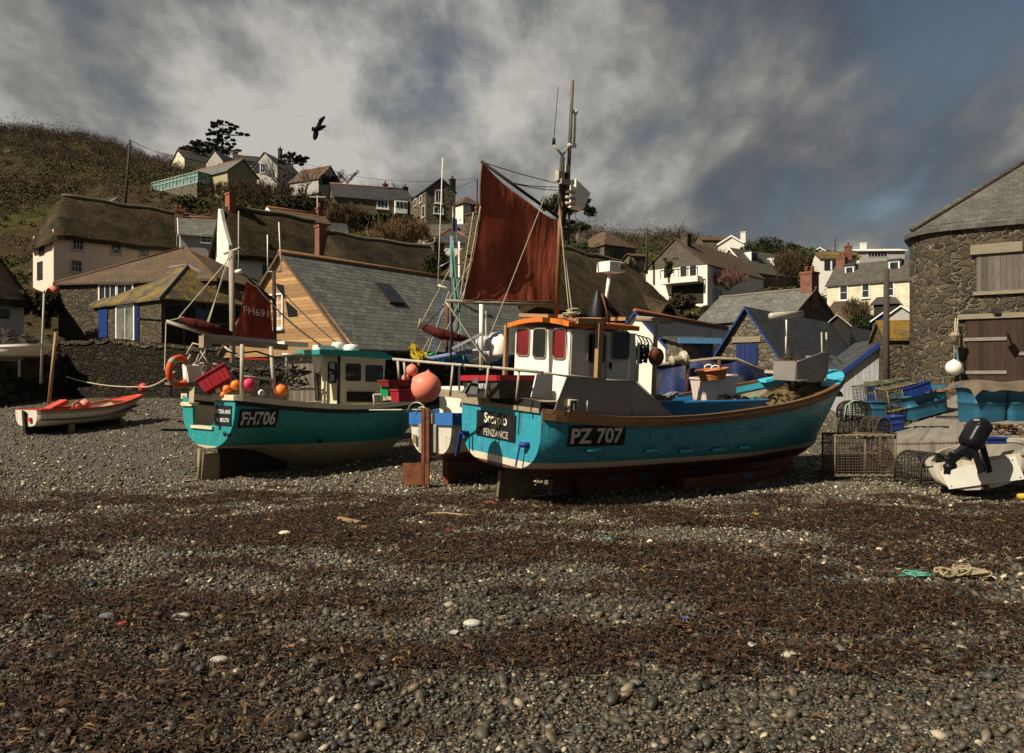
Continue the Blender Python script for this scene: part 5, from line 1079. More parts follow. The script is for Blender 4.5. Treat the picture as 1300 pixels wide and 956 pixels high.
# standing and running lines
b = MB()
for a_, c_, k, r_ in ((gp, V((mx, my, 5.30)), .02, .008), (gp.lerp(gq, .35), V((mx, my, 5.26)), .03, .008), (gp.lerp(gq, .35), V((mx, my, 5.2)), .03, .008), (V((mx, my, 5.2)), gp.lerp(gq, .9), .0, .006)): b.tube(sag(a_, c_, k), r_, 4)
A.l(b, 'gaff_lines', m_ropeb)
b = MB()
for (x0, y0, d0), (x1, y1, d1) in (((706, 215, 13.2), (723, 402, 12.95)), ((709, 250, 13.2), (727, 402, 12.95)), ((702, 200, 13.2), (618, 480, 12.2)), ((689, 215, 13.2), (620, 480, 12.15)), ((610, 262, 12.55), (587, 385, 12.4)), ((601, 270, 12.5), (583, 382, 12.4))):
    if (x0, y0) in ((702, 200), (689, 215)): continue
    b.tube(sag(A.loc(x0, y0, d0), A.loc(x1, y1, d1), .02), .010, 5)
b.tube(sag(A.loc(702, 222, 13.1), A.loc(622, 425, 12.0), .02), .008, 4); b.tube(sag(bp, A.loc(620, 463, 12.3), .0), .012, 5); b.tube(sag(bp+V((0, 0, -.02)), A.loc(622, 462, 12.4), .0), .012, 5)
b.tube(sag(A.loc(716, 218, 13.3), A.loc(759, 380, 13.5), .03), .007, 4); A.l(b, 'shrouds', m_rope)
b = MB(); b.tube(sag(A.loc(568, 384, 12.3), A.loc(534, 420, 12.6), .0), .008, 4); b.tube(sag(A.loc(574, 384, 12.35), A.loc(572, 460, 12.5), .0), .018, 6); A.l(b, 'boom_crutch', m_dark)
# rope coil on the roof
b = MB(); random.seed(3); c = A.loc(725, 400, 12.95)
for k in range(7):
    r_ = random.uniform(.07, .13); o_ = V((random.uniform(-.06, .06), random.uniform(-.05, .05), random.uniform(0, .07))); a0 = random.random()*6; tl = random.uniform(-.5, .5); b.tube([c+o_+V((r_*math.cos(a0+q*.6), r_*math.sin(a0+q*.6), tl*r_*math.sin(q*.6))) for q in range(12)], .011, 5)
A.l(b, 'rope_coil', m_rope)
# radar scanner on its post
b = MB(); q0 = A.loc(768, 392, 13.6); q1 = A.loc(774, 347, 13.6); b.tube([q0, q1], .032, 8); rp = A.l(b, 'radar_post', m_wh); b = MB(); b.box(q1+V((.02, 0, .10)), (.17, .17, .085)); b.frustum((q1.x+.02, q1.y, 0), (.16, .16), (.12, .12), q1.z+.187, q1.z+.20); A.l(b, 'radar_dome', m_wh, rp); b = MB(); b.box(q1+V((.13, -.175, .11)), (.06, .006, .045)); A.l(b, 'radar_badge', mt('badge', lambda: simple('badge', c3(.30, .12, .10), .6)), rp)
# dark furled cover on the roof
b = MB(); c = A.loc(758, 398, 13.2); b.lathe([(.15, -.06), (.14, .06), (.09, .22), (.045, .36), (.02, .40), (.0, .41)], 10, Matrix.Translation(c)); b.tube([c+V((.05, -.05, .32)), c+V((.14, -.1, .14)), c+V((.32, -.16, -.02))], [.03, .06, .05], 8); A.l(b, 'furled_cover', m_black)
b = MB(); b.tube([c+V((.0, -.1, .33)), c+V((.06, -.17, .05)), c+V((.11, -.2, -.16))], .02, 6); A.l(b, 'rusty_strap', m_rust)
# stern platform, rails
m_rail = m_galv
ra = [A.loc(499, 456, 13.3), A.loc(560, 461.5, 12.8), A.loc(630, 467, 12.35), A.loc(690, 473, 12.1)]; b = MB(); b.tube(ra, .024, 8); b.tube([ra[-1], A.loc(735, 480, 12.5)], .018, 6); rl = A.l(b, 'stern_rail', m_rail)
for px, d in ((574, 12.7), (619, 12.4), (658, 12.25)):
    t_ = (px-499)/(690-499); top = A.I @ P(px+1, 456+17.2*t_+.3, d); bot = A.I @ P(px-2.5, 493+t_*8+7, d+.02); b = MB(); b.tube([bot, top], .018, 6); A.l(b, 'stanchion', m_rail, rl)
for px, py, d in ((505, 458, 13.25), (513, 458, 13.2)):
    b = MB(); b.tube([A.loc(px, py, d), A.loc(px+2, py+24, d)], .022, 6); A.l(b, 'stanchion', m_rail, rl)
b = MB(); b.beam(A.on(556, 498, 0, .0), A.on(625, 505.5, 0, .0), .10, .13); A.l(b, 'platform_board', m_oldw)
b = MB(); b.beam(A.on(624, 505, 0, .03), A.on(690, 515.5, 0, .03), .12, .12); A.l(b, 'platform_beam', m_dark)
b = MB(); zq = 1.63; b.bx(.0, .75, -.9, .95, zq, zq+.04); A.l(b, 'stern_platform', m_oldw)
for y in (-.7, .7): b = MB(); b.beam((.02, y, zq-.04), (.5, y, zq-.04), .08, .08); A.l(b, 'platform_bracket', m_dark)
# hauler and aluminium tray at the bow
def bt(px, py, y): return A.on(px, py, 1, y)
yN = -.95; yF = -.40
p = [bt(1011, 459, yN), bt(1018, 457, yN), bt(1045, 447, yN), bt(1050, 449, yN), bt(1050, 472, yN), bt(1044, 483, yN), bt(1030, 485, yN), bt(1020, 482, yN), bt(1011, 483.5, yN)]
b = MB(); b.prism([(v.x, v.z) for v in p], yN-.01, yN+.01); b.prism([(p[0].x, p[0].z), (p[1].x, p[1].z), (p[2].x, p[2].z), (p[6].x, p[6].z), (p[8].x, p[8].z)], yF-.02, yF); b.bx(p[0].x-.01, p[0].x+.01, yN, yF, p[8].z, p[0].z); b.bx(p[8].x, p[6].x, yN, yF, p[8].z-.02, p[8].z); b.bx(p[4].x-.02, p[4].x, yN, yF, p[5].z, p[3].z-.05); ty = A.l(b, 'hauler_tray', m_alu)
b = MB(); b.tube([(v.x, yN-.015, v.z) for v in p[:4]]+[(v.x, yN-.015, v.z) for v in p[4:]], .014, 6); A.l(b, 'tray_rim', m_steel, ty)
b = MB(); q = bt(1037, 474, yN); b.sphere((q.x, yN-.01, q.z), .05, 12, 8, (1, .6, 1)); A.l(b, 'bolt_cap', m_steel, ty)
q = bt(1013, 480, -.5); b = MB(); zt = 3.05
hx = bt(1002, 440, -.3).x
b.tube([(hx, -.3, 1.2), (hx, -.3, 2.72)], .07, 10); b.tube([(hx+.1, -.25, 2.3), (hx+.22, -.1, 2.75)], .06, 8); b.tube([(hx-.05, -.45, 2.35), (hx-.05, -.3, 2.62)], .09, 8); A.l(b, 'hauler_post', m_dark)
b = MB(); b.tube([A.loc(979, 401.5, 16.6), A.loc(1018, 398, 17.3)], [.075, .065], 10); A.l(b, 'hauler_arm', m_galv)
b = MB(); b.tube([A.loc(998, 406, 16.8), A.loc(998, 449, 16.8)], .022, 6); A.l(b, 'white_stanchion', m_wh)
b = MB(); b.lathe([(.02, -.05), (.17, -.06), (.20, -.03), (.12, 0), (.20, .03), (.17, .06), (.02, .05)], 18, Matrix.Translation((hx-.12, -.5, 2.32)) @ Matrix.Rotation(R(75), 4, 'X')); A.l(b, 'hauler_wheel', m_steel)
b = MB(); b.bx(hx-.28, hx+.35, -.6, .1, 2.22, 2.28); A.l(b, 'hauler_plate', m_galv)
b = MB(); b.bx(p[0].x+.06, p[0].x+.40, yN+.06, yF-.06, p[0].z-.05, p[0].z+.03); A.l(b, 'rusty_bolts', m_rust, ty)
for px in (1044, 1050): b = MB(); b.tube([A.on(px, 470, 1, -.8), A.on(px-1, 422, 1, -.8)], .017, 6); A.l(b, 'stanchion', m_galv)
b = MB(); b.tube([A.loc(1047, 450, 17.8), A.loc(1062, 455, 17.9), A.loc(1070, 462, 18.2)], .02, 6); b.tube([A.loc(1048, 456, 17.9), A.loc(1062, 466, 18.1)], .02, 6); A.l(b, 'bow_fairlead', m_steel)
# mast with pulleys at the working side (right of wheelhouse)
b = MB(); b.tube([A.on(808, 404.5, 1, -.2), A.on(851, 408, 1, -.5)], .055, 8); A.l(b, 'derrick', m_oldw)
b = MB(); b.tube([A.on(833, 408, 1, -.6), A.on(831, 465, 1, -.6), V((A.on(831, 465, 1, -.6).x, -.6, .95))], .042, 8); A.l(b, 'derrick_post', m_oldw)
b = MB(); q = A.on(833, 453, 1, -.62); b.lathe([(.02, -.035), (.16, -.04), (.16, .04), (.02, .035)], 18, Matrix.Translation(q) @ Matrix.Rotation(R(90), 4, 'X'), cap=True); A.l(b, 'pot_hauler_disc', m_rust)
b = MB(); b.tube([A.on(811, 435, 1, -.9), V((A.on(811, 435, 1, -.9).x, -.9, .95))], .022, 6); A.l(b, 'stanchion', m_galv)
b = MB(); c = A.on(815, 448, 1, -.3)
for k in range(16): b.tube([c+V((random.uniform(-.22, .16), random.uniform(-.15, .15), random.uniform(-.2, .16))) for _ in range(4)], .022, 5)
for k in range(4): q = A.on(806+k*5, 424+k*1.5, 1, -.3); b.tube([q, q+V((.08, 0, -.03)), q+V((.16, 0, -.12)), q+V((.18, 0, -.3))], .013, 5)
A.l(b, 'hose_bundle', mt('hose', lambda: simple('hose', c3(.014, .014, .014), .45)))
b = MB(); 
for k in range(5): q = A.on(803+k*6, 432, 1, -.1); b.tube([q, q+V((.0, 0, -.30))], .012, 5)
A.l(b, 'hydraulic_pipes', m_steel)
# ============ green fishing boat at the left
def sheerB(t): return _sp(t, [0, .2, .45, .7, 1.0], [1.74, 1.62, 1.54, 1.60, 1.78])
def kzB(t): return _sp(t, [0, .18, .32, .5, .72, .88, 1.0], [.66, .58, .30, .05, .03, .30, .9])
B = Hull('fishing_boat', (-6.31, 16.27, -.08), 48, 0, 1.0, 6.0, 5.3, 1.17, 1.25, .4, sheerB, kzB, 'teal green fishing boat with cream wheelhouse and stern gantry', 'fishing boat', deck=.95, nose=2.4, full=(2.0, .75), qround=.96)
m_hB = hullmat('hull_teal', c3(.014, .25, .25), c3(.48, .42, .26), c3(.46, .40, .25), .70, .72, patch=None, dirt=c3(.04, .06, .045))
m_cream = simple('cream_gelcoat', c3(.62, .55, .37), .4, .12, 2, .05, dirt=c3(.34, .28, .16), dirt_amt=.64)
B.shell(m_hB, m_cream, m_deckA, tnotch=[(-.30, 1.74), (-.28, 1.16), (.62, 1.05), (.66, 1.58)])
B.strip('black_band', m_black, -.16, -.075, .028, 0, 1); B.strip('gunwale', m_cream, -.07, .045, .05, 0, 1, inside=-.11)
for y0_, y1_, za_, zb_2 in ((-1.14, -.26, 1.67, 1.78), (.62, 1.1, 1.52, 1.60), (-.28, .64, 1.06, 1.12)): b = MB(); b.bx(-.05, .12, y0_, y1_, za_, zb_2); B.l(b, 'transom_capping', m_cream)
B.keel(m_dark, 0, .14, .05, .35)
b = MB(); b.prism([(-.10, .0), (.30, .0), (.30, .56), (-.06, .56)], -.04, .04); b.tube([(-.16, 0, 0), (-.16, 0, .66)], .04, 8); b.tube([(.34, 0, 0), (.34, 0, .64)], .035, 8); b.bx(-.5, .4, -.05, .05, -.03, .03); B.l(b, 'rudder', m_oldw)
b = MB(); b.beam((-.55, .9, 1.02), (.0, .9, 1.0), .08, .05); B.l(b, 'tiller_stub', m_black)
b = MB(); b.bx(-.022, -.002, -1.0, -.34, 1.16, 1.56); nb = B.l(b, 'name_board', m_black); m_whl = simple('white_letter', c3(.60, .60, .58), .6, .1)
B.transom_text('VICTORIA ANNE', -.67, 1.44, .115, m_whl, .022, .002, .72, nb); B.transom_text('FALMOUTH', -.67, 1.27, .115, m_whl, .022, .002, .85, nb)
xa = B.on(306, 520, 1, -1.2).x; xb = B.on(355, 520, 1, -1.24).x; pl = B.side_plate(xa, xb, 1.12, 1.50, m_black, .010)
_, _, w0, _ = text_mesh('FH706', .36, .010, 1.0); B.side_text('FH706', xa+.05, 1.31, .36, m_whl, .018, .010, (xb-xa-.1)/w0, parent=pl)
for y, z in ((-.9, .98), (-.75, 1.0)): b = MB(); b.tube([(.02, y, z), (-.03, y, z)], .045, 10); B.l(b, 'exhaust', m_black)
b = MB(); q = B.on(415, 560, 1, -1.2); q = B.at(q.x, q.z, -1, .0); b.tube([q, q+V((0, -.03, 0))], .06, 10); B.l(b, 'outlet', m_black)
xr = B.on(431, 480, 1, -.80).x; xf = B.on(484, 490, 1, -.80).x; yr = B.on(408, 480, 0, xr).y; zt = B.on(431, 452, 1, -.80).z; zb_ = .95
b = MB(); b.prism([(xr, zb_), (xf, zb_), (xf+.12, zt), (xr, zt)], -.80, yr); w = B.l(b, 'wheelhouse', m_cream)
b = MB(); b.prism([(xr-.62, zt+.01), (xf+.30, zt-.02), (xf+.22, zt+.06), (xf-.10, zt+.15), (xr-.62, zt+.12)], -.92, yr+.1); B.l(b, 'wheelhouse_roof', simple('teal_roof', c3(.02, .26, .24), .4, .2, 4), w)
for (x0, y0, x1, y1) in ((438, 461, 458, 484), (463, 463, 486, 485)):
    a = B.on(x0, y0, 1, -.80); c = B.on(x1, y1, 1, -.80); roundpanel(B, 'window', 1, -.80, -1, a.x, min(c.x, xf+.04), min(a.z, c.z), max(a.z, c.z), m_dg, m_cream, w, .05)
a = B.on(418, 461, 0, xr); c = B.on(427, 485, 0, xr); u0, u1 = sorted((a.y, c.y)); roundpanel(B, 'window', 0, xr, -1, u0, u1, c.z, a.z, m_dg, m_black, w, .04)
b = MB(); b.beam((xr-.02, -.80, 1.3), (xr-.02, -.80, zt), .05, .05); B.l(b, 'corner_post', m_black, w)
a = B.on(441, 496, 1, -.82); c = B.on(475, 510, 1, -.82); b = MB(); b.bx(a.x, c.x, -.84, -.80, c.z, a.z-.02); b.tube([(a.x+.1, -.86, a.z-.03), (a.x+.2, -.92, a.z-.12), (c.x-.1, -.86, c.z+.08)], .03, 6); B.l(b, 'stowed_locker', m_dark)
q = B.loc(429, 441, 18.6)
for nm, px, r_ in (('radar_dome', 429, .15), ('second_dome', 446, .19)):
    q = B.loc(px, 444 if px < 440 else 447, 18.6); b = MB(); b.lathe([(.02, -.02), (r_*.9, 0), (r_, .03), (r_*.98, .13), (r_*.8, .17), (.02, .19)], 18, Matrix.Translation(q)); b.tube([q-V((0, 0, .16)), q], .04, 8); B.l(b, nm, m_wh)
b = MB(); a = B.loc(398, 445, 18.0); c = B.loc(424, 440, 18.6); b.box((a+c)/2+V((0, 0, -.02)), (.24, .10, .09)); B.l(b, 'liferaft_case', m_wh)
b = MB(); a = B.loc(403, 452, 17.7); b.lathe([(.02, .2), (.09, .16), (.13, 0), (.12, -.16), (.06, -.34), (.02, -.38)], 10, Matrix.Translation(a)); B.l(b, 'fender', m_wh)
b = MB(); a = B.loc(372, 437, 17.3); b.box(a, (.30, .14, .05)); B.l(b, 'white_tray', m_wh)
b = MB(); b.tube([B.loc(453, 452, 18.4), B.loc(447, 410, 18.4)], .007, 4); B.l(b, 'whip_aerial', m_steel)
# stern gantry
def tb(pts, r, name, mat, H_=B, par=None, seg=8):
    b = MB(); b.tube([H_.loc(*p) for p in pts], r, seg); return H_.l(b, name, mat, par)
tb([(307, 505, 15.7), (307.5, 437, 15.7)], .042, 'gantry_post', m_galv); tb([(349, 508, 16.5), (344, 440, 16.5)], .042, 'gantry_post', m_galv)
tb([(365, 506, 17.6), (363, 450, 17.6)], .035, 'gantry_post', m_steel); tb([(402, 508, 17.9), (399, 452, 17.9)], .035, 'gantry_post', m_steel)
tb([(358, 451, 17.4), (402, 450, 17.9)], .05, 'cross_bar', m_steel); tb([(366, 494, 17.6), (402, 494, 17.9)], .03, 'cross_bar', m_steel)
b = MB(); b.beam(B.loc(262, 432, 15.7), B.loc(364, 441, 16.9), .10, .12); B.l(b, 'gantry_beam', m_oldw)
b = MB(); b.beam(B.loc(258, 426, 16.6), B.loc(362, 435, 17.6), .08, .08); B.l(b, 'gantry_beam', m_steel)
b = MB(); b.box(B.loc(261, 434, 15.7), (.09, .10, .12)); B.l(b, 'beam_end', m_oldw)
tb([(309, 478, 15.8), (347, 482, 16.5)], .025, 'cross_bar', m_galv)
rails = [((218, 487), (262, 485), (300, 491)), ((234, 462), (268, 461), (306, 470))]
for pts in rails: b = MB(); b.tube([B.loc(p[0], p[1], 15.9) for p in pts], .02, 6); B.l(b, 'stern_rail', m_galv)
for px in (259, 271, 294): b = MB(); b.tube([B.loc(px, 463, 15.9), B.loc(px-1.5, 487, 15.9)], .016, 6); B.l(b, 'stanchion', m_galv)
b = MB(); b.tube([B.loc(272, 486, 15.85), B.loc(296, 469, 15.85)], .014, 6); B.l(b, 'brace', m_galv)
b = MB(); b.tube([B.loc(217, 502, 15.9), B.loc(217, 480, 15.9)], .022, 6); B.l(b, 'stanchion', m_dark); b = MB(); b.beam(B.loc(243, 512, 15.6), B.loc(244, 492, 15.7), .09); B.l(b, 'bracket', m_cream)
b = MB(); b.beam(B.loc(216, 487, 16.1), B.loc(268, 488, 16.1), .5, .05); B.l(b, 'stern_shelf', m_oldw)
b = MB()
for pts in (((237, 450), (245, 436), (262, 440)), ((252, 460), (262, 445), (268, 438)), ((236, 462), (242, 450)), ((248, 462), (254, 446), (270, 470)), ((285, 440), (300, 452), (310, 444))): b.tube([B.loc(p[0], p[1], 15.8) for p in pts], .022, 6)
B.l(b, 'net_rollers', m_galv)
b = MB(); b.tube([B.loc(*p) for p in ((262, 446, 15.7), (280, 444, 15.7), (300, 449, 15.8), (325, 446, 16), (352, 455, 16.4))], .02, 6); B.l(b, 'hydraulic_hose', mt('hose'))
# bow rails and crates outboard at the right
b = MB(); b.tube([B.loc(469, 520.5, 16.9), B.loc(545, 520, 15.6)], .018, 6); b.tube([B.loc(474, 501, 16.9), B.loc(476, 520, 16.9)], .018, 6); b.tube([B.loc(474, 501, 16.9), B.loc(510, 500, 16.4)], .018, 6); B.l(b, 'outrigger_rail', m_galv)
# crates
def crate(name, c, sz, rot, mat, label, cat='crate', group=None, n=5, taper=.9, slots=True, rimw=.02):
    """open fish crate: tapered ribbed sides, rim and floor"""
    t = T(name, c, rot, label, cat, group); x, y, z = sz[0]/2, sz[1]/2, sz[2]; b = MB(); tk = .015
    def wallq(p0, p1):
        q0, q1 = V((p0[0]*taper, p0[1]*taper, 0)), V((p1[0]*taper, p1[1]*taper, 0)); P0, P1_ = V((p0[0], p0[1], z)), V((p1[0], p1[1], z)); inn = -V(((p0[0]+p1[0])/2, (p0[1]+p1[1])/2, 0)).normalized()*tk
        b.add([q0, q1, P1_, P0, q0+inn, q1+inn, P1_+inn, P0+inn], [[0, 1, 2, 3], [7, 6, 5, 4], [3, 2, 6, 7]])
    cs = [(-x, -y), (x, -y), (x, y), (-x, y)]
    for i in range(4): wallq(cs[i], cs[(i+1) % 4])
    b.add([(cx_*taper, cy_*taper, .004) for cx_, cy_ in cs], [[0, 1, 2, 3], [3, 2, 1, 0]])
    for i in range(4):
        p, q = cs[i], cs[(i+1) % 4]
        for k in range(1, n):
            a0 = V((p[0]+(q[0]-p[0])*k/n, p[1]+(q[1]-p[1])*k/n, z)); a1 = V((a0.x*taper, a0.y*taper, 0)); b.beam(a1, a0, rimw*.9)
    t.l(b, 'shell', mat); b = MB()
    for i in range(4): p, q = cs[i], cs[(i+1) % 4]; b.beam((p[0]*1.01, p[1]*1.01, z), (q[0]*1.01, q[1]*1.01, z), rimw*1.8, rimw*1.6)
    t.l(b, 'rim', mat); return t
m_cg = simple('crate_green', c3(.015, .26, .10), .5, .2, 5); m_cr = simple('crate_red', c3(.36, .018, .028), .5, .25, 5, dirt=c3(.2, .02, .02), dirt_amt=.6); m_cdr = simple('crate_darkred', c3(.20, .025, .02), .6, .3, 5); m_cb = simple('crate_blue', c3(.014, .040, .20), .5, .25, 5, dirt=c3(.06, .10, .3), dirt_amt=.66)
crate('crate', P(494, 503, 16.4), (.26, .30, .26), (0, 0, R(42)), m_cg, 'small green plastic crate under the dark red crate at the bow rail', n=4)
crate('crate', P(512, 510, 16.0), (.42, .34, .24), (0, 0, R(38)), m_cr, 'crimson plastic crate beside the large pink buoy', n=4)
crate('crate', P(503, 490.5, 16.4), (.62, .40, .12), (0, 0, R(40)), m_cdr, 'flat dark red tray lying on top of the green and crimson crates', 'tray', n=6, taper=.97)
for px, py, r_, d, lb in ((523, 470, .125, 16.3, 'small pink buoy highest above the dark red tray'), (515, 480, .085, 16.4, 'tiny pink buoy left of the larger ones on the tray'), (529, 483, .10, 16.2, 'tiny pink buoy behind the largest pink buoy')): buoy('buoy', P(px, py, d), r_, m_buoyp, lb)
buoy('buoy', P(541, 491.5, 12.6), .243, m_buoyp, 'largest pink buoy hanging off the turquoise boat stern rail', up=V((.15, 0, 1)))
# orange life ring
rg = T('life_ring', P(228, 471.5, 15.7), (0, 0, 0), 'orange life ring hung on the stern rail of the teal boat', 'life ring'); b = MB(); b.smooth = True
ax = V((.92, -.40, .0)).normalized(); up = V((0.06, 0, 1)); sx = up.cross(ax).normalized(); up = ax.cross(sx).normalized()
if True: sx, up = up, sx
def ringp(u, v, R_=.265, r_=.068): a = 2*math.pi*u; q = (sx*math.cos(a)+up*math.sin(a)); return q*(R_+r_*math.cos(2*math.pi*v))+ax*r_*math.sin(2*math.pi*v)
b.grid(ringp, 36, 12); rg.l(b, 'ring', m_orange if False else simple('ring_orange', c3(.72, .10, .02), .6, .3, 4, dirt=c3(.25, .05, .02), dirt_amt=.56)); 
for k in range(4): b = MB(); b.smooth = True; b.grid(lambda u, v: ringp((k+.38+u*.22)/4, v, .265, .072), 4, 12); rg.l(b, 'reflective_band', mt('band', lambda: simple('grey_band', c3(.40, .33, .25), .5, .4, 10)))
# bin, red crate and floats on the teal boat
t = T('white_bin', P(247, 485.5, 16.0), (0, 0, R(40)), 'dirty white plastic bin beside the orange life ring', 'bin'); b = MB(); b.frustum((0, 0, 0), (.17, .15), (.19, .17), 0, .34); t.l(b, 'body', m_wh); b = MB(); b.frustum((0, 0, 0), (.20, .18), (.17, .15), .34, .37); t.l(b, 'lid', m_wh); b = MB(); b.box((-.185, 0, .17), (.005, .10, .10)); t.l(b, 'label', m_whl)
crate('fish_crate', P(279, 490, 15.9), (.62, .44, .30), (R(-10), R(-32), R(15)), m_cr, 'bright red fish crate tipped up on the teal boat stern', n=6)
t = T('net_heap', P(330, 484, 17.2), (0, 0, 0), 'tangled dark nets and gear heaped on the teal boat deck', 'nets'); random.seed(21); b = MB()
for k in range(60): q = V((random.uniform(-.8, .9), random.uniform(-.5, .9), random.uniform(-.1, .32))); b.tube([q+V((random.uniform(-.2, .2), random.uniform(-.2, .2), random.uniform(-.12, .12))) for _ in range(5)], random.choice((.012, .02, .03)), 5)
t.l(b, 'net', m_ropeb)
t = T('green_rope_coil', P(290, 500, 15.9), (0, 0, 0), 'coil of pale green rope beside the orange floats', 'rope'); b = MB()
for k in range(8): r_ = random.uniform(.06, .13); o_ = V((random.uniform(-.1, .1), 0, random.uniform(-.05, .08))); b.tube([o_+V((r_*math.cos(q*.6+k), .6*r_*math.sin(q*.6+k), .6*r_*math.sin(q*.6))) for q in range(12)], .012, 5)
t.l(b, 'coil', mt('palegreen', lambda: simple('pale_rope', c3(.30, .32, .20), .9)))
for px, py, r_, m_, lb in ((277, 496, .055, m_wh, 'small cream float nearest the stern corner of the teal boat'), (299, 489, .10, m_buoyo, 'orange float behind the gantry post on the teal boat'), (288, 494, .085, m_buoyo, 'orange float under the tipped red crate'), (284, 501, .07, m_buoyo, 'smallest orange float on the teal boat transom'), (315.5, 487.5, .135, simple('hot_pink_buoy', c3(.75, .05, .12), .5, .2, 4), 'hot pink buoy between the two gantry posts'), (357, 496, .135, m_buoyo, 'round orange buoy right of the gantry on the gunwale'), (332, 499, .07, m_wh, 'cream float right of the hot pink buoy')): buoy('buoy', P(px, py, 15.8 if px < 320 else 16.5), r_, m_, lb, up=V((random.uniform(-.6, .6), random.uniform(-.5, .2), .8)))
t = T('red_plank', P(325, 456, 18), (0, 0, 0), 'red painted plank lying across the gear on the teal boat', 'plank'); b = MB(); b.beam(V((-.3, 0, .02)), V((.25, .1, .0)), .12, .05); t.l(b, 'board', m_red)
# ============ small white and blue boat between the two
def sheerC(t): return _sp(t, [0, .3, .6, 1.0], [1.42, 1.40, 1.48, 1.75])
def kzC(t): return _sp(t, [0, .2, .5, .85, 1.0], [.62, .42, .34, .45, .9])
Cb = Hull('fishing_boat', (-1.55, 15.2, -.09), 68, 0, 0, 5.6, 4.9, .50, .98, .5, sheerC, kzC, 'small white boat with blue rim and rusty rudder between the larger two', 'fishing boat', deck=.9, nose=2.3)
m_hC = hullmat('hull_white', c3(.66, .62, .50), c3(.17, .045, .03), c3(.17, .045, .03), .66, .67, patch=None, dirt=c3(.30, .24, .14))
Cb.shell(m_hC, m_cream, m_deckA)
m_cbl = simple('mid_blue', c3(.03, .15, .42), .5, .3, 5, dirt=c3(.2, .22, .2), dirt_amt=.64)
Cb.strip('blue_rim', m_cbl, -.20, .03, .03, 0, 1); b = MB(); b.bx(-.05, .04, -.47, -.10, 1.22, 1.455); b.bx(-.05, .04, .12, .47, 1.22, 1.455); Cb.l(b, 'transom_rim', m_cbl)
Cb.keel(m_hC, .0, .12, .12, .9)
for y in (.02, .12): b = MB(); b.beam((-.12, y, 1.55), (-.12, y, .03), .035, .07); Cb.l(b, 'rudder_strap', m_rust)
b = MB(); b.prism([(0, 0), (.42, -.02), (.44, .40), (0, .42)], -.02, .02, Matrix.Translation((-.13, .12, .07)) @ Matrix.Rotation(R(90), 4, 'Z')); Cb.l(b, 'rudder_blade', m_rust)
b = MB(); 
for k, (c_, r_) in enumerate((((-.05, .30, 1.45), .2), ((-.05, .18, 1.42), .14))): b.tube([V(c_)+V((0, r_*math.cos(a_*.33), r_*math.sin(a_*.33))) for a_ in range(10)], .014, 5)
Cb.l(b, 'hoop_rail', m_steel)
b = MB(); q = Cb.loc(520, 552, 15.2); b.bx(-.07, -.04, .30, .37, .85, 1.02); Cb.l(b, 'fender_patch', mt('ply', lambda: simple('ply_patch', c3(.25, .17, .08), .8)))
b = MB(); b.bx(-.055, -.045, -.12, .26, .70, 1.24); Cb.l(b, 'transom_pad', mt('gp', lambda: simple('grey_pad', c3(.30, .28, .24), .8, .3, 4)))
# upright frames, cuddy, mast and gear
b = MB(); b.bx(1.4, 2.6, -.55, .55, 1.3, 1.95); Cb.l(b, 'cuddy', m_wh)
tb([(562, 200, 15.5), (556, 362, 15.5)], .009, 'whip_aerial', m_wh, Cb); tb([(556, 362, 15.5), (573, 368, 15.6)], .02, 'aerial_bracket', m_wh, Cb); tb([(556, 340, 15.5), (574, 330, 15.6)], .012, 'aerial_bracket', m_steel, Cb)
tb([(573, 460, 15.6), (574, 300, 15.6)], .045, 'mast', mt('greymast', lambda: simple('mast_blue_grey', c3(.16, .18, .24), .6, .4, 5)), Cb); tb([(575, 300, 15.6), (575, 262, 15.6)], .012, 'mast_top', m_steel, Cb)
tb([(583, 500, 15.8), (583, 307, 15.8)], .022, 'pole', m_wh, Cb); tb([(576, 338, 15.7), (590, 333, 15.7)], .012, 'pole_arm', m_wh, Cb)
tb([(567, 470, 15.6), (568, 385, 15.6)], .03, 'post', m_rust, Cb); tb([(611, 470, 15.4), (611, 386, 15.4)], .042, 'white_post', m_wh, Cb); tb([(617, 470, 15.6), (617, 395, 15.6)], .02, 'post', m_galv, Cb)
b = MB(); b.tube(sag(Cb.loc(572, 312, 15.5), Cb.loc(580, 395, 15.4), .05), .02, 6); b.tube(sag(Cb.loc(575, 305, 15.5), Cb.loc(590, 470, 15.2), .06), .012, 6); Cb.l(b, 'teal_line', m_ropeg)
b = MB(); b.smooth = True; s0 = [Cb.loc(*p) for p in ((571, 352, 15.5), (590, 352, 15.5), (583, 420, 15.4), (574, 420, 15.4))]
b.grid(lambda u, v: s0[0].lerp(s0[1], u).lerp(s0[3].lerp(s0[2], u), v)+V((0, .05*math.sin(u*9), 0)), 8, 6); Cb.l(b, 'grey_sailcloth', simple('grey_cloth', c3(.14, .14, .15), .8, .4, 5))
b = MB(); b.tube([Cb.loc(535, 415, 15.3), Cb.loc(560, 424, 15.3), Cb.loc(596, 432, 15.3)], [.06, .11, .05], 10); Cb.l(b, 'furled_sail', mt('furl', lambda: sailmat('furled_red', c3(.11, .022, .018))))
b = MB(); b.tube([Cb.loc(531, 418, 15.3), Cb.loc(598, 437, 15.3)], .022, 6); b.tube([Cb.loc(534, 405, 15.3), Cb.loc(531, 419, 15.3)], .03, 6); Cb.l(b, 'spar', m_oldw)
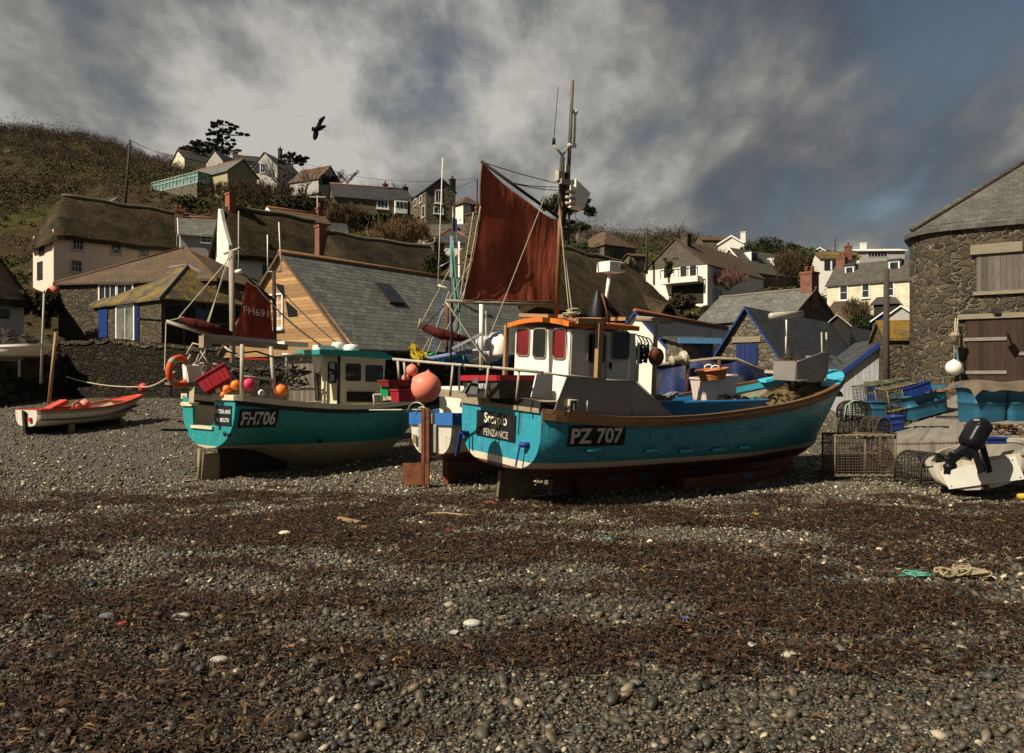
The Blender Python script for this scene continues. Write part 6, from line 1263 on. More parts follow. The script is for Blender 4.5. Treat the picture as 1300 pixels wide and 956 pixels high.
b = MB(); b.tube(sag(Cb.loc(535, 410, 15.2), Cb.loc(572, 340, 15.4), .0), .010, 5); b.tube(sag(Cb.loc(570, 370, 15.3), Cb.loc(540, 455, 15.3), 0), .010, 5); b.tube(sag(Cb.loc(600, 328, 15.3), Cb.loc(560, 400, 15.3), 0), .009, 5); b.tube(sag(Cb.loc(594, 360, 15.3), Cb.loc(552, 452, 15.3), 0), .009, 5); b.tube(sag(Cb.loc(545, 430, 15.3), Cb.loc(528, 458, 15.3), .02), .009, 5); b.tube(sag(Cb.loc(575, 262, 15.6), Cb.loc(600, 460, 15.6), 0), .006, 4); Cb.l(b, 'rigging', m_rope)
b = MB(); b.tube(sag(Cb.loc(563, 372, 15.3), Cb.loc(549, 450, 15.3), .03), .008, 5); Cb.l(b, 'blue_line', m_cbl)
b = MB(); b.beam(Cb.loc(574, 443, 15.0), Cb.loc(613, 423, 15.0), .16, .05); Cb.l(b, 'grey_plank', mt('pg', lambda: simple('grey_plank', c3(.34, .34, .36), .7)))
tb([(541, 456, 15.1), (600, 446, 15.1)], .045, 'blue_spar', mt('bgs', lambda: simple('blue_grey_spar', c3(.16, .20, .36), .6, .3, 4)), Cb); tb([(543, 452, 15.1), (552, 448, 15.1)], .03, 'green_spar', m_cg, Cb)
b = MB(); b.smooth = True; cl = [Cb.loc(*p) for p in ((546, 453, 15.3), (647, 449, 16.2), (647, 462, 16.2), (546, 460, 15.3))]
b.grid(lambda u, v: cl[0].lerp(cl[1], u).lerp(cl[3].lerp(cl[2], u), v)+V((0, .05*math.sin(u*31), .02*math.sin(u*17)*(1-v))), 24, 3); b.grid(lambda u, v: cl[0].lerp(cl[1], 1-u)+V((0, .45*v, .02*math.sin(u*17))), 24, 2); Cb.l(b, 'blue_dodger', simple('dodger_blue', c3(.01, .14, .36), .7, .3, 6))
t = T('yellow_oilskin', P(530, 447, 15.0), (0, 0, 0), 'bright yellow oilskin bundle above the pink buoys', 'oilskin'); b = MB(); b.smooth = True
for k in range(5):
    a = V((-.20+.05*k, .02*k, .10-.02*k)); c_ = V((-.02+.03*k, .03, -.22+.03*k)); b.grid(lambda u, v: a.lerp(c_, v)+V((u*.10+.03*math.sin(v*9+k), .03*math.sin(u*12+k), .04*u-.05*math.sin(u*5+k))), 4, 6)
t.l(b, 'cloth', simple('oilskin_yellow', c3(.55, .40, .02), .5, .35, 5))
t = T('white_drum', P(636, 452, 15.2), (0, 0, 0), 'white plastic drum left of the orange roofed wheelhouse', 'drum'); b = MB(); b.lathe([(.01, 0), (.16, 0), (.18, .04), (.18, .30), (.14, .36), (.05, .38), (.04, .42), (.01, .42)], 16); t.l(b, 'body', m_wh)
t = T('white_sack', P(616, 460, 15.6), (0, 0, 0), 'crumpled white and blue sacks stacked behind the stern rail', 'sack'); b = MB(); b.smooth = True
for c_ in ((-.15, 0, .12), (.12, .1, .16), (.0, .05, .38), (.2, .1, .45)): b.sphere(c_, .20, 12, 8, (1.1, .8, .75))
t.l(b, 'fabric', simple('sack_white', c3(.45, .46, .48), .8, .3, 4, .4, 9))
t = T('flag', P(576, 300, 15.4), (0, 0, 0), 'small blue flag at the head of the white boat mast', 'flag'); b = MB(); b.grid(lambda u, v: V((-.02+.09*u, .03*math.sin(u*5), .38-.26*v-.06*u)), 5, 4); t.l(b, 'cloth', m_blued)
# ============ red sailed boat behind the teal boat
def sheerF(t): return _sp(t, [0, .3, .6, 1.0], [1.0, .95, 1.0, 1.25])
def kzF(t): return _sp(t, [0, .2, .5, .85, 1.0], [.35, .25, .2, .35, .7])
Fb = Hull('fishing_boat', (-7.35, 20.6, .1), 30, 0, 0, 4.6, 4.1, .75, .85, .4, sheerF, kzF, 'boat with small red FH691 sail hidden behind the teal boat', 'fishing boat', deck=.6)
Fb.shell(m_hC, m_cream, m_deckA); Fb.strip('gunwale', m_oldw, -.04, .04, .04, 0, 1); Fb.keel(m_hC, 0, .1, .1, .85)
tb([(296, 500, 19.5), (294, 318, 19.5)], .07, 'mast', mt('palemast', lambda: simple('pale_mast', c3(.30, .26, .20), .7, .35, 5)), Fb); tb([(284, 322, 19.5), (300, 317, 19.5), (305, 315, 19.5)], .035, 'mast_head', m_galv, Fb); tb([(300, 345, 19.4), (306, 344, 19.3)], .05, 'lamp', m_wh, Fb)
b = MB(); b.tube([Fb.loc(228, 405, 18.6), Fb.loc(250, 411, 18.7), Fb.loc(275, 419, 18.9), Fb.loc(294, 424, 19.2)], [.05, .12, .13, .06], 10); Fb.l(b, 'furled_sail', mt('furl'))
b = MB(); b.tube([Fb.loc(211, 408, 18.5), Fb.loc(294, 434, 19.3)], .045, 8); Fb.l(b, 'white_spar', m_galv); b = MB(); b.tube([Fb.loc(227, 403, 18.6), Fb.loc(296, 424, 19.3)], .04, 8); Fb.l(b, 'spar', m_oldw)
b = MB()
for p, q in (((293, 326, 19.4), (227, 403, 18.6)), ((293, 326, 19.4), (262, 412, 18.8)), ((291, 322, 19.4), (264, 412, 18.8)), ((211, 410, 18.5), (209, 470, 17.5)), ((228, 404, 18.6), (211, 408, 18.5))): b.tube([Fb.loc(*p), Fb.loc(*q)], .012, 4)
Fb.l(b, 'rigging', m_rope)
fs = [P(*p) for p in ((297, 433, 19.3), (347, 434, 19.9), (343, 378, 19.8), (313, 357, 19.5))]; fs = [Fb.I @ p for p in fs]
def fpt(u, v): p = fs[0].lerp(fs[1], u).lerp(fs[3].lerp(fs[2], u), v); return p+V((0, .10*math.sin(math.pi*u)*math.sin(math.pi*v)+.015*math.sin(u*20+v*7), 0))
b = MB(); b.smooth = True; b.grid(fpt, 16, 16); sf = Fb.l(b, 'sail', mt('fsail', lambda: sailmat('small_sail', c3(.24, .045, .028))))
vs, f_, w, h_ = text_mesh('FH691', .42, .0, .95); b = MB(); d_ = (P(342, 396, 19.7)-P(312, 390, 19.4)).normalized(); o_ = P(311, 398, 19.33); k_ = 31*.0194/w
b.add([Fb.I @ (o_+d_*u*k_+V((0, -.10, v*k_))) for u, v in vs], f_); Fb.l(b, 'lettering', mt('sl', lambda: simple('sail_letter', c3(.45, .38, .32), .8)), sf)
tb([(349, 440, 19.9), (347.5, 344, 19.9)], .05, 'mizzen_mast', m_pole, Fb); tb([(340, 345, 19.9), (357, 345, 19.9)], .02, 'yard', m_steel, Fb); tb([(340, 345, 19.9), (339.5, 298, 19.9)], .014, 'whip_aerial', m_wh, Fb); tb([(357, 345, 19.9), (354, 282, 19.9)], .014, 'whip_aerial', m_wh, Fb)
b = MB(); b.tube([Fb.loc(315, 353, 19.5), Fb.loc(348, 382, 19.8)], .035, 6); Fb.l(b, 'gaff', m_dark)
t = T('black_pennant', P(352, 360, 19.9), (0, 0, 0), 'pair of black pennants below the thin mast of the small red sail', 'pennant'); b = MB()
for pts in (((350, 360), (360, 362), (363, 381), (352, 366)), ((362, 381), (377, 394), (378, 402), (366, 403))):
    q = [P(x, y, 19.9)-P(352, 360, 19.9) for x, y in pts]; b.add(q+[v+V((0, .02, 0)) for v in q], [[0, 1, 2, 3], [7, 6, 5, 4], [0, 4, 5, 1], [1, 5, 6, 2], [2, 6, 7, 3], [3, 7, 4, 0]])
t.l(b, 'cloth', m_black)
def cable(name, pts, r, mat, label, cat='cable', k=.2):
    q = [P(*p) for p in pts]; t = T(name, q[0], (0, 0, 0), label, cat); b = MB(); line = []
    for i in range(len(q)-1): line += sag(q[i], q[i+1], k, 12)[(1 if i else 0):]
    b.tube(line, r, 5); t.w(b, 'line', mat); return t
cable('cable', [(316, 352, 19.6), (430, 450, 18.4)], .022, m_black, 'thick black cable from small red sail to the teal wheelhouse', k=.22)
cable('cable', [(360, 372, 19.8), (426, 434, 18.6)], .014, m_black, 'thin black cable above the thick one over the timber barn', k=.05)
# ============ dinghy at far left
def sheerD(t): return _sp(t, [0, .3, .6, 1.0], [.70, .66, .70, .96])
def kzD(t): return _sp(t, [0, .3, .7, .9, 1.0], [.20, .12, .12, .22, .45])
Dg = Hull('dinghy', (-14.35, 23.3, TZ(-14, 23.6)+.02), 60, 0, -2, 3.75, 3.3, .66, .80, .42, sheerD, kzD, 'white clinker dinghy with red painted decks and two orange floats', 'dinghy', deck=.32, nose=2.0)
m_hD = hullmat('hull_dinghy', c3(.62, .58, .47), c3(.3, .27, .2), c3(.10, .085, .06), .20, .24, dirt=c3(.3, .25, .18)); m_rd = simple('faded_red', c3(.50, .060, .035), .6, .3, 4, dirt=c3(.3, .06, .04), dirt_amt=.6)
Dg.shell(m_hD, m_cream, m_oldw); Dg.strip('gunwale', m_rd, -.03, .03, .03, 0, 1, inside=-.06); Dg.strip('black_line', m_black, -.30, -.27, .012, .02, .96, inside=-.0); Dg.strip('lower_line', m_oldw, -.09, -.06, .02, .0, 1, inside=0)
Dg.keel(m_dark, -.02, .08, .0, .9)
b = MB(); b.add([(0, -.58, .71), (.85, -.75, .68), (.85, -.42, .68), (.45, 0, .68), (.85, .42, .68), (.85, .75, .68), (0, .58, .71)], [[0, 1, 2, 3, 4, 5, 6]]); Dg.l(b, 'stern_deck', m_rd)
b = MB(); b.add([Dg.pt(t_, 1, -1)+V((0, .04, .01)) for t_ in (.78, .85, .91, .97)]+[Dg.pt(t_, 1, 1)+V((0, -.04, .01)) for t_ in (.97, .91, .85, .78)], [[0, 1, 2, 3, 4, 5, 6, 7]]); Dg.l(b, 'foredeck', m_rd)
b = MB(); b.bx(1.35, 1.75, -.72, .72, .50, .54); Dg.l(b, 'thwart', m_rd); b = MB(); b.bx(2.35, 2.4, -.55, .1, .34, .60); Dg.l(b, 'red_panel', m_rd)
b = MB(); b.prism([(-.07, .02), (.0, .02), (.0, .62), (-.10, .70)], -.06, .06); Dg.l(b, 'rudder', m_dark); b = MB(); b.box((-.03, -.25, .42), (.04, .07, .06)); Dg.l(b, 'red_bracket', m_rd)
b = MB(); b.frustum((0, 0, 0), (.30, .22), (.28, .20), 0, .12, Matrix.Translation((.95, .05, .72)) @ Matrix.Rotation(R(-24), 4, 'Y')); bx_ = Dg.l(b, 'engine_box_lid', m_rd); b = MB(); b.bx(.72, 1.2, -.2, .3, .40, .70); Dg.l(b, 'engine_box', m_dark)
b = MB(); b.tube([Dg.loc(62, 513, 23.5), Dg.loc(71, 422, 23.6)], [.05, .045], 8); Dg.l(b, 'mast_stump', m_tan)
for x_, y_ in ((1.0, -.55), (2.7, -.5)): b = MB(); b.beam((x_, y_, -.1), (x_, y_-.05, .22), .12, .14); Dg.l(b, 'chock', m_oldw)
buoy('buoy', P(98, 515.5, 24), .145, m_buoyp, 'left one of two orange pink floats in the dinghy'); buoy('buoy', P(108, 514, 24.3), .17, m_buoyp, 'right one of two orange pink floats in the dinghy')
cable('mooring_rope', [(84, 478, 29), (178, 491, 26), (222, 472, 16.6)], .022, m_rope, 'slack mooring rope running from the bank to the teal boat', 'rope', .12)
t = T('rope_float', P(182, 492, 25.6), (0, 0, 0), 'dark red float tied on the slack mooring rope', 'float'); b = MB(); b.lathe([(.01, -.12), (.10, -.09), (.15, -.02), (.15, .04), (.01, .08)], 12, Matrix.Rotation(R(90), 4, 'X')); t.l(b, 'body', m_rd)
def sheerG(t): return .5+.12*t
def kzG(t): return _sp(t, [0, .3, .7, 1.0], [.12, .05, .06, .3])
Gb = Hull('dinghy', (-18.9, 28.0, E-(441-HY)/F*28-.55), -8, 0, 0, 2.9, 2.6, .6, .75, .4, sheerG, kzG, 'small pale dinghy resting on the rocky bank at the left edge', 'dinghy', deck=.2, nose=2.4)
Gb.shell(m_hD, m_dark, m_dark); Gb.strip('gunwale', m_wh, -.04, .04, .04, 0, 1, inside=-.07)
b = MB(); b.bx(.4, .5, -.5, .5, -.5, .12); b.bx(1.9, 2.0, -.5, .5, -.5, .1); b.beam((.2, 0, .03), (2.4, 0, .03), .12, .08); Gb.l(b, 'trestle', m_dark)
# ============ skiff with outboard at the right
def sheerE(t): return .60+.10*t
def kzE(t): return _sp(t, [0, .4, .8, 1.0], [.05, .0, .05, .25])
Eb = Hull('skiff', (8.22, 13.75, .03), 56, -11, 0, 3.2, 3.0, .78, .80, .4, sheerE, kzE, 'upturned looking white skiff with black outboard at right edge', 'skiff', deck=.2, nose=2.4, full=(2.2, .7))
Eb.o['label'] = 'battered white skiff with a black outboard engine at right edge'
m_hE = hullmat('hull_skiff', c3(.42, .38, .30), c3(.40, .36, .28), c3(.30, .26, .20), .05, .07, dirt=c3(.20, .14, .08))
Eb.shell(m_hE, m_deckA, m_deckA); Eb.strip('gunwale', m_hE, -.04, .03, .03, 0, 1, inside=-.07)
pw = simple('plate_white', c3(.55, .53, .46), .6, .12, 3)
b = MB(); b.prism([(-.66, .16), (.50, .12), (.58, .44), (-.60, .56)], -.045, -.006, Matrix(((0, 1, 0, 0), (1, 0, 0, 0), (0, 0, 1, 0), (0, 0, 0, 1)))); bp_ = Eb.l(b, 'transom_board', pw)
b = MB()
for u, v in ((-.6, .20), (.45, .17), (.52, .40), (-.54, .50)): b.tube([(-.045, u, v), (-.052, u, v)], .012, 6)
Eb.l(b, 'screws', m_rust, bp_)
b = MB(); b.add([(-.012, y_, z_) for y_, z_ in ((-.10, .14), (.0, .13), (-.05, .03), (-.13, .03))], [[3, 2, 1, 0]]); Eb.l(b, 'rust_streak', m_rust, bp_)
ob = T('outboard_engine', P(1238, 562, 13.2), (0, 0, 0), 'black outboard engine tilted up on the white skiff', 'outboard engine'); m_ob = simple('outboard_black', c3(.008, .008, .009), .35, .4, 4, dirt=c3(.05, .045, .04), dirt_amt=.62)
def ol(px, py, d=13.2): return ob.I @ P(px, py, d)
b = MB(); Mc = Matrix.Translation(ol(1239, 549)) @ Matrix.Rotation(R(28), 4, 'Y'); b.smooth = True
def cowlp(u, v):
    a = 2*math.pi*u; c_, s_ = math.cos(a), math.sin(a); e = .55; z_ = -.27+.54*v; k = (1-max(0, (v-.72)/.28)**2.2*.75)*(1-max(0, (.12-v)/.12)*.25)
    return Mc @ V((.155*k*math.copysign(abs(c_)**e, c_)+.04*(v > .5)*(v-.5), .20*k*math.copysign(abs(s_)**e, s_), z_))
b.grid(cowlp, 28, 14); b.add([cowlp(i/28, 1) for i in range(28)], [list(range(28))]); cw = ob.l(b, 'cowl', m_ob)
b = MB(); q = ol(1240, 533, 12.98); b.box(q+V((0, 0, 0)), (.045, .004, .012)); ob.l(b, 'badge', pw, cw)
b = MB(); b.beam(ol(1238, 558), ol(1222, 580), .20, .20); ob.l(b, 'midsection', m_ob)
b = MB(); b.beam(ol(1222, 572), ol(1204, 586), .14, .12); b.beam(ol(1207, 574), ol(1202, 602), .11, .06); b.tube([ol(1212, 590), ol(1200, 594)], .065, 10); ob.l(b, 'gearcase', m_ob)
b = MB()
for k in range(3): a = k*2.1; q = ol(1207, 578); b.add([q, q+V((.03, -.02, 0))+V((.08*math.cos(a), 0, .08*math.sin(a))), q+V((.10*math.cos(a+.5), .02, .10*math.sin(a+.5))), q+V((.08*math.cos(a+1), .04, .08*math.sin(a+1)))], [[0, 1, 2, 3]])
ob.l(b, 'propeller', m_steel)
b = MB(); b.beam(ol(1234, 562, 13.1), ol(1246, 600, 13.1), .05, .09); b.beam(ol(1246, 562, 13.3), ol(1256, 600, 13.3), .05, .09); b.tube([ol(1244, 575, 13.1), ol(1250, 598, 13.1)], .03, 6); ob.l(b, 'clamp_bracket', m_black)
# ============ lobster pots, tubs and slipway
b = MB(); N = 26; fr = []
edge = [P(1098, 553, 20.5), P(1136, 556, 18.9), P(1180, 560, 18.0), P(1240, 561, 17.3), P(1330, 564, 16.6), P(1500, 566, 16)]; back = [P(1160, 541, 21.5), P(1186, 521, 22.5), P(1208, 505, 23.3), P(1222, 498, 24.0), P(1300, 498, 23), P(1500, 490, 21)]
edge2 = []; back2 = []
for i in range(5):
    for k in range(7): edge2.append(edge[i].lerp(edge[i+1], k/7)+V((random.uniform(-.05, .05), random.uniform(-.12, .12), random.uniform(-.03, .03)))); back2.append(back[i].lerp(back[i+1], k/7)+V((random.uniform(-.04, .04), random.uniform(-.08, .08), 0)))
n = len(edge2); low = [V((p.x+.03, p.y-.10, -.3)) for p in edge2]; lowb = [V((p.x-.05, p.y, -.3)) for p in back2]
mid1 = [e.lerp(b_, .35)+V((0, 0, random.uniform(-.01, .01))) for e, b_ in zip(edge2, back2)]; mid2 = [e.lerp(b_, .7) for e, b_ in zip(edge2, back2)]
vs = edge2+mid1+mid2+back2+low+lowb; fs = []
for i in range(n-1):
    for k in range(3): fs.append([k*n+i, k*n+i+1, (k+1)*n+i+1, (k+1)*n+i])
    fs.append([4*n+i, 4*n+i+1, i+1, i]); fs.append([3*n+i, 3*n+i+1, 5*n+i+1, 5*n+i])
fs += [[0, n, 2*n, 3*n, 5*n, 4*n], [0+n*4+0, 0, 0, 0][:0] or [4*n, 0, n]]
b.add(vs, fs[:-1]); b.build('slipway', m_conc, kind='structure', label='worn pale concrete slipway rising to the stone building')
cv = T('slipway_slabs', P(1200, 540, 19), (0, 0, 0), 'thin dark joint boards laid across the concrete slipway', 'board')
for (x0, y0, d0), (x1, y1, d1) in (((1188, 529, 20.6), (1240, 529, 19.6)), ((1160, 542, 19.9), (1204, 542, 19.2)), ((1224, 515, 21.8), (1262, 515, 21))):
    b = MB(); b.beam(P(x0, y0, d0), P(x1, y1, d1), .05, .05); cv.w(b, 'joint_board', m_dark)
m_pot = simple('pot_wire', c3(.11, .075, .05), .8, .4, 8); m_potl = simple('pot_frame', c3(.16, .125, .075), .85, .45, 7, dirt=c3(.07, .08, .045), dirt_amt=.58); m_net = simple('net_dark', c3(.035, .03, .022), .9, .4, 9)
def pot(c, sz, rot, mat, frm, label, mesh=.07, arch=False, r=.022, group='lobster pots on the right of the beach', rw=.006):
    t = T('lobster_pot', c, rot, label, 'lobster pot', group); x, y, z = sz[0]/2, sz[1]/2, sz[2]; b = MB()
    if not arch:
        cs = [(-x, -y), (x, -y), (x, y), (-x, y)]
        for zz in (0.02, z):
            for i in range(4): p, q = cs[i], cs[(i+1) % 4]; b.tube([(p[0], p[1], zz), (q[0], q[1], zz)], r, 6)
        for p in cs: b.tube([(p[0], p[1], 0), (p[0], p[1], z)], r, 6)
        b.tube([(0, -y, 0), (0, -y, z)], r*.8, 5); b.tube([(0, -y, z), (0, y, z)], r*.8, 5)
        t.l(b, 'frame', frm); b = MB(); nx = int(sz[0]/mesh); nz = int(z/mesh); ny = int(sz[1]/mesh)
        for yy in (-y, y):
            for i in range(1, nx): b.tube([(-x+sz[0]*i/nx+random.uniform(-.01, .01), yy, 0), (-x+sz[0]*i/nx+random.uniform(-.01, .01), yy, z)], rw, 3, False)
            for i in range(1, nz): b.tube([(-x, yy, z*i/nz), (x, yy, z*i/nz+random.uniform(-.01, .01))], rw, 3, False)
        for xx in (-x, x):
            for i in range(1, ny): b.tube([(xx, -y+sz[1]*i/ny, 0), (xx, -y+sz[1]*i/ny, z)], rw, 3, False)
            for i in range(1, nz): b.tube([(xx, -y, z*i/nz), (xx, y, z*i/nz)], rw, 3, False)
        for i in range(1, nx): b.tube([(-x+sz[0]*i/nx, -y, z), (-x+sz[0]*i/nx, y, z)], rw, 3, False)
        for i in range(1, ny): b.tube([(-x, -y+sz[1]*i/ny, z), (x, -y+sz[1]*i/ny, z)], rw, 3, False)
        t.l(b, 'netting', mat)
        for zz in (.03, z): 
            b = MB(); pts = [V((-x+sz[0]*k/30, -y-.02+.02*math.sin(k*2.1), zz+.015*math.cos(k*1.7))) for k in range(31)]; b.tube(pts, r*1.15, 5); t.l(b, 'rope_binding', frm)
    else:
        for i in range(3):
            yy = -y+sz[1]*i/2; b.tube([(-x, yy, 0)]+[(-x*math.cos(math.pi*k/10), yy, z*.45+z*.55*math.sin(math.pi*k/10)) for k in range(11)]+[(x, yy, 0), (-x, yy, 0)], r, 6)
        for k in (0, 3, 5, 7, 10): a = math.pi*k/10; b.tube([(-x*math.cos(a), -y, z*.45+z*.55*math.sin(a)), (-x*math.cos(a), y, z*.45+z*.55*math.sin(a))], r*.8, 5)
        for xx in (-x, x): b.tube([(xx, -y, .01), (xx, y, .01)], r, 5)
        t.l(b, 'frame', frm); b = MB(); nn = int(sz[1]/mesh)
        for i in range(nn+1): yy = -y+sz[1]*i/nn; b.tube([(-x, yy, 0)]+[(-x*math.cos(math.pi*k/8), yy, z*.45+z*.55*math.sin(math.pi*k/8)) for k in range(9)]+[(x, yy, 0)], rw, 3, False)
        for k in range(17): a = math.pi*k/16; b.tube([(-x*math.cos(a), -y, z*.45+z*.55*math.sin(a)), (-x*math.cos(a), y, z*.45+z*.55*math.sin(a))], rw, 3, False)
        for i in range(1, 8):
            for yy in (-y, y): xx = -x+2*x*i/8; b.tube([(xx, yy, 0), (xx, yy, z*.45+z*.55*math.sqrt(max(0, 1-(xx/x)**2)))], rw, 3, False); 
            zz = z*i/8; hx_ = x if zz < z*.45 else x*math.sqrt(max(0.01, 1-((zz-z*.45)/(z*.55))**2))
            for yy in (-y, y): b.tube([(-hx_, yy, zz), (hx_, yy, zz)], rw, 3, False)
        t.l(b, 'netting', mat)
    return t
pot(P(1101, 606, 16.0)+V((0, .42, 0)), (1.20, .75, .84), (0, 0, R(-3)), m_pot, m_potl, 'largest wire lobster pot standing alone on the shingle', .055, rw=.0055)
pot(P(1176, 613, 15.2)+V((0, .2, .02)), (.70, .62, .56), (0, 0, R(20)), m_net, m_net, 'black netted pot behind the stern of the white skiff', .045, True, rw=.008)
pot(P(1085, 551, 20.2), (.62, .5, .45), (0, 0, R(10)), m_net, m_dark, 'dark pot at the bottom of the small stack beside the bow', .06, True, rw=.009)
pot(P(1084, 530, 20.2), (.66, .5, .42), (0, 0, R(2)), m_net, m_dark, 'dark pot with pale green rope on top of the small stack', .06, True, rw=.009)
pot(P(1112, 553, 19.6), (.42, .6, .46), (0, 0, R(12)), m_net, m_pole, 'small round ended pot lying next to the blue tub', .05, True, rw=.008)
b = MB(); t = T('pale_green_rope', P(1078, 512, 20), (0, 0, 0), 'pale green rope looped over the dark pot stack', 'rope'); b.tube([P(*p) for p in ((1072, 532, 19.9), (1074, 515, 19.9), (1083, 509, 19.9), (1094, 508, 20), (1078, 512, 19.9), (1080, 531, 19.85))], .02, 5); t.w(b, 'line', mt('pgr2', lambda: simple('pale_green', c3(.28, .42, .28), .9)))
pot(P(1113, 523, 22.0), (.85, .7, .78), (R(0), R(-8), R(0)), m_net, mt('gpot', lambda: simple('green_frame', c3(.11, .13, .065), .8, .4, 6)), 'tall green framed pot leaning behind the small stack', .09)
pot(P(1142, 519, 21.3), (.80, .7, .62), (R(0), R(-12), R(0)), m_pot, m_potl, 'rope bound pot tilted against the large teal tub', .08)
pot(P(1134, 540, 21.4), (.66, .6, .5), (0, 0, 0), m_net, m_net, 'black pot below the tilted rope bound pot', .07)
pot(P(1126, 523, 22.6)+V((.2, .4, .55)), (1.0, .6, .35), (R(0), R(-6), R(5)), m_net, mt('gpot'), 'highest green edged pot on the back of the pile', .09)
m_tub = simple('tub_teal', c3(.02, .10, .16), .5, .3, 3, .15, 20, dirt=c3(.07, .16, .2), dirt_amt=.63)
def tub(c, sz, rot, mat, label, lid=None, taper=.88):
    t = T('fish_tub', c, rot, label, 'tub'); x, y, z = sz[0]/2, sz[1]/2, sz[2]
    def rr_(k, sx_, sy_): a = 2*math.pi*k/32; c_, s_ = math.cos(a), math.sin(a); e = .35; return (sx_*math.copysign(abs(c_)**e, c_), sy_*math.copysign(abs(s_)**e, s_))
    b = MB(); b.smooth = True; prof = [(taper, 0), (taper+.03, .3*z), (taper+.045, .48*z), (taper+.085, .50*z), (taper+.085, .54*z), (taper+.05, .56*z), (.98, .92*z), (1.05, .93*z), (1.05, z), (.95, z), (.92, .8*z), (taper-.05, .05*z)]
    vs = [(*rr_(k, x*f_, y*f_), zz) for f_, zz in prof for k in range(32)]; m = len(prof); fs = [[i*32+k, i*32+(k+1) % 32, (i+1)*32+(k+1) % 32, (i+1)*32+k] for i in range(m-1) for k in range(32)]+[list(range((m-1)*32, m*32))]
    b.add(vs, fs); t.l(b, 'tub_body', mat); return t
tub(P(1178, 527, 21.0)+V((0, .3, 0)), (1.30, .9, .66), (0, R(-14), R(8)), m_tub, 'large teal fish tub tilted up on the slipway edge')
tub(P(1112, 528, 21.4), (.55, .5, .40), (0, 0, 0), m_tub, 'small teal tub half hidden behind the round ended pot')
tub(P(1137, 547, 19.8)+V((0, .25, 0)), (.58, .5, .36), (0, R(-6), R(8)), m_cb, 'small bright blue tub at the foot of the slipway')
crate('crate', P(1166, 501, 20.9), (.62, .42, .26), (R(-8), R(-16), R(14)), m_cb, 'royal blue crate tipped on top of the large teal tub', n=6)
t = T('net_heap', P(1186, 500, 20.9), (0, 0, 0), 'pinkish tangle of net and rope in the large teal tub', 'nets'); b = MB()
for k in range(26): q = V((random.uniform(-.5, .45), random.uniform(-.2, .2), 0)); q.z = .02+.22*(q.x+.5)*.5; b.tube([q+V((random.uniform(-.1, .1), random.uniform(-.1, .1), random.uniform(-.03, .06))) for _ in range(4)], .016, 5)
t.l(b, 'net', simple('net_pink', c3(.26, .13, .08), .9, .5, 12))
for i, (px, lb) in enumerate(((1262, 'teal fish tub left of the pair under the brown tarpaulin'), (1305, 'teal fish tub right of the pair under the brown tarpaulin'))): tub(P(px, 537, 19.0)+V((0, .5, 0)), (.92, .9, .92), (0, 0, R(4)), m_tub, lb)
t = T('tarpaulin', P(1270, 490, 18.9), (0, 0, 0), 'brown tarpaulin draped over two teal fish tubs', 'tarpaulin'); b = MB(); b.smooth = True; c0 = P(1236, 487, 19.0)
def tarp(u, v):
    x_ = -.05+2.2*u; y_ = -.12+1.35*v; z_ = .0+.03*math.sin(u*9)*math.sin(v*3)+.02*math.sin(u*23+v*5)+.05*math.sin(math.pi*v)
    if v < .12: z_ -= (.12-v)*1.4+.006*math.sin(u*40)
    if u < .08: z_ -= (.08-u)*2.0
    return c0+V((x_, y_, z_))-t.o.location
b.grid(tarp, 40, 20); t.l(b, 'sheet', simple('tarp_brown', c3(.13, .10, .068), .9, .45, 2, .8, 5))
t = T('weed_heap', P(1275, 547, 17.6), (0, 0, 0), 'heap of rusty brown rope and weed below the tarpaulined tubs', 'rope heap'); b = MB()
for k in range(50): q = V((random.uniform(-.75, .9), random.uniform(-.2, .3), random.uniform(-.06, .12))); b.tube([q+V((random.uniform(-.12, .12), random.uniform(-.1, .1), random.uniform(-.05, .06))) for _ in range(5)], random.choice((.012, .02)), 5)
t.l(b, 'strands', simple('heap_brown', c3(.13, .065, .03), .9, .5, 14))
b = MB(); t = T('blue_fish_box', P(1258, 563, 15.5), (0, 0, R(10)), 'blue box edge showing behind the outboard engine', 'box'); b.bx(-.22, .22, -.15, .15, 0, .12); b.bx(-.24, .24, -.17, .17, .10, .13); t.l(b, 'box_body', m_cb)
b = MB(); t = T('yellow_fender', P(1298, 632, 13.0), (0, 0, 0), 'yellow roller lying on shingle under the skiff at right edge', 'roller'); b.tube([(-.06, 0, .02), (.3, .1, .02)], .05, 10); t.l(b, 'cylinder', simple('yellow', c3(.55, .36, .03), .6))
t = T('rusty_chain', P(1060, 561, 18.5), (0, 0, 0), 'rusty chain stretched along the foot of the slipway', 'chain'); b = MB(); q = sag(P(1042, 562, 18.6), P(1216, 562, 17.2), .03, 70)
for i in range(70):
    c_ = (q[i]+q[i+1])/2; d = (q[i+1]-q[i]).normalized(); s_ = V((0, 0, 1)) if i % 2 else d.cross(V((0, 0, 1))); b.tube([c_+d*.030*math.cos(a*1.047)+s_*.020*math.sin(a*1.047) for a in range(7)], .008, 4)
t.w(b, 'links', m_rust)
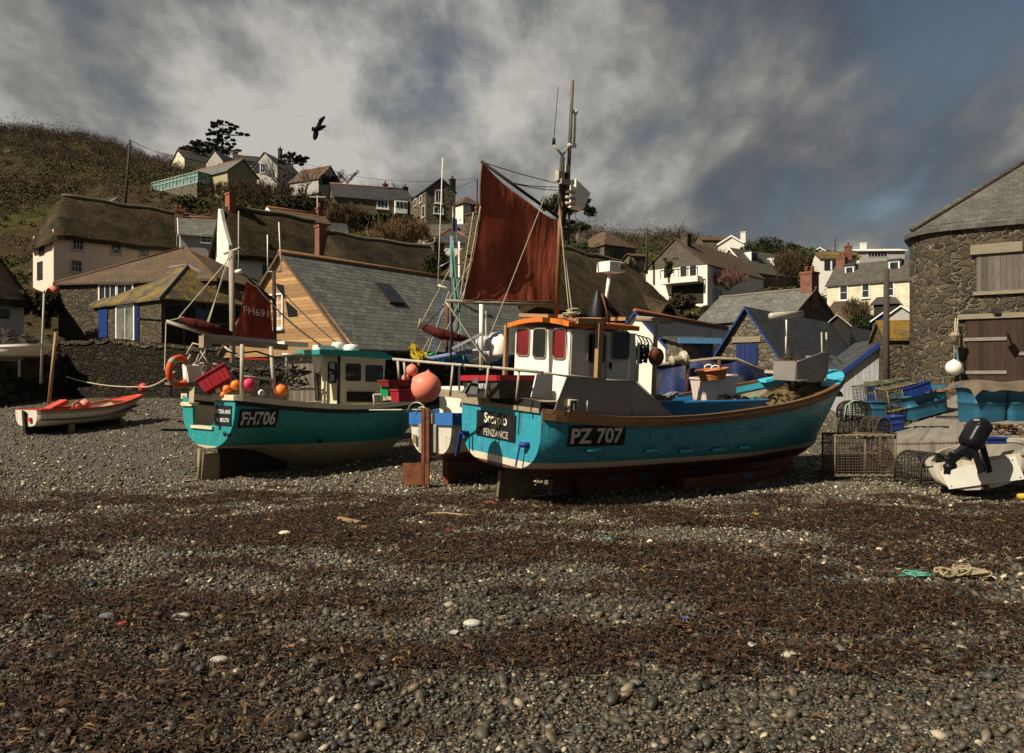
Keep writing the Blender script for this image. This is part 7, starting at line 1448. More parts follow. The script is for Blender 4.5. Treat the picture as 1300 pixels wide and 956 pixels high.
# white buoy and ropes hung on the stone wall
buoy('buoy', P(1211, 467, 23.6), .235, simple('white_buoy', c3(.72, .70, .62), .45, .08, 3, dirt=c3(.35, .33, .28), dirt_amt=.66), 'large white buoy hanging beside the brown double doors')
b = MB(); t = T('hanging_rope', P(1213, 405, 23.7), (0, 0, 0), 'ropes and small pale float hanging on the stone wall', 'rope'); b.tube([P(1213, 404, 23.8), P(1211, 455, 23.6)], .02, 5); b.tube([P(1216, 404, 23.8), P(1214, 428, 23.7), P(1216, 460, 23.6), P(1220, 490, 23.6)], .018, 5); t.w(b, 'line', m_rope); b = MB(); b.tube(sag(P(1214, 430, 23.6), P(1219, 480, 23.5), .05), .022, 5); t.w(b, 'blue_line', mt('tealr', lambda: simple('teal_rope', c3(.04, .16, .20), .9))); b = MB(); b.lathe([(.01, .16), (.07, .12), (.17, .04), (.16, .0), (.10, -.05), (.12, -.16), (.01, -.16)], 12, Matrix.Translation(P(1212, 427, 23.6))); t.w(b, 'pale_float', m_oldw)
# ============ cargo on the turquoise boat
tb1 = A.M @ V((0, 0, 0))
def AW(x, y, z): return A.M @ V((x, y, z))
rotA = (0, 0, R(34))
xt = A.on(880, 500, 1, -.3).x
t = T('cargo_tub', AW(4.5, -.15, 1.13), rotA, 'wide blue open tub filling the deck of the turquoise boat', 'tub'); b = MB(); b.smooth = True
def tubring(k, f_, z): a = 2*math.pi*k/36; c_, s_ = math.cos(a), math.sin(a); return (1.65*f_*math.copysign(abs(c_)**.55, c_), .92*f_*math.copysign(abs(s_)**.55, s_), z)
prof = [(.90, 0), (.95, .42), (.97, .46), (1.03, .47), (1.04, .52), (.98, .54), (.94, .50), (.90, .30)]; vs = [tubring(k, f_, z) for f_, z in prof for k in range(36)]
b.add(vs, [[i*36+k, i*36+(k+1) % 36, (i+1)*36+(k+1) % 36, (i+1)*36+k] for i in range(len(prof)-1) for k in range(36)]+[list(range((len(prof)-1)*36, len(prof)*36))]); t.l(b, 'tub_body', simple('tub_blue', c3(.012, .13, .30), .4, .25, 3, .1, 20, dirt=c3(.03, .05, .06), dirt_amt=.62))
crate('fish_box', AW(*(A.on(907, 510, 1, -.35)+V((0, 0, .06)))), (.80, .48, .44), (R(2), R(-5), R(28)), simple('box_white', c3(.62, .53, .47), .6, .15, 3, .1, 20, dirt=c3(.35, .28, .22), dirt_amt=.62), 'dirty white fish box on the deck under the orange basket', 'fish box', n=5, taper=.90)
q = P(905, 481, 15.35); t = T('basket', q, (R(3), R(-6), 0), 'orange plastic basket sitting on the white fish box', 'basket'); b = MB()
for k in range(7): z_ = k*.028; r_ = .235+.055*(k/6); b.tube([(r_*math.cos(a*math.pi/16), r_*.85*math.sin(a*math.pi/16), z_) for a in range(33)], .013, 5, False)
b.smooth = True; b.lathe([(.225, 0), (.285, .17), (.275, .17), (.21, .01), (.01, .01)], 24, Matrix.Diagonal((1, .85, 1, 1))); m_bas = simple('basket_orange', c3(.50, .17, .045), .6, .3, 8, .2, 30); t.l(b, 'weave', m_bas); b = MB(); b.tube([(.31*math.cos(a*math.pi/16), .27*math.sin(a*math.pi/16), .18) for a in range(33)], .022, 6, False); t.l(b, 'rim', m_bas)
for sy in (-1, 1): b = MB(); b.tube([(-.08+.0*sy, .26*sy, .18), (-.07, .26*sy, .25), (.0, .26*sy, .275), (.07, .26*sy, .25), (.08, .26*sy, .18)], .014, 6); t.l(b, 'handle', m_wh)
def heap(name, c, ext, mat, label, cat, seed, n=40, r=(.015, .03), parent=None):
    random.seed(seed); t = T(name, c, rotA, label, cat); b = MB(); b.smooth = True
    b.grid(lambda u, v: ((u-.5)*2*ext[0], (v-.5)*2*ext[1], ext[2]*(max(0, 1-(2*u-1)**2)*max(0, 1-(2*v-1)**2))**.5*(1+.35*math.sin(u*11+seed)*math.cos(v*9)) - .02), 20, 16)
    for k in range(n):
        u, v = random.uniform(-.85, .85), random.uniform(-.85, .85); z_ = ext[2]*math.sqrt(max(0, (1-u*u)*(1-v*v))); q = V((u*ext[0], v*ext[1], z_)); b.tube([q+V((random.uniform(-.1, .1), random.uniform(-.1, .1), random.uniform(-.02, .04))) for _ in range(5)], random.choice(r), 5)
    t.l(b, 'strands', mat); return t
m_nb = simple('net_brown', c3(.26, .17, .085), .95, .45, 14, .6, 30); m_ng = simple('net_green', c3(.035, .16, .11), .95, .5, 16, .6, 30)
heap('net_heap', AW(3.2, -.1, 1.56), (.55, .6, .16), m_nb, 'brown netting in the blue tub nearest the wheelhouse', 'nets', 5); heap('net_heap', AW(5.0, -.4, 1.56), (.50, .42, .20), m_nb, 'brown hessian netting right of the white fish box', 'nets', 6); heap('net_heap', AW(5.65, -.45, 1.57), (.42, .38, .13), m_ng, 'green netting at the bow end of the blue tub', 'nets', 7)
heap('net_heap', AW(7.1, -.45, 1.45), (.70, .50, .42), simple('net_yellow', c3(.13, .085, .035), .95, .5, 12, .7, 24), 'thick golden brown nets heaped in the bow below the hauler tray', 'nets', 8, 80, (.02, .045)); heap('net_heap', AW(8.25, -.25, 1.75), (.55, .42, .40), mt('netg2', lambda: simple('net_gold', c3(.14, .09, .038), .95, .5, 12, .7, 24)), 'golden brown net roll curved into the point of the bow', 'nets', 9, 60, (.02, .045))
t = T('grey_folded_sheet', AW(3.75, .1, 1.66), rotA, 'folded grey and blue sheet on the nets left of the fish box', 'sheet'); b = MB(); b.smooth = True; b.grid(lambda u, v: (-.35+.7*u, -.4+.8*v, .04*math.sin(u*9)+.05*math.sin(v*6)+.06*u), 12, 12); t.l(b, 'cloth', simple('grey_sheet', c3(.15, .17, .18), .7, .4, 3))
b = MB(); t = T('deck_oar', AW(5.6, .35, 1.45), rotA, 'pale wooden brace leaning at the fore end of the deck', 'brace'); b.tube([A.I.to_3x3().inverted() @ V((0, 0, 0)), V((.85, .1, .42))], .03, 6); t.l(b, 'pole', m_oldw); 
# black bin with the red rim on the stern platform
bx0 = P(602, 498, 12.9); t = T('fish_bin', AW(.05, .05, 1.68), rotA, 'black open fish bin with red rim and WATERFISH lettering', 'fish bin')
sx_, sy_, h_ = .42, .58, .30; b = MB(); b.frustum((0, 0, 0), (sx_*.86, sy_*.9), (sx_, sy_), 0, h_); t.l(b, 'bin_body', simple('bin_black', c3(.045, .04, .032), .5, .4, 4, dirt=c3(.12, .105, .08), dirt_amt=.56)); b = MB()
for (x0, y0), (x1, y1) in (((-sx_, -sy_), (sx_, -sy_)), ((sx_, -sy_), (sx_, sy_)), ((sx_, sy_), (-sx_, sy_)), ((-sx_, sy_), (-sx_, -sy_))): b.beam((x0, y0, h_+.03), (x1, y1, h_+.03), .06, .09)
t.l(b, 'red_rim', m_cr); vs, f_, w, hh = text_mesh('WATERFISH', .115, .003, 1.0); b = MB(); b.add([(-sx_-.012+.17*(h_*.62-v+.0)*.0-.0+(-.004 if True else 0)+.0*(v), .34-u, .15+v) for u, v in vs], [q_[::-1] for q_ in f_]); t.l(b, 'lettering', m_whl)
b = MB(); t = T('black_cone_net', P(597, 499, 12.9), (0, 0, 0), 'small black net draped at the left of the fish bin', 'net'); b.add([(-.18, 0, 0), (.12, -.1, -.02), (.14, .1, .0), (.13, 0, .27)], [[0, 1, 3], [1, 2, 3], [2, 0, 3], [0, 2, 1]]); t.l(b, 'cloth', m_black)
# blue tarpaulin fence of the boat behind
t = T('tarp_screen', P(840, 470, 21.5), (0, 0, 0), 'long blue tarpaulin screen on poles behind the turquoise boat', 'tarpaulin'); b = MB(); b.smooth = True
tl_ = [P(832, 463, 21.5), P(875, 459, 21.3), P(910, 455, 21.0), P(935, 456, 21.0), P(985, 478, 21.2)]
def tarp2(u, v):
    k = u*4; i = min(int(k), 3); p = tl_[i].lerp(tl_[i+1], k-i); low = p.copy(); low.z = 1.35+.25*max(0, u-.75)*2; q = p.lerp(low, v); return q+V((0, .07*math.sin(u*38)*v+.05*math.sin(u*13+v*3), 0))
b.grid(tarp2, 60, 8); t.w(b, 'blue_sheet', simple('tarp_blue', c3(.013, .025, .095), .6, .4, 1.6, .5, 5, dirt=c3(.08, .07, .055), dirt_amt=.52))
b = MB(); b.tube([tl_[0], tl_[1], tl_[2], tl_[3], tl_[4]], .05, 6); t.w(b, 'top_pole', m_oldw)
for px in (873, 913): b = MB(); b.tube([P(px, 457, 20.9), P(px, 500, 20.9)], .05, 6); t.w(b, 'pole', m_rust)
t = T('net_winch', P(862, 456, 20.8), (0, 0, R(20)), 'pale drum winch standing on the tarpaulin screen pole', 'winch'); b = MB(); M_ = Matrix.Rotation(R(78), 4, 'Y'); M_ = M_ @ Matrix.Scale(.78, 4); b.lathe([(.01, -.30), (.17, -.30), (.17, -.26), (.11, -.24), (.11, .12), (.24, .14), (.24, .20), (.01, .20)], 20, M_); t.l(b, 'drum', m_galv); b = MB()
for k in range(6): b.tube([M_ @ V((.115*math.cos(a*.524), .115*math.sin(a*.524), -.2+.05*k)) for a in range(13)], .02, 4)
t.l(b, 'wire_coil', m_oldw); b = MB(); b.tube([M_ @ V((.25*math.cos(a*.524), .25*math.sin(a*.524), .22)) for a in range(13)], .02, 4); t.l(b, 'guard_hoop', m_steel)
# ============ beach litter, poles, wires, bird
def G(px, py):
    d = 2000/(py-HY)
    for _ in range(6): p = P(px, py, d); d = (E-TZ(p.x, p.y))*F/(py-HY)
    p = P(px, py, d); p.z = TZ(p.x, p.y); return p
t = T('driftwood', G(443, 664)+V((0, 0, .03)), (0, R(5), R(-38)), 'short tan plank lying on the seaweed', 'driftwood'); b = MB(); b.beam((-.22, 0, 0), (.22, 0, .02), .07, .035); t.l(b, 'board', m_tan)
t = T('driftwood', G(463, 672)+V((0, 0, .03)), (0, R(4), R(-20)), 'tiny splinter of wood beside the tan plank', 'driftwood'); b = MB(); b.beam((-.05, 0, 0), (.06, 0, .01), .04, .03); t.l(b, 'board', m_tan)
t = T('driftwood', G(572, 656)+V((0, 0, .03)), (0, 0, R(-14)), 'long thin brown stick right of the tan plank', 'driftwood'); b = MB(); b.tube([(-.38, 0, 0), (-.1, .03, .02), (.15, -.02, .01), (.40, .03, 0)], .017, 6); t.l(b, 'stick', m_tan)
t = T('driftwood', G(622, 642)+V((0, 0, .03)), (0, 0, R(-30)), 'dark curled wood chip by the olive rudder', 'driftwood'); b = MB(); b.tube([(-.14, 0, 0), (0, .02, .03), (.14, 0, 0)], .03, 6); t.l(b, 'chip', m_rust)
t = T('rope_tangle', G(1200, 735)+V((0, 0, .02)), (0, 0, 0), 'frayed green and tan rope tangle washed up on shingle', 'rope'); random.seed(5); b = MB()
for k in range(9): q = V((random.uniform(0, .32), random.uniform(-.12, .12), .03)); b.tube([q+V((.10*math.cos(a*.7+k), .07*math.sin(a*.8+k*2), .03+.025*math.sin(a+k))) for a in range(14)], .013, 5)
t.l(b, 'tan_strand', mt('tans', lambda: simple('tan_strand', c3(.30, .24, .14), .9, .5, 20))); b = MB()
for k in range(6): q = V((random.uniform(-.42, .05), random.uniform(-.12, .08), .02)); b.tube([q+V((random.uniform(-.1, .1), random.uniform(-.05, .05), random.uniform(0, .03))) for a in range(7)], .008, 5)
t.l(b, 'green_strand', m_ropeg)
for px, py, r_, c_, lb in ((362, 680, .07, c3(.62, .56, .36), 'cream stone lying alone on dark seaweed'), (231, 787, .065, c3(.40, .36, .28), 'pale flat stone on seaweed at lower left'), (137, 786, .06, c3(.09, .11, .12), 'blue grey flat stone left of the pale one'), (279, 842, .055, c3(.34, .31, .26), 'light round pebble near the bottom edge'), (600, 795, .06, c3(.42, .42, .36), 'pale angular stone on seaweed below centre'), (287, 817, .05, c3(.16, .19, .15), 'green grey stone at lower left'), (488, 840, .05, c3(.12, .15, .13), 'wedge shaped dark green stone near bottom'), (1002, 835, .05, c3(.36, .34, .28), 'pale pebble right of the bottom centre')):
    t = tag(empty('stone', G(px, py)), lb, 'stone'); b = MB(); b.smooth = True; random.seed(px); b.sphere((0, 0, r_*.4), r_, 12, 8, (1.3, .9, .55)); b.v = [(x*(1+.12*noise.noise(V((x, y, z))*14)), y*(1+.12*noise.noise(V((x+3, y, z))*14)), z) for x, y, z in b.v]; b.build('pebble', simple('stone_%d' % px, c_, .6, .25, 20, .3, 60), t)
for px, py, c_, lb in ((570, 675, c3(.45, .03, .04), 'torn red plastic scrap on the shingle'), (772, 687, c3(.05, .35, .32), 'tiny turquoise plastic scrap on the shingle'), (960, 655, c3(.5, .38, .03), 'tiny yellow plastic scrap in front of the turquoise bow'), (983, 674, c3(.6, .57, .48), 'white plastic scrap right of the yellow scrap'), (1058, 740, c3(.03, .07, .16), 'dark blue plastic scrap on seaweed'), (154, 796, c3(.5, .05, .04), 'red plastic scrap at lower left'), (870, 790, c3(.10, .14, .4), 'blue wrapper scrap below the turquoise boat'), (576, 808, c3(.5, .48, .42), 'white paper scrap below centre'), (955, 825, c3(.55, .52, .44), 'white shell fragments near the bottom edge')):
    t = tag(empty('litter_scrap', G(px, py)+V((0, 0, .03)), (0, 0, px*.1)), lb, 'litter'); b = MB(); random.seed(px); q = [V((random.uniform(.02, .05)*(1.6 if k % 2 else 1)*math.cos(k*1.05), random.uniform(.02, .04)*math.sin(k*1.05), random.uniform(0, .02))) for k in range(6)]; b.add(q+[v-V((0, 0, .006)) for v in q], [list(range(6)), list(range(6, 12))[::-1]]+[[i, 6+i, 6+(i+1) % 6, (i+1) % 6] for i in range(6)]); b.build('scrap', simple('scrap_%d' % px, c_, .6), t)
def pole(base, top, r, label, arm=None, mat=None):
    t = T('utility_pole', base, (0, 0, 0), label, 'utility pole'); b = MB(); b.tube([(0, 0, -1), t.I @ top], [r, r*.75], 8); t.l(b, 'shaft', mat or m_pole)
    if arm: b = MB(); q = t.I @ top-V((0, 0, arm[1])); b.beam(q-V((arm[0], 0, 0)), q+V((arm[0], 0, 0)), .09, .09); t.l(b, 'crossarm', mat or m_pole)
    return t
pole(P(158, 262, 72), P(165, 178, 72), .13, 'tall dark utility pole on the left hillside', (.2, .35))
pole(P(1125, 500, 25.5), P(1125.5, 341, 25.5), .12, 'dark timber pole beside the round stone building')
pole(P(403, 280, 73), P(403, 248, 73), .07, 'thin pale pole with crossarm above the tiny cream house', (.75, .15), m_galv)
pole(P(821, 335, 78), P(821, 290, 78), .13, 'dark utility pole between bungalow and bare tree', (.25, .6))
pole(P(1060, 320, 105), P(1060, 302, 105), .10, 'short utility pole on the right skyline')
pole(P(605, 300, 85), P(606, 226, 85), .10, 'utility pole left of the tan sail')
pole(P(52, 450, 27.3), P(56, 372, 27.3), .045, 'thin bleached pole standing on the rocky bank', None, m_galv)
pole(P(303, 345, 55), P(303, 268, 55), .06, 'thin pale aerial pole by the curved white gable', None, m_galv)
cable('overhead_wire', [(165, 178, 72), (232, 198, 139)], .03, m_dark, 'overhead wire from the left hillside pole', 'wire', .5)
for k, (a, c_, lb) in enumerate((((405, 249, 73), (606, 228, 85), 'lower overhead wire across the skyline left of the sail'), ((390, 208, 110), (606, 226, 86), 'upper overhead wire across the skyline left of the sail'), ((606, 240, 85), (821, 292, 78), 'overhead wire passing behind the tan sail'))): cable('overhead_wire', [a, c_], .022, m_dark, lb, 'wire', 1.2)
# the bird: wings spread, banking
t = T('bird', P(404, 163, 32), (0, 0, 0), 'black bird soaring with spread wings against the cloud', 'bird'); b = MB(); b.smooth = True
def bp2(px, py, dz=0): return P(px, py, 32+dz)-P(404, 163, 32)
def wing(root_a, root_b, pts_l, pts_t):
    n_ = len(pts_l); top = [bp2(*p) for p in pts_l]; bot = [bp2(*p) for p in pts_t]; vs = top+bot+[v+V((0, .05, 0)) for v in top+bot]
    fs = []
    for i in range(n_-1): fs += [[i, i+1, n_+i+1, n_+i], [2*n_+i, 3*n_+i, 3*n_+i+1, 2*n_+i+1], [i, 2*n_+i, 2*n_+i+1, i+1], [n_+i, n_+i+1, 3*n_+i+1, 3*n_+i]]
    b.add(vs, fs)
b.lathe([(.005, -.30), (.05, -.24), (.10, -.10), (.115, .06), (.07, .20), (.06, .27), (.02, .33), (.002, .36)], 10, Matrix.Rotation(R(72), 4, 'Y'))
m_bird = simple('bird_black', c3(.006, .006, .006), .95, .2, 5, spec=.05); t.l(b, 'body', m_bird); b = MB(); b.smooth = True
wing(0, 0, [(406, 161), (409, 155), (412, 150), (413, 147.5, .3)], [(401, 162), (403, 156), (407, 150.5), (411, 148, .3)]); wing(0, 0, [(404, 165), (404, 170), (402.5, 175), (400, 177.5)], [(399.5, 164), (397.5, 169), (397, 174), (398, 177.5)])
for i in range(4): q0 = bp2(409-i*1.2, 151+i*.8); q1 = bp2(411-i*2.2, 147+i*1.2); b.tube([q0, q1], [.03, .01], 4)
t.l(b, 'wings', m_bird); b = MB(); b.add([bp2(401, 163), bp2(396, 160.5), bp2(395.5, 164), bp2(397, 166.5), bp2(401, 165.5)], [[0, 1, 2, 3, 4], [4, 3, 2, 1, 0]]); t.l(b, 'tail', m_bird)
b = MB(); b.lathe([(.02, 0), (.012, .05), (.002, .09)], 6, Matrix.Translation(bp2(410, 165)) @ Matrix.Rotation(R(90), 4, 'Y')); t.l(b, 'beak', m_black)
# pink buoy and car-side clutter under the pink cottage
buoy('buoy', P(67, 371, 43), .33, m_buoyp, 'pink buoy resting behind the left end of the stone cottage')
# ------------------------------------------------------------ vegetation
m_leaf = attrmat('foliage', .85, 0, .12)
def inside_foot(x, y, pad=1.0):
    k = np.zeros(len(x), bool)
    for kx, ky, ux, uy, L, Wd in FOOT:
        a = (x-kx)*ux+(y-ky)*uy; b_ = -(x-kx)*uy+(y-ky)*ux; k |= (a > -pad) & (a < L+pad) & (b_ > -pad) & (b_ < Wd+pad)
    return k
def leafcloud(cent, rad, n_per, size, cols, flat=.7, up=0.0, rng=RNG, strand=False):
    """cent (N,3), rad (N,): n_per leaf faces spread through each clump"""
    N = len(cent); M_ = N*n_per; d = rng.normal(size=(M_, 3)); d /= np.linalg.norm(d, axis=1)[:, None]; rr_ = rng.random(M_)**.45
    r = np.repeat(rad, n_per); p = np.repeat(cent, n_per, 0)+d*(rr_*r)[:, None]*np.array([1, 1, flat])
    s_ = size*rng.uniform(.5, 1.3, M_)
    a = rng.normal(size=(M_, 3)); 
    if strand: a = a*.35+np.array([0, 0, 1.0])+d*.5
    a /= np.linalg.norm(a, axis=1)[:, None]; b_ = np.cross(a, rng.normal(size=(M_, 3))); b_ /= np.linalg.norm(b_, axis=1)[:, None]
    la = s_[:, None]*(2.6 if strand else 1.0); lb = s_[:, None]*(.22 if strand else .6)
    vs = np.stack([p-a*la, p+b_*lb, p+a*la, p-b_*lb], 1).reshape(-1, 3); f = np.arange(M_*4).reshape(-1, 4)
    c = np.repeat(cols, n_per, 0)*rng.uniform(.55, 1.35, (M_, 1)); return vs, f, np.repeat(c, 4, 0)
def scrub():
    n = 26000; px = RNG.uniform(-60, 1330, n); y = 44+RNG.random(n)**.8*112; x = (px-650)/1000*y
    den = fbm(x, y, .06, 4); k = (RNG.random(n) < np.clip((den-.40)*5, .22, 1)*np.where((px < 60) & (y < 85), .5, 1)) & ~inside_foot(x, y, 1.1) & ~((px > 300) & (y < 52) & (px < 1060)); k &= ~((px < 60) & (y < 50)); k &= ~((px > 1040) & (y < 46))
    x, y, px = x[k], y[k], px[k]; n = len(x); hgt = np.clip(.35+1.5*(fbm(x, y, .11, 3)-.35)*2, .25, 1.7); hgt *= np.clip((y-40)/40, .4, 1.15); hgt = np.where((fbm(x, y, .30, 2) > .60) & (y > 56), hgt*1.9, hgt); edge = y > 138; hgt = np.where(edge, hgt*1.3+.4, hgt); v_ = 0
    # never let scrub grow in front of a house higher than its sill
    for kx, ky, ux, uy, L, Wd in FOOT:
        cx_, cy_ = kx+ux*L/2, ky+uy*L/2; near = (abs(x/y-cx_/cy_) < (L*.6+1)/cy_) & (y < cy_+1) & (y > cy_-11); hgt = np.where(near, np.minimum(hgt, .38), hgt)
    z = TZa(x, y)+hgt*.35; v = fbm(x, y, .09, 4)+RNG.normal(0, .07, n)
    g = np.array([(.072, .048, .026), (.10, .068, .034), (.055, .048, .018), (.060, .070, .018), (.028, .038, .012), (.14, .11, .05)]); idx = np.clip(((v-.30)*13).astype(int), 0, 5); perm = np.array([0, 1, 2, 3, 4, 5]); sel = perm[idx]
    sel = np.where(edge, np.where(RNG.random(n) < .6, 0, 2), sel); cols = g[sel]*RNG.uniform(.7, 1.2, (n, 1))
    vs, f, c = leafcloud(np.stack([x, y, z], -1), hgt*RNG.uniform(.7, 1.3, n), 34, .125, cols, .75, strand=False)
    bigmesh('scrub', vs, f, 4, c, m_leaf, kind='stuff', label='brown and olive gorse scrub covering the hillside')
    # bare twiggy growth along the skyline and slopes
    n = 3600; px = RNG.uniform(-40, 1180, n); y = RNG.uniform(126, 155, n); x = (px-650)/1000*y; k = ~inside_foot(x, y, 2.0) & ((px < 420) | (px > 690)); x, y, px = x[k], y[k], px[k]; n = len(x)
    h_ = np.where(px < 240, 1.9, 1.1)*RNG.uniform(.5, 1.2, n); z = TZa(x, y)+h_*.4; cols = np.array([(.070, .050, .034)])*RNG.uniform(.6, 1.5, (n, 1))
    vs, f, c = leafcloud(np.stack([x, y, z], -1), h_*.55, 70, .10, cols, .9, strand=True)
    bigmesh('twiggy_scrub', vs, f, 4, c, m_leaf, kind='stuff', label='bare brown thicket along the hill crest')
scrub()
def branches(b, p, d, r, L, depth, rng, spread=.6, tips=None, bend=.15, grav=0.0):
    q = p+d*L; mid = (p+q)/2+V((rng.uniform(-1, 1), rng.uniform(-1, 1), rng.uniform(-1, 1)))*L*bend*.5; b.tube([p, mid, q], [r, r*.85, r*.7], 5 if depth > 1 else 3, False)
    if tips is not None and depth <= 2: tips.append((q, L))
    if depth == 0: return
    for k in range(rng.choice((2, 3, 3)) if depth > 1 else 3):
        nd = (d+V((rng.uniform(-1, 1), rng.uniform(-1, 1), rng.uniform(-.5, .9)))*spread).normalized(); nd.z += grav; nd.normalize(); branches(b, q if k else mid, nd, r*.62, L*rng.uniform(.62, .85), depth-1, rng, spread, tips, bend, grav)
def baretree(px, py, d, h, label, seed, depth=5, spread=.62, lean=0.0, col=None):
    base = P(px, py, d); t = T('bare_tree', base, (0, 0, 0), label, 'tree'); rng = random.Random(seed); b = MB(); b.tube([(0, 0, -.8), (0, 0, .05), (.05*h, 0, h*.18)], [h*.035, h*.03, h*.024], 6); m_ = mt('bark', lambda: simple('bark', c3(.06, .048, .038), .9, .4, 4)); t.l(b, 'trunk', m_); b = MB(); p = V((.05*h, 0, h*.18))
    for k in range(5): branches(b, p-V((0, 0, h*.02*k)), V((rng.uniform(-.9, .9)+lean, rng.uniform(-.8, .8), rng.uniform(.5, 1))).normalized(), h*.018, h*.25, depth-1, rng, spread)
    t.l(b, 'crown', m_); return t
baretree(352, 240, 112, 5.6, 'leafless tree in front of the grey hilltop gable', 4, 6); baretree(388, 243, 112, 4.8, 'leafless tree right of the tall grey gabled house', 8, 5); baretree(850, 318, 96, 4.0, 'leafless tree on the skyline behind the white balcony house', 3, 6, .7)
baretree(430, 238, 115, 3.2, 'scrubby leafless tree behind the long bungalow', 12, 5); baretree(505, 246, 110, 2.4, 'low leafless tree over the bungalow roof', 14, 4); baretree(700, 300, 112, 3.0, 'leafless thicket tree by the dark pine', 15, 5); baretree(440, 236, 116, 3.4, 'upright leafless tree left of the bungalow chimney', 18, 5, .4)
def pine(px, py, d, h, w, label, seed, layers, col=(.016, .019, .010), trunk_lean=.05, leaf=.22, name='pine_tree', cat='pine tree', start=.35, dens=90):
    base = P(px, py, d); t = T(name, base, (0, 0, 0), label, cat); rng = random.Random(seed); g = np.random.default_rng(seed); m_ = mt('bark'); b = MB(); pts = [(0, 0, -1), (h*trunk_lean*.3, 0, h*.3), (h*trunk_lean*.6, 0, h*.6), (h*trunk_lean, 0, h*.95)]; b.tube(pts, [h*.035, h*.03, h*.022, h*.008], 7); t.l(b, 'trunk', m_); cents, rads = [], []; b = MB()
    for (zf, x0, x1, th) in layers:
        n = max(4, int((x1-x0)*w/.55))
        for k in range(n):
            u = k/(n-1); x = (x0+(x1-x0)*u)*w; yy = rng.uniform(-.35, .35)*w*(1-abs(2*u-1)**2*.6); z = zf*h+rng.uniform(-.7, .6)*th+.35*th*(1-(2*u-1)**2); cents.append((x, yy, z)); rads.append(th*rng.uniform(.6, 1.5))
            if k % 2 == 0: b.tube([(h*trunk_lean*zf, 0, zf*h-.3*th), (x*.5, yy*.5, z-.5*th), (x, yy, z-.1)], [.10, .07, .03], 4)
    t.l(b, 'limbs', m_); cols = np.array([col])*g.uniform(.6, 1.5, (len(cents), 1))
    vs, f, c = leafcloud(np.array(cents), np.array(rads), dens, leaf, cols, .5, rng=g); bigmesh('crown', vs, f, 4, c, m_leaf, parent=t.o); return t
pine(281, 197, 142, 5.9, 2.4, 'wind shaped cypress with layered dark crown on the hilltop', 5, [(.96, -.6, .7, .42), (.82, -.9, 1.15, .40), (.66, -.75, 1.9, .36), (.62, -1.1, -.2, .36), (.48, -.9, .9, .36), (.30, -.5, 1.0, .40), (.16, .6, 1.4, .3)])
pine(262, 199, 145, 3.0, 3.2, 'low dark evergreen mass left of the layered cypress', 6, [(.85, -.8, .8, .6), (.55, -1.2, 1.0, .8), (.25, -1.3, 1.2, .8)], start=.1); pine(240, 200, 146, 2.4, 1.8, 'dark evergreen behind the highest white gable', 16, [(.7, -.8, .8, .6), (.3, -1, 1, .7)])
pine(371, 222, 120, 3.3, 1.7, 'small flat topped pine right of the tall grey gable', 7, [(.92, -.6, .7, .30), (.80, -1.0, 1.3, .34), (.66, -1.1, 1.0, .34), (.52, -.7, .8, .3)])
pine(721, 302, 80, 4.8, 2.1, 'rounded dark pine behind the boat mast', 9, [(.92, -.5, .5, .75), (.82, -.85, .9, .85), (.72, -1.05, 1.1, .85), (.62, -1.0, 1.1, .75), (.32, -.9, .6, .6), (.14, -1, .8, .7)], col=(.030, .040, .016), leaf=.13, dens=170)
pine(418, 240, 112, 2.0, 1.0, 'pair of small dark evergreens at the bungalow gable', 19, [(.8, -.8, -.2, .4), (.75, .2, .9, .4), (.4, -.9, .9, .5)])
def shrub(px, py, d, w, h, label, seed, col, strand=False, size=.13, n=60, name='shrub', dens=34):
    base = P(px, py, d); t = T(name, base, (0, 0, 0), label, 'shrub'); g = np.random.default_rng(seed); b = MB(); rng = random.Random(seed)
    for k in range(7): b.tube([(rng.uniform(-.1, .1)*w, 0, -.5), (rng.uniform(-.4, .4)*w, rng.uniform(-.3, .3)*w, h*.6)], [.05, .015], 4)
    t.l(b, 'stems', mt('bark')); u = g.normal(size=(n, 3)); u /= np.linalg.norm(u, axis=1)[:, None]; u *= (g.random((n, 1))**.4); c_ = u*np.array([w*.5, w*.45, h*.5])+np.array([0, 0, h*.5]); 
    cols = np.array([col])*g.uniform(.6, 1.4, (n, 1)); vs, f, c = leafcloud(c_, np.full(n, min(w, h)*.22), dens, size, cols, .9, rng=g, strand=strand); bigmesh('foliage', vs, f, 4, c, m_leaf, parent=t.o)
shrub(510, 318, 66, 5.0, 2.7, 'large round brown shrub above the low thatch', 31, (.115, .072, .032), True, .10, 110, dens=60); shrub(455, 316, 68, 4.6, 1.4, 'straw coloured grassy shrub left of the round brown shrub', 32, (.17, .13, .055), True, .12, 60)
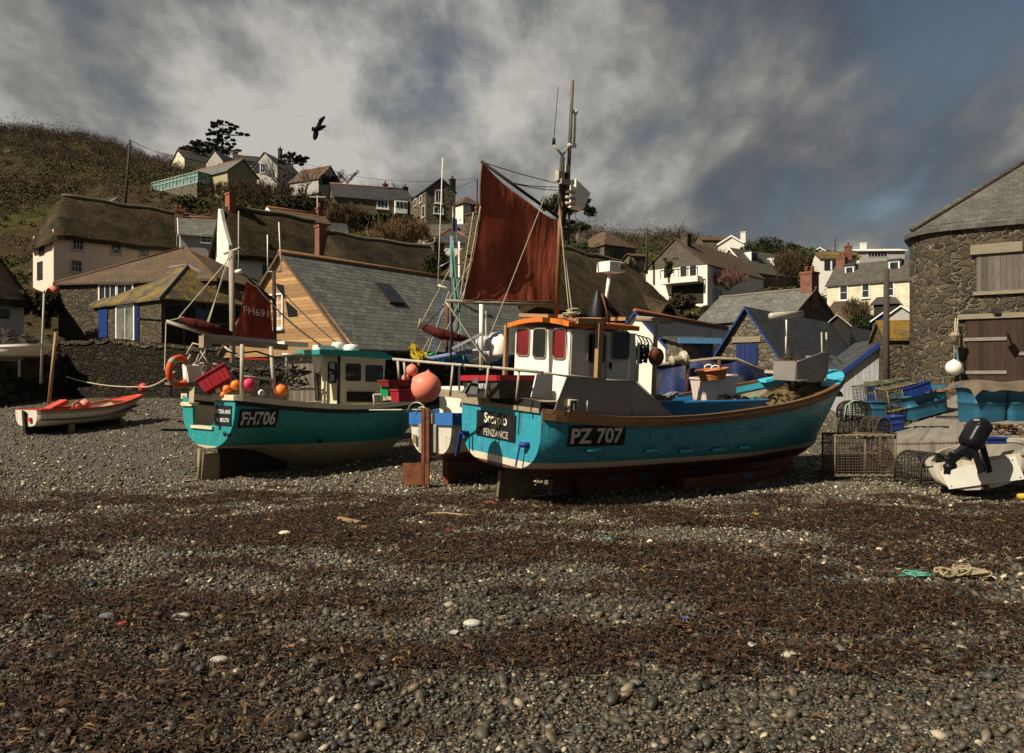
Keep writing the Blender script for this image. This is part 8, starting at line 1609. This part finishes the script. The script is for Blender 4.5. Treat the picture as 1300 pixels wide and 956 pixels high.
shrub(436, 286, 80, 5.5, 2.0, 'brown twiggy shrub below the long bungalow', 33, (.080, .052, .026), True, .13, 110); shrub(485, 286, 80, 5, 1.0, 'dark green shrub under the bungalow window', 34, (.030, .045, .014), False, .14, 80); shrub(514, 282, 88, 3.2, .8, 'green shrub under the white bay window', 35, (.028, .040, .014), False, .14, 50)
shrub(330, 258, 96, 13, 1.9, 'long brown hedge below the glazed bungalow', 36, (.062, .040, .022), True, .14, 190); shrub(388, 268, 90, 7, 1.9, 'green brown hedge right of the long brown hedge', 37, (.045, .042, .018), False, .15, 120); shrub(240, 262, 92, 4.5, 1.0, 'bright green shrub below the sunroom plinth', 38, (.055, .075, .018), False, .14, 80)
shrub(866, 392, 68, 2.4, 1.3, 'dark shrub at the foot of the balcony house', 39, (.045, .036, .018), False, .12, 90); shrub(925, 362, 76, 3.6, 1.5, 'pinkish flowering shrub against the white balcony house', 40, (.15, .075, .06), True, .09, 80); shrub(849, 352, 72.5, .9, 1.9, 'climbing plant on the balcony post', 41, (.035, .04, .015), False, .09, 24)
shrub(1088, 410, 64, 2.2, 1.9, 'bare shrub in front of the cream block house', 42, (.085, .065, .035), True, .10, 80); shrub(1103, 420, 58, 2.6, 1.1, 'green bush above the slate roof in front of the cream house', 43, (.035, .045, .016), False, .12, 70); shrub(1020, 342, 96, 7, 2.4, 'bright green hedge left of the low white house', 44, (.040, .055, .018), False, .14, 110); shrub(1000, 348, 92, 4, 3, 'rounded brown shrub right of the dormer house', 45, (.07, .05, .026), True, .13, 60)
shrub(975, 330, 112, 8, 2.8, 'dark skyline shrub behind the dormer house', 46, (.028, .034, .014), False, .18, 90); shrub(905, 404, 60, 2.0, 1.0, 'dark bush left of the slate cottage', 47, (.035, .032, .015), False, .11, 50); shrub(556, 350, 47, 1.6, 1.3, 'dark ivy clump at the right end of the low thatch', 48, (.030, .030, .011), False, .10, 60); shrub(61, 405, 41, 1.4, 1.3, 'dark bushes between the thatched cottage and stone cottage', 49, (.022, .026, .009), False, .09, 70); shrub(725, 330, 62, 4, 1.4, 'low green shrub by the tapered chimney', 50, (.04, .05, .018), False, .12, 50)
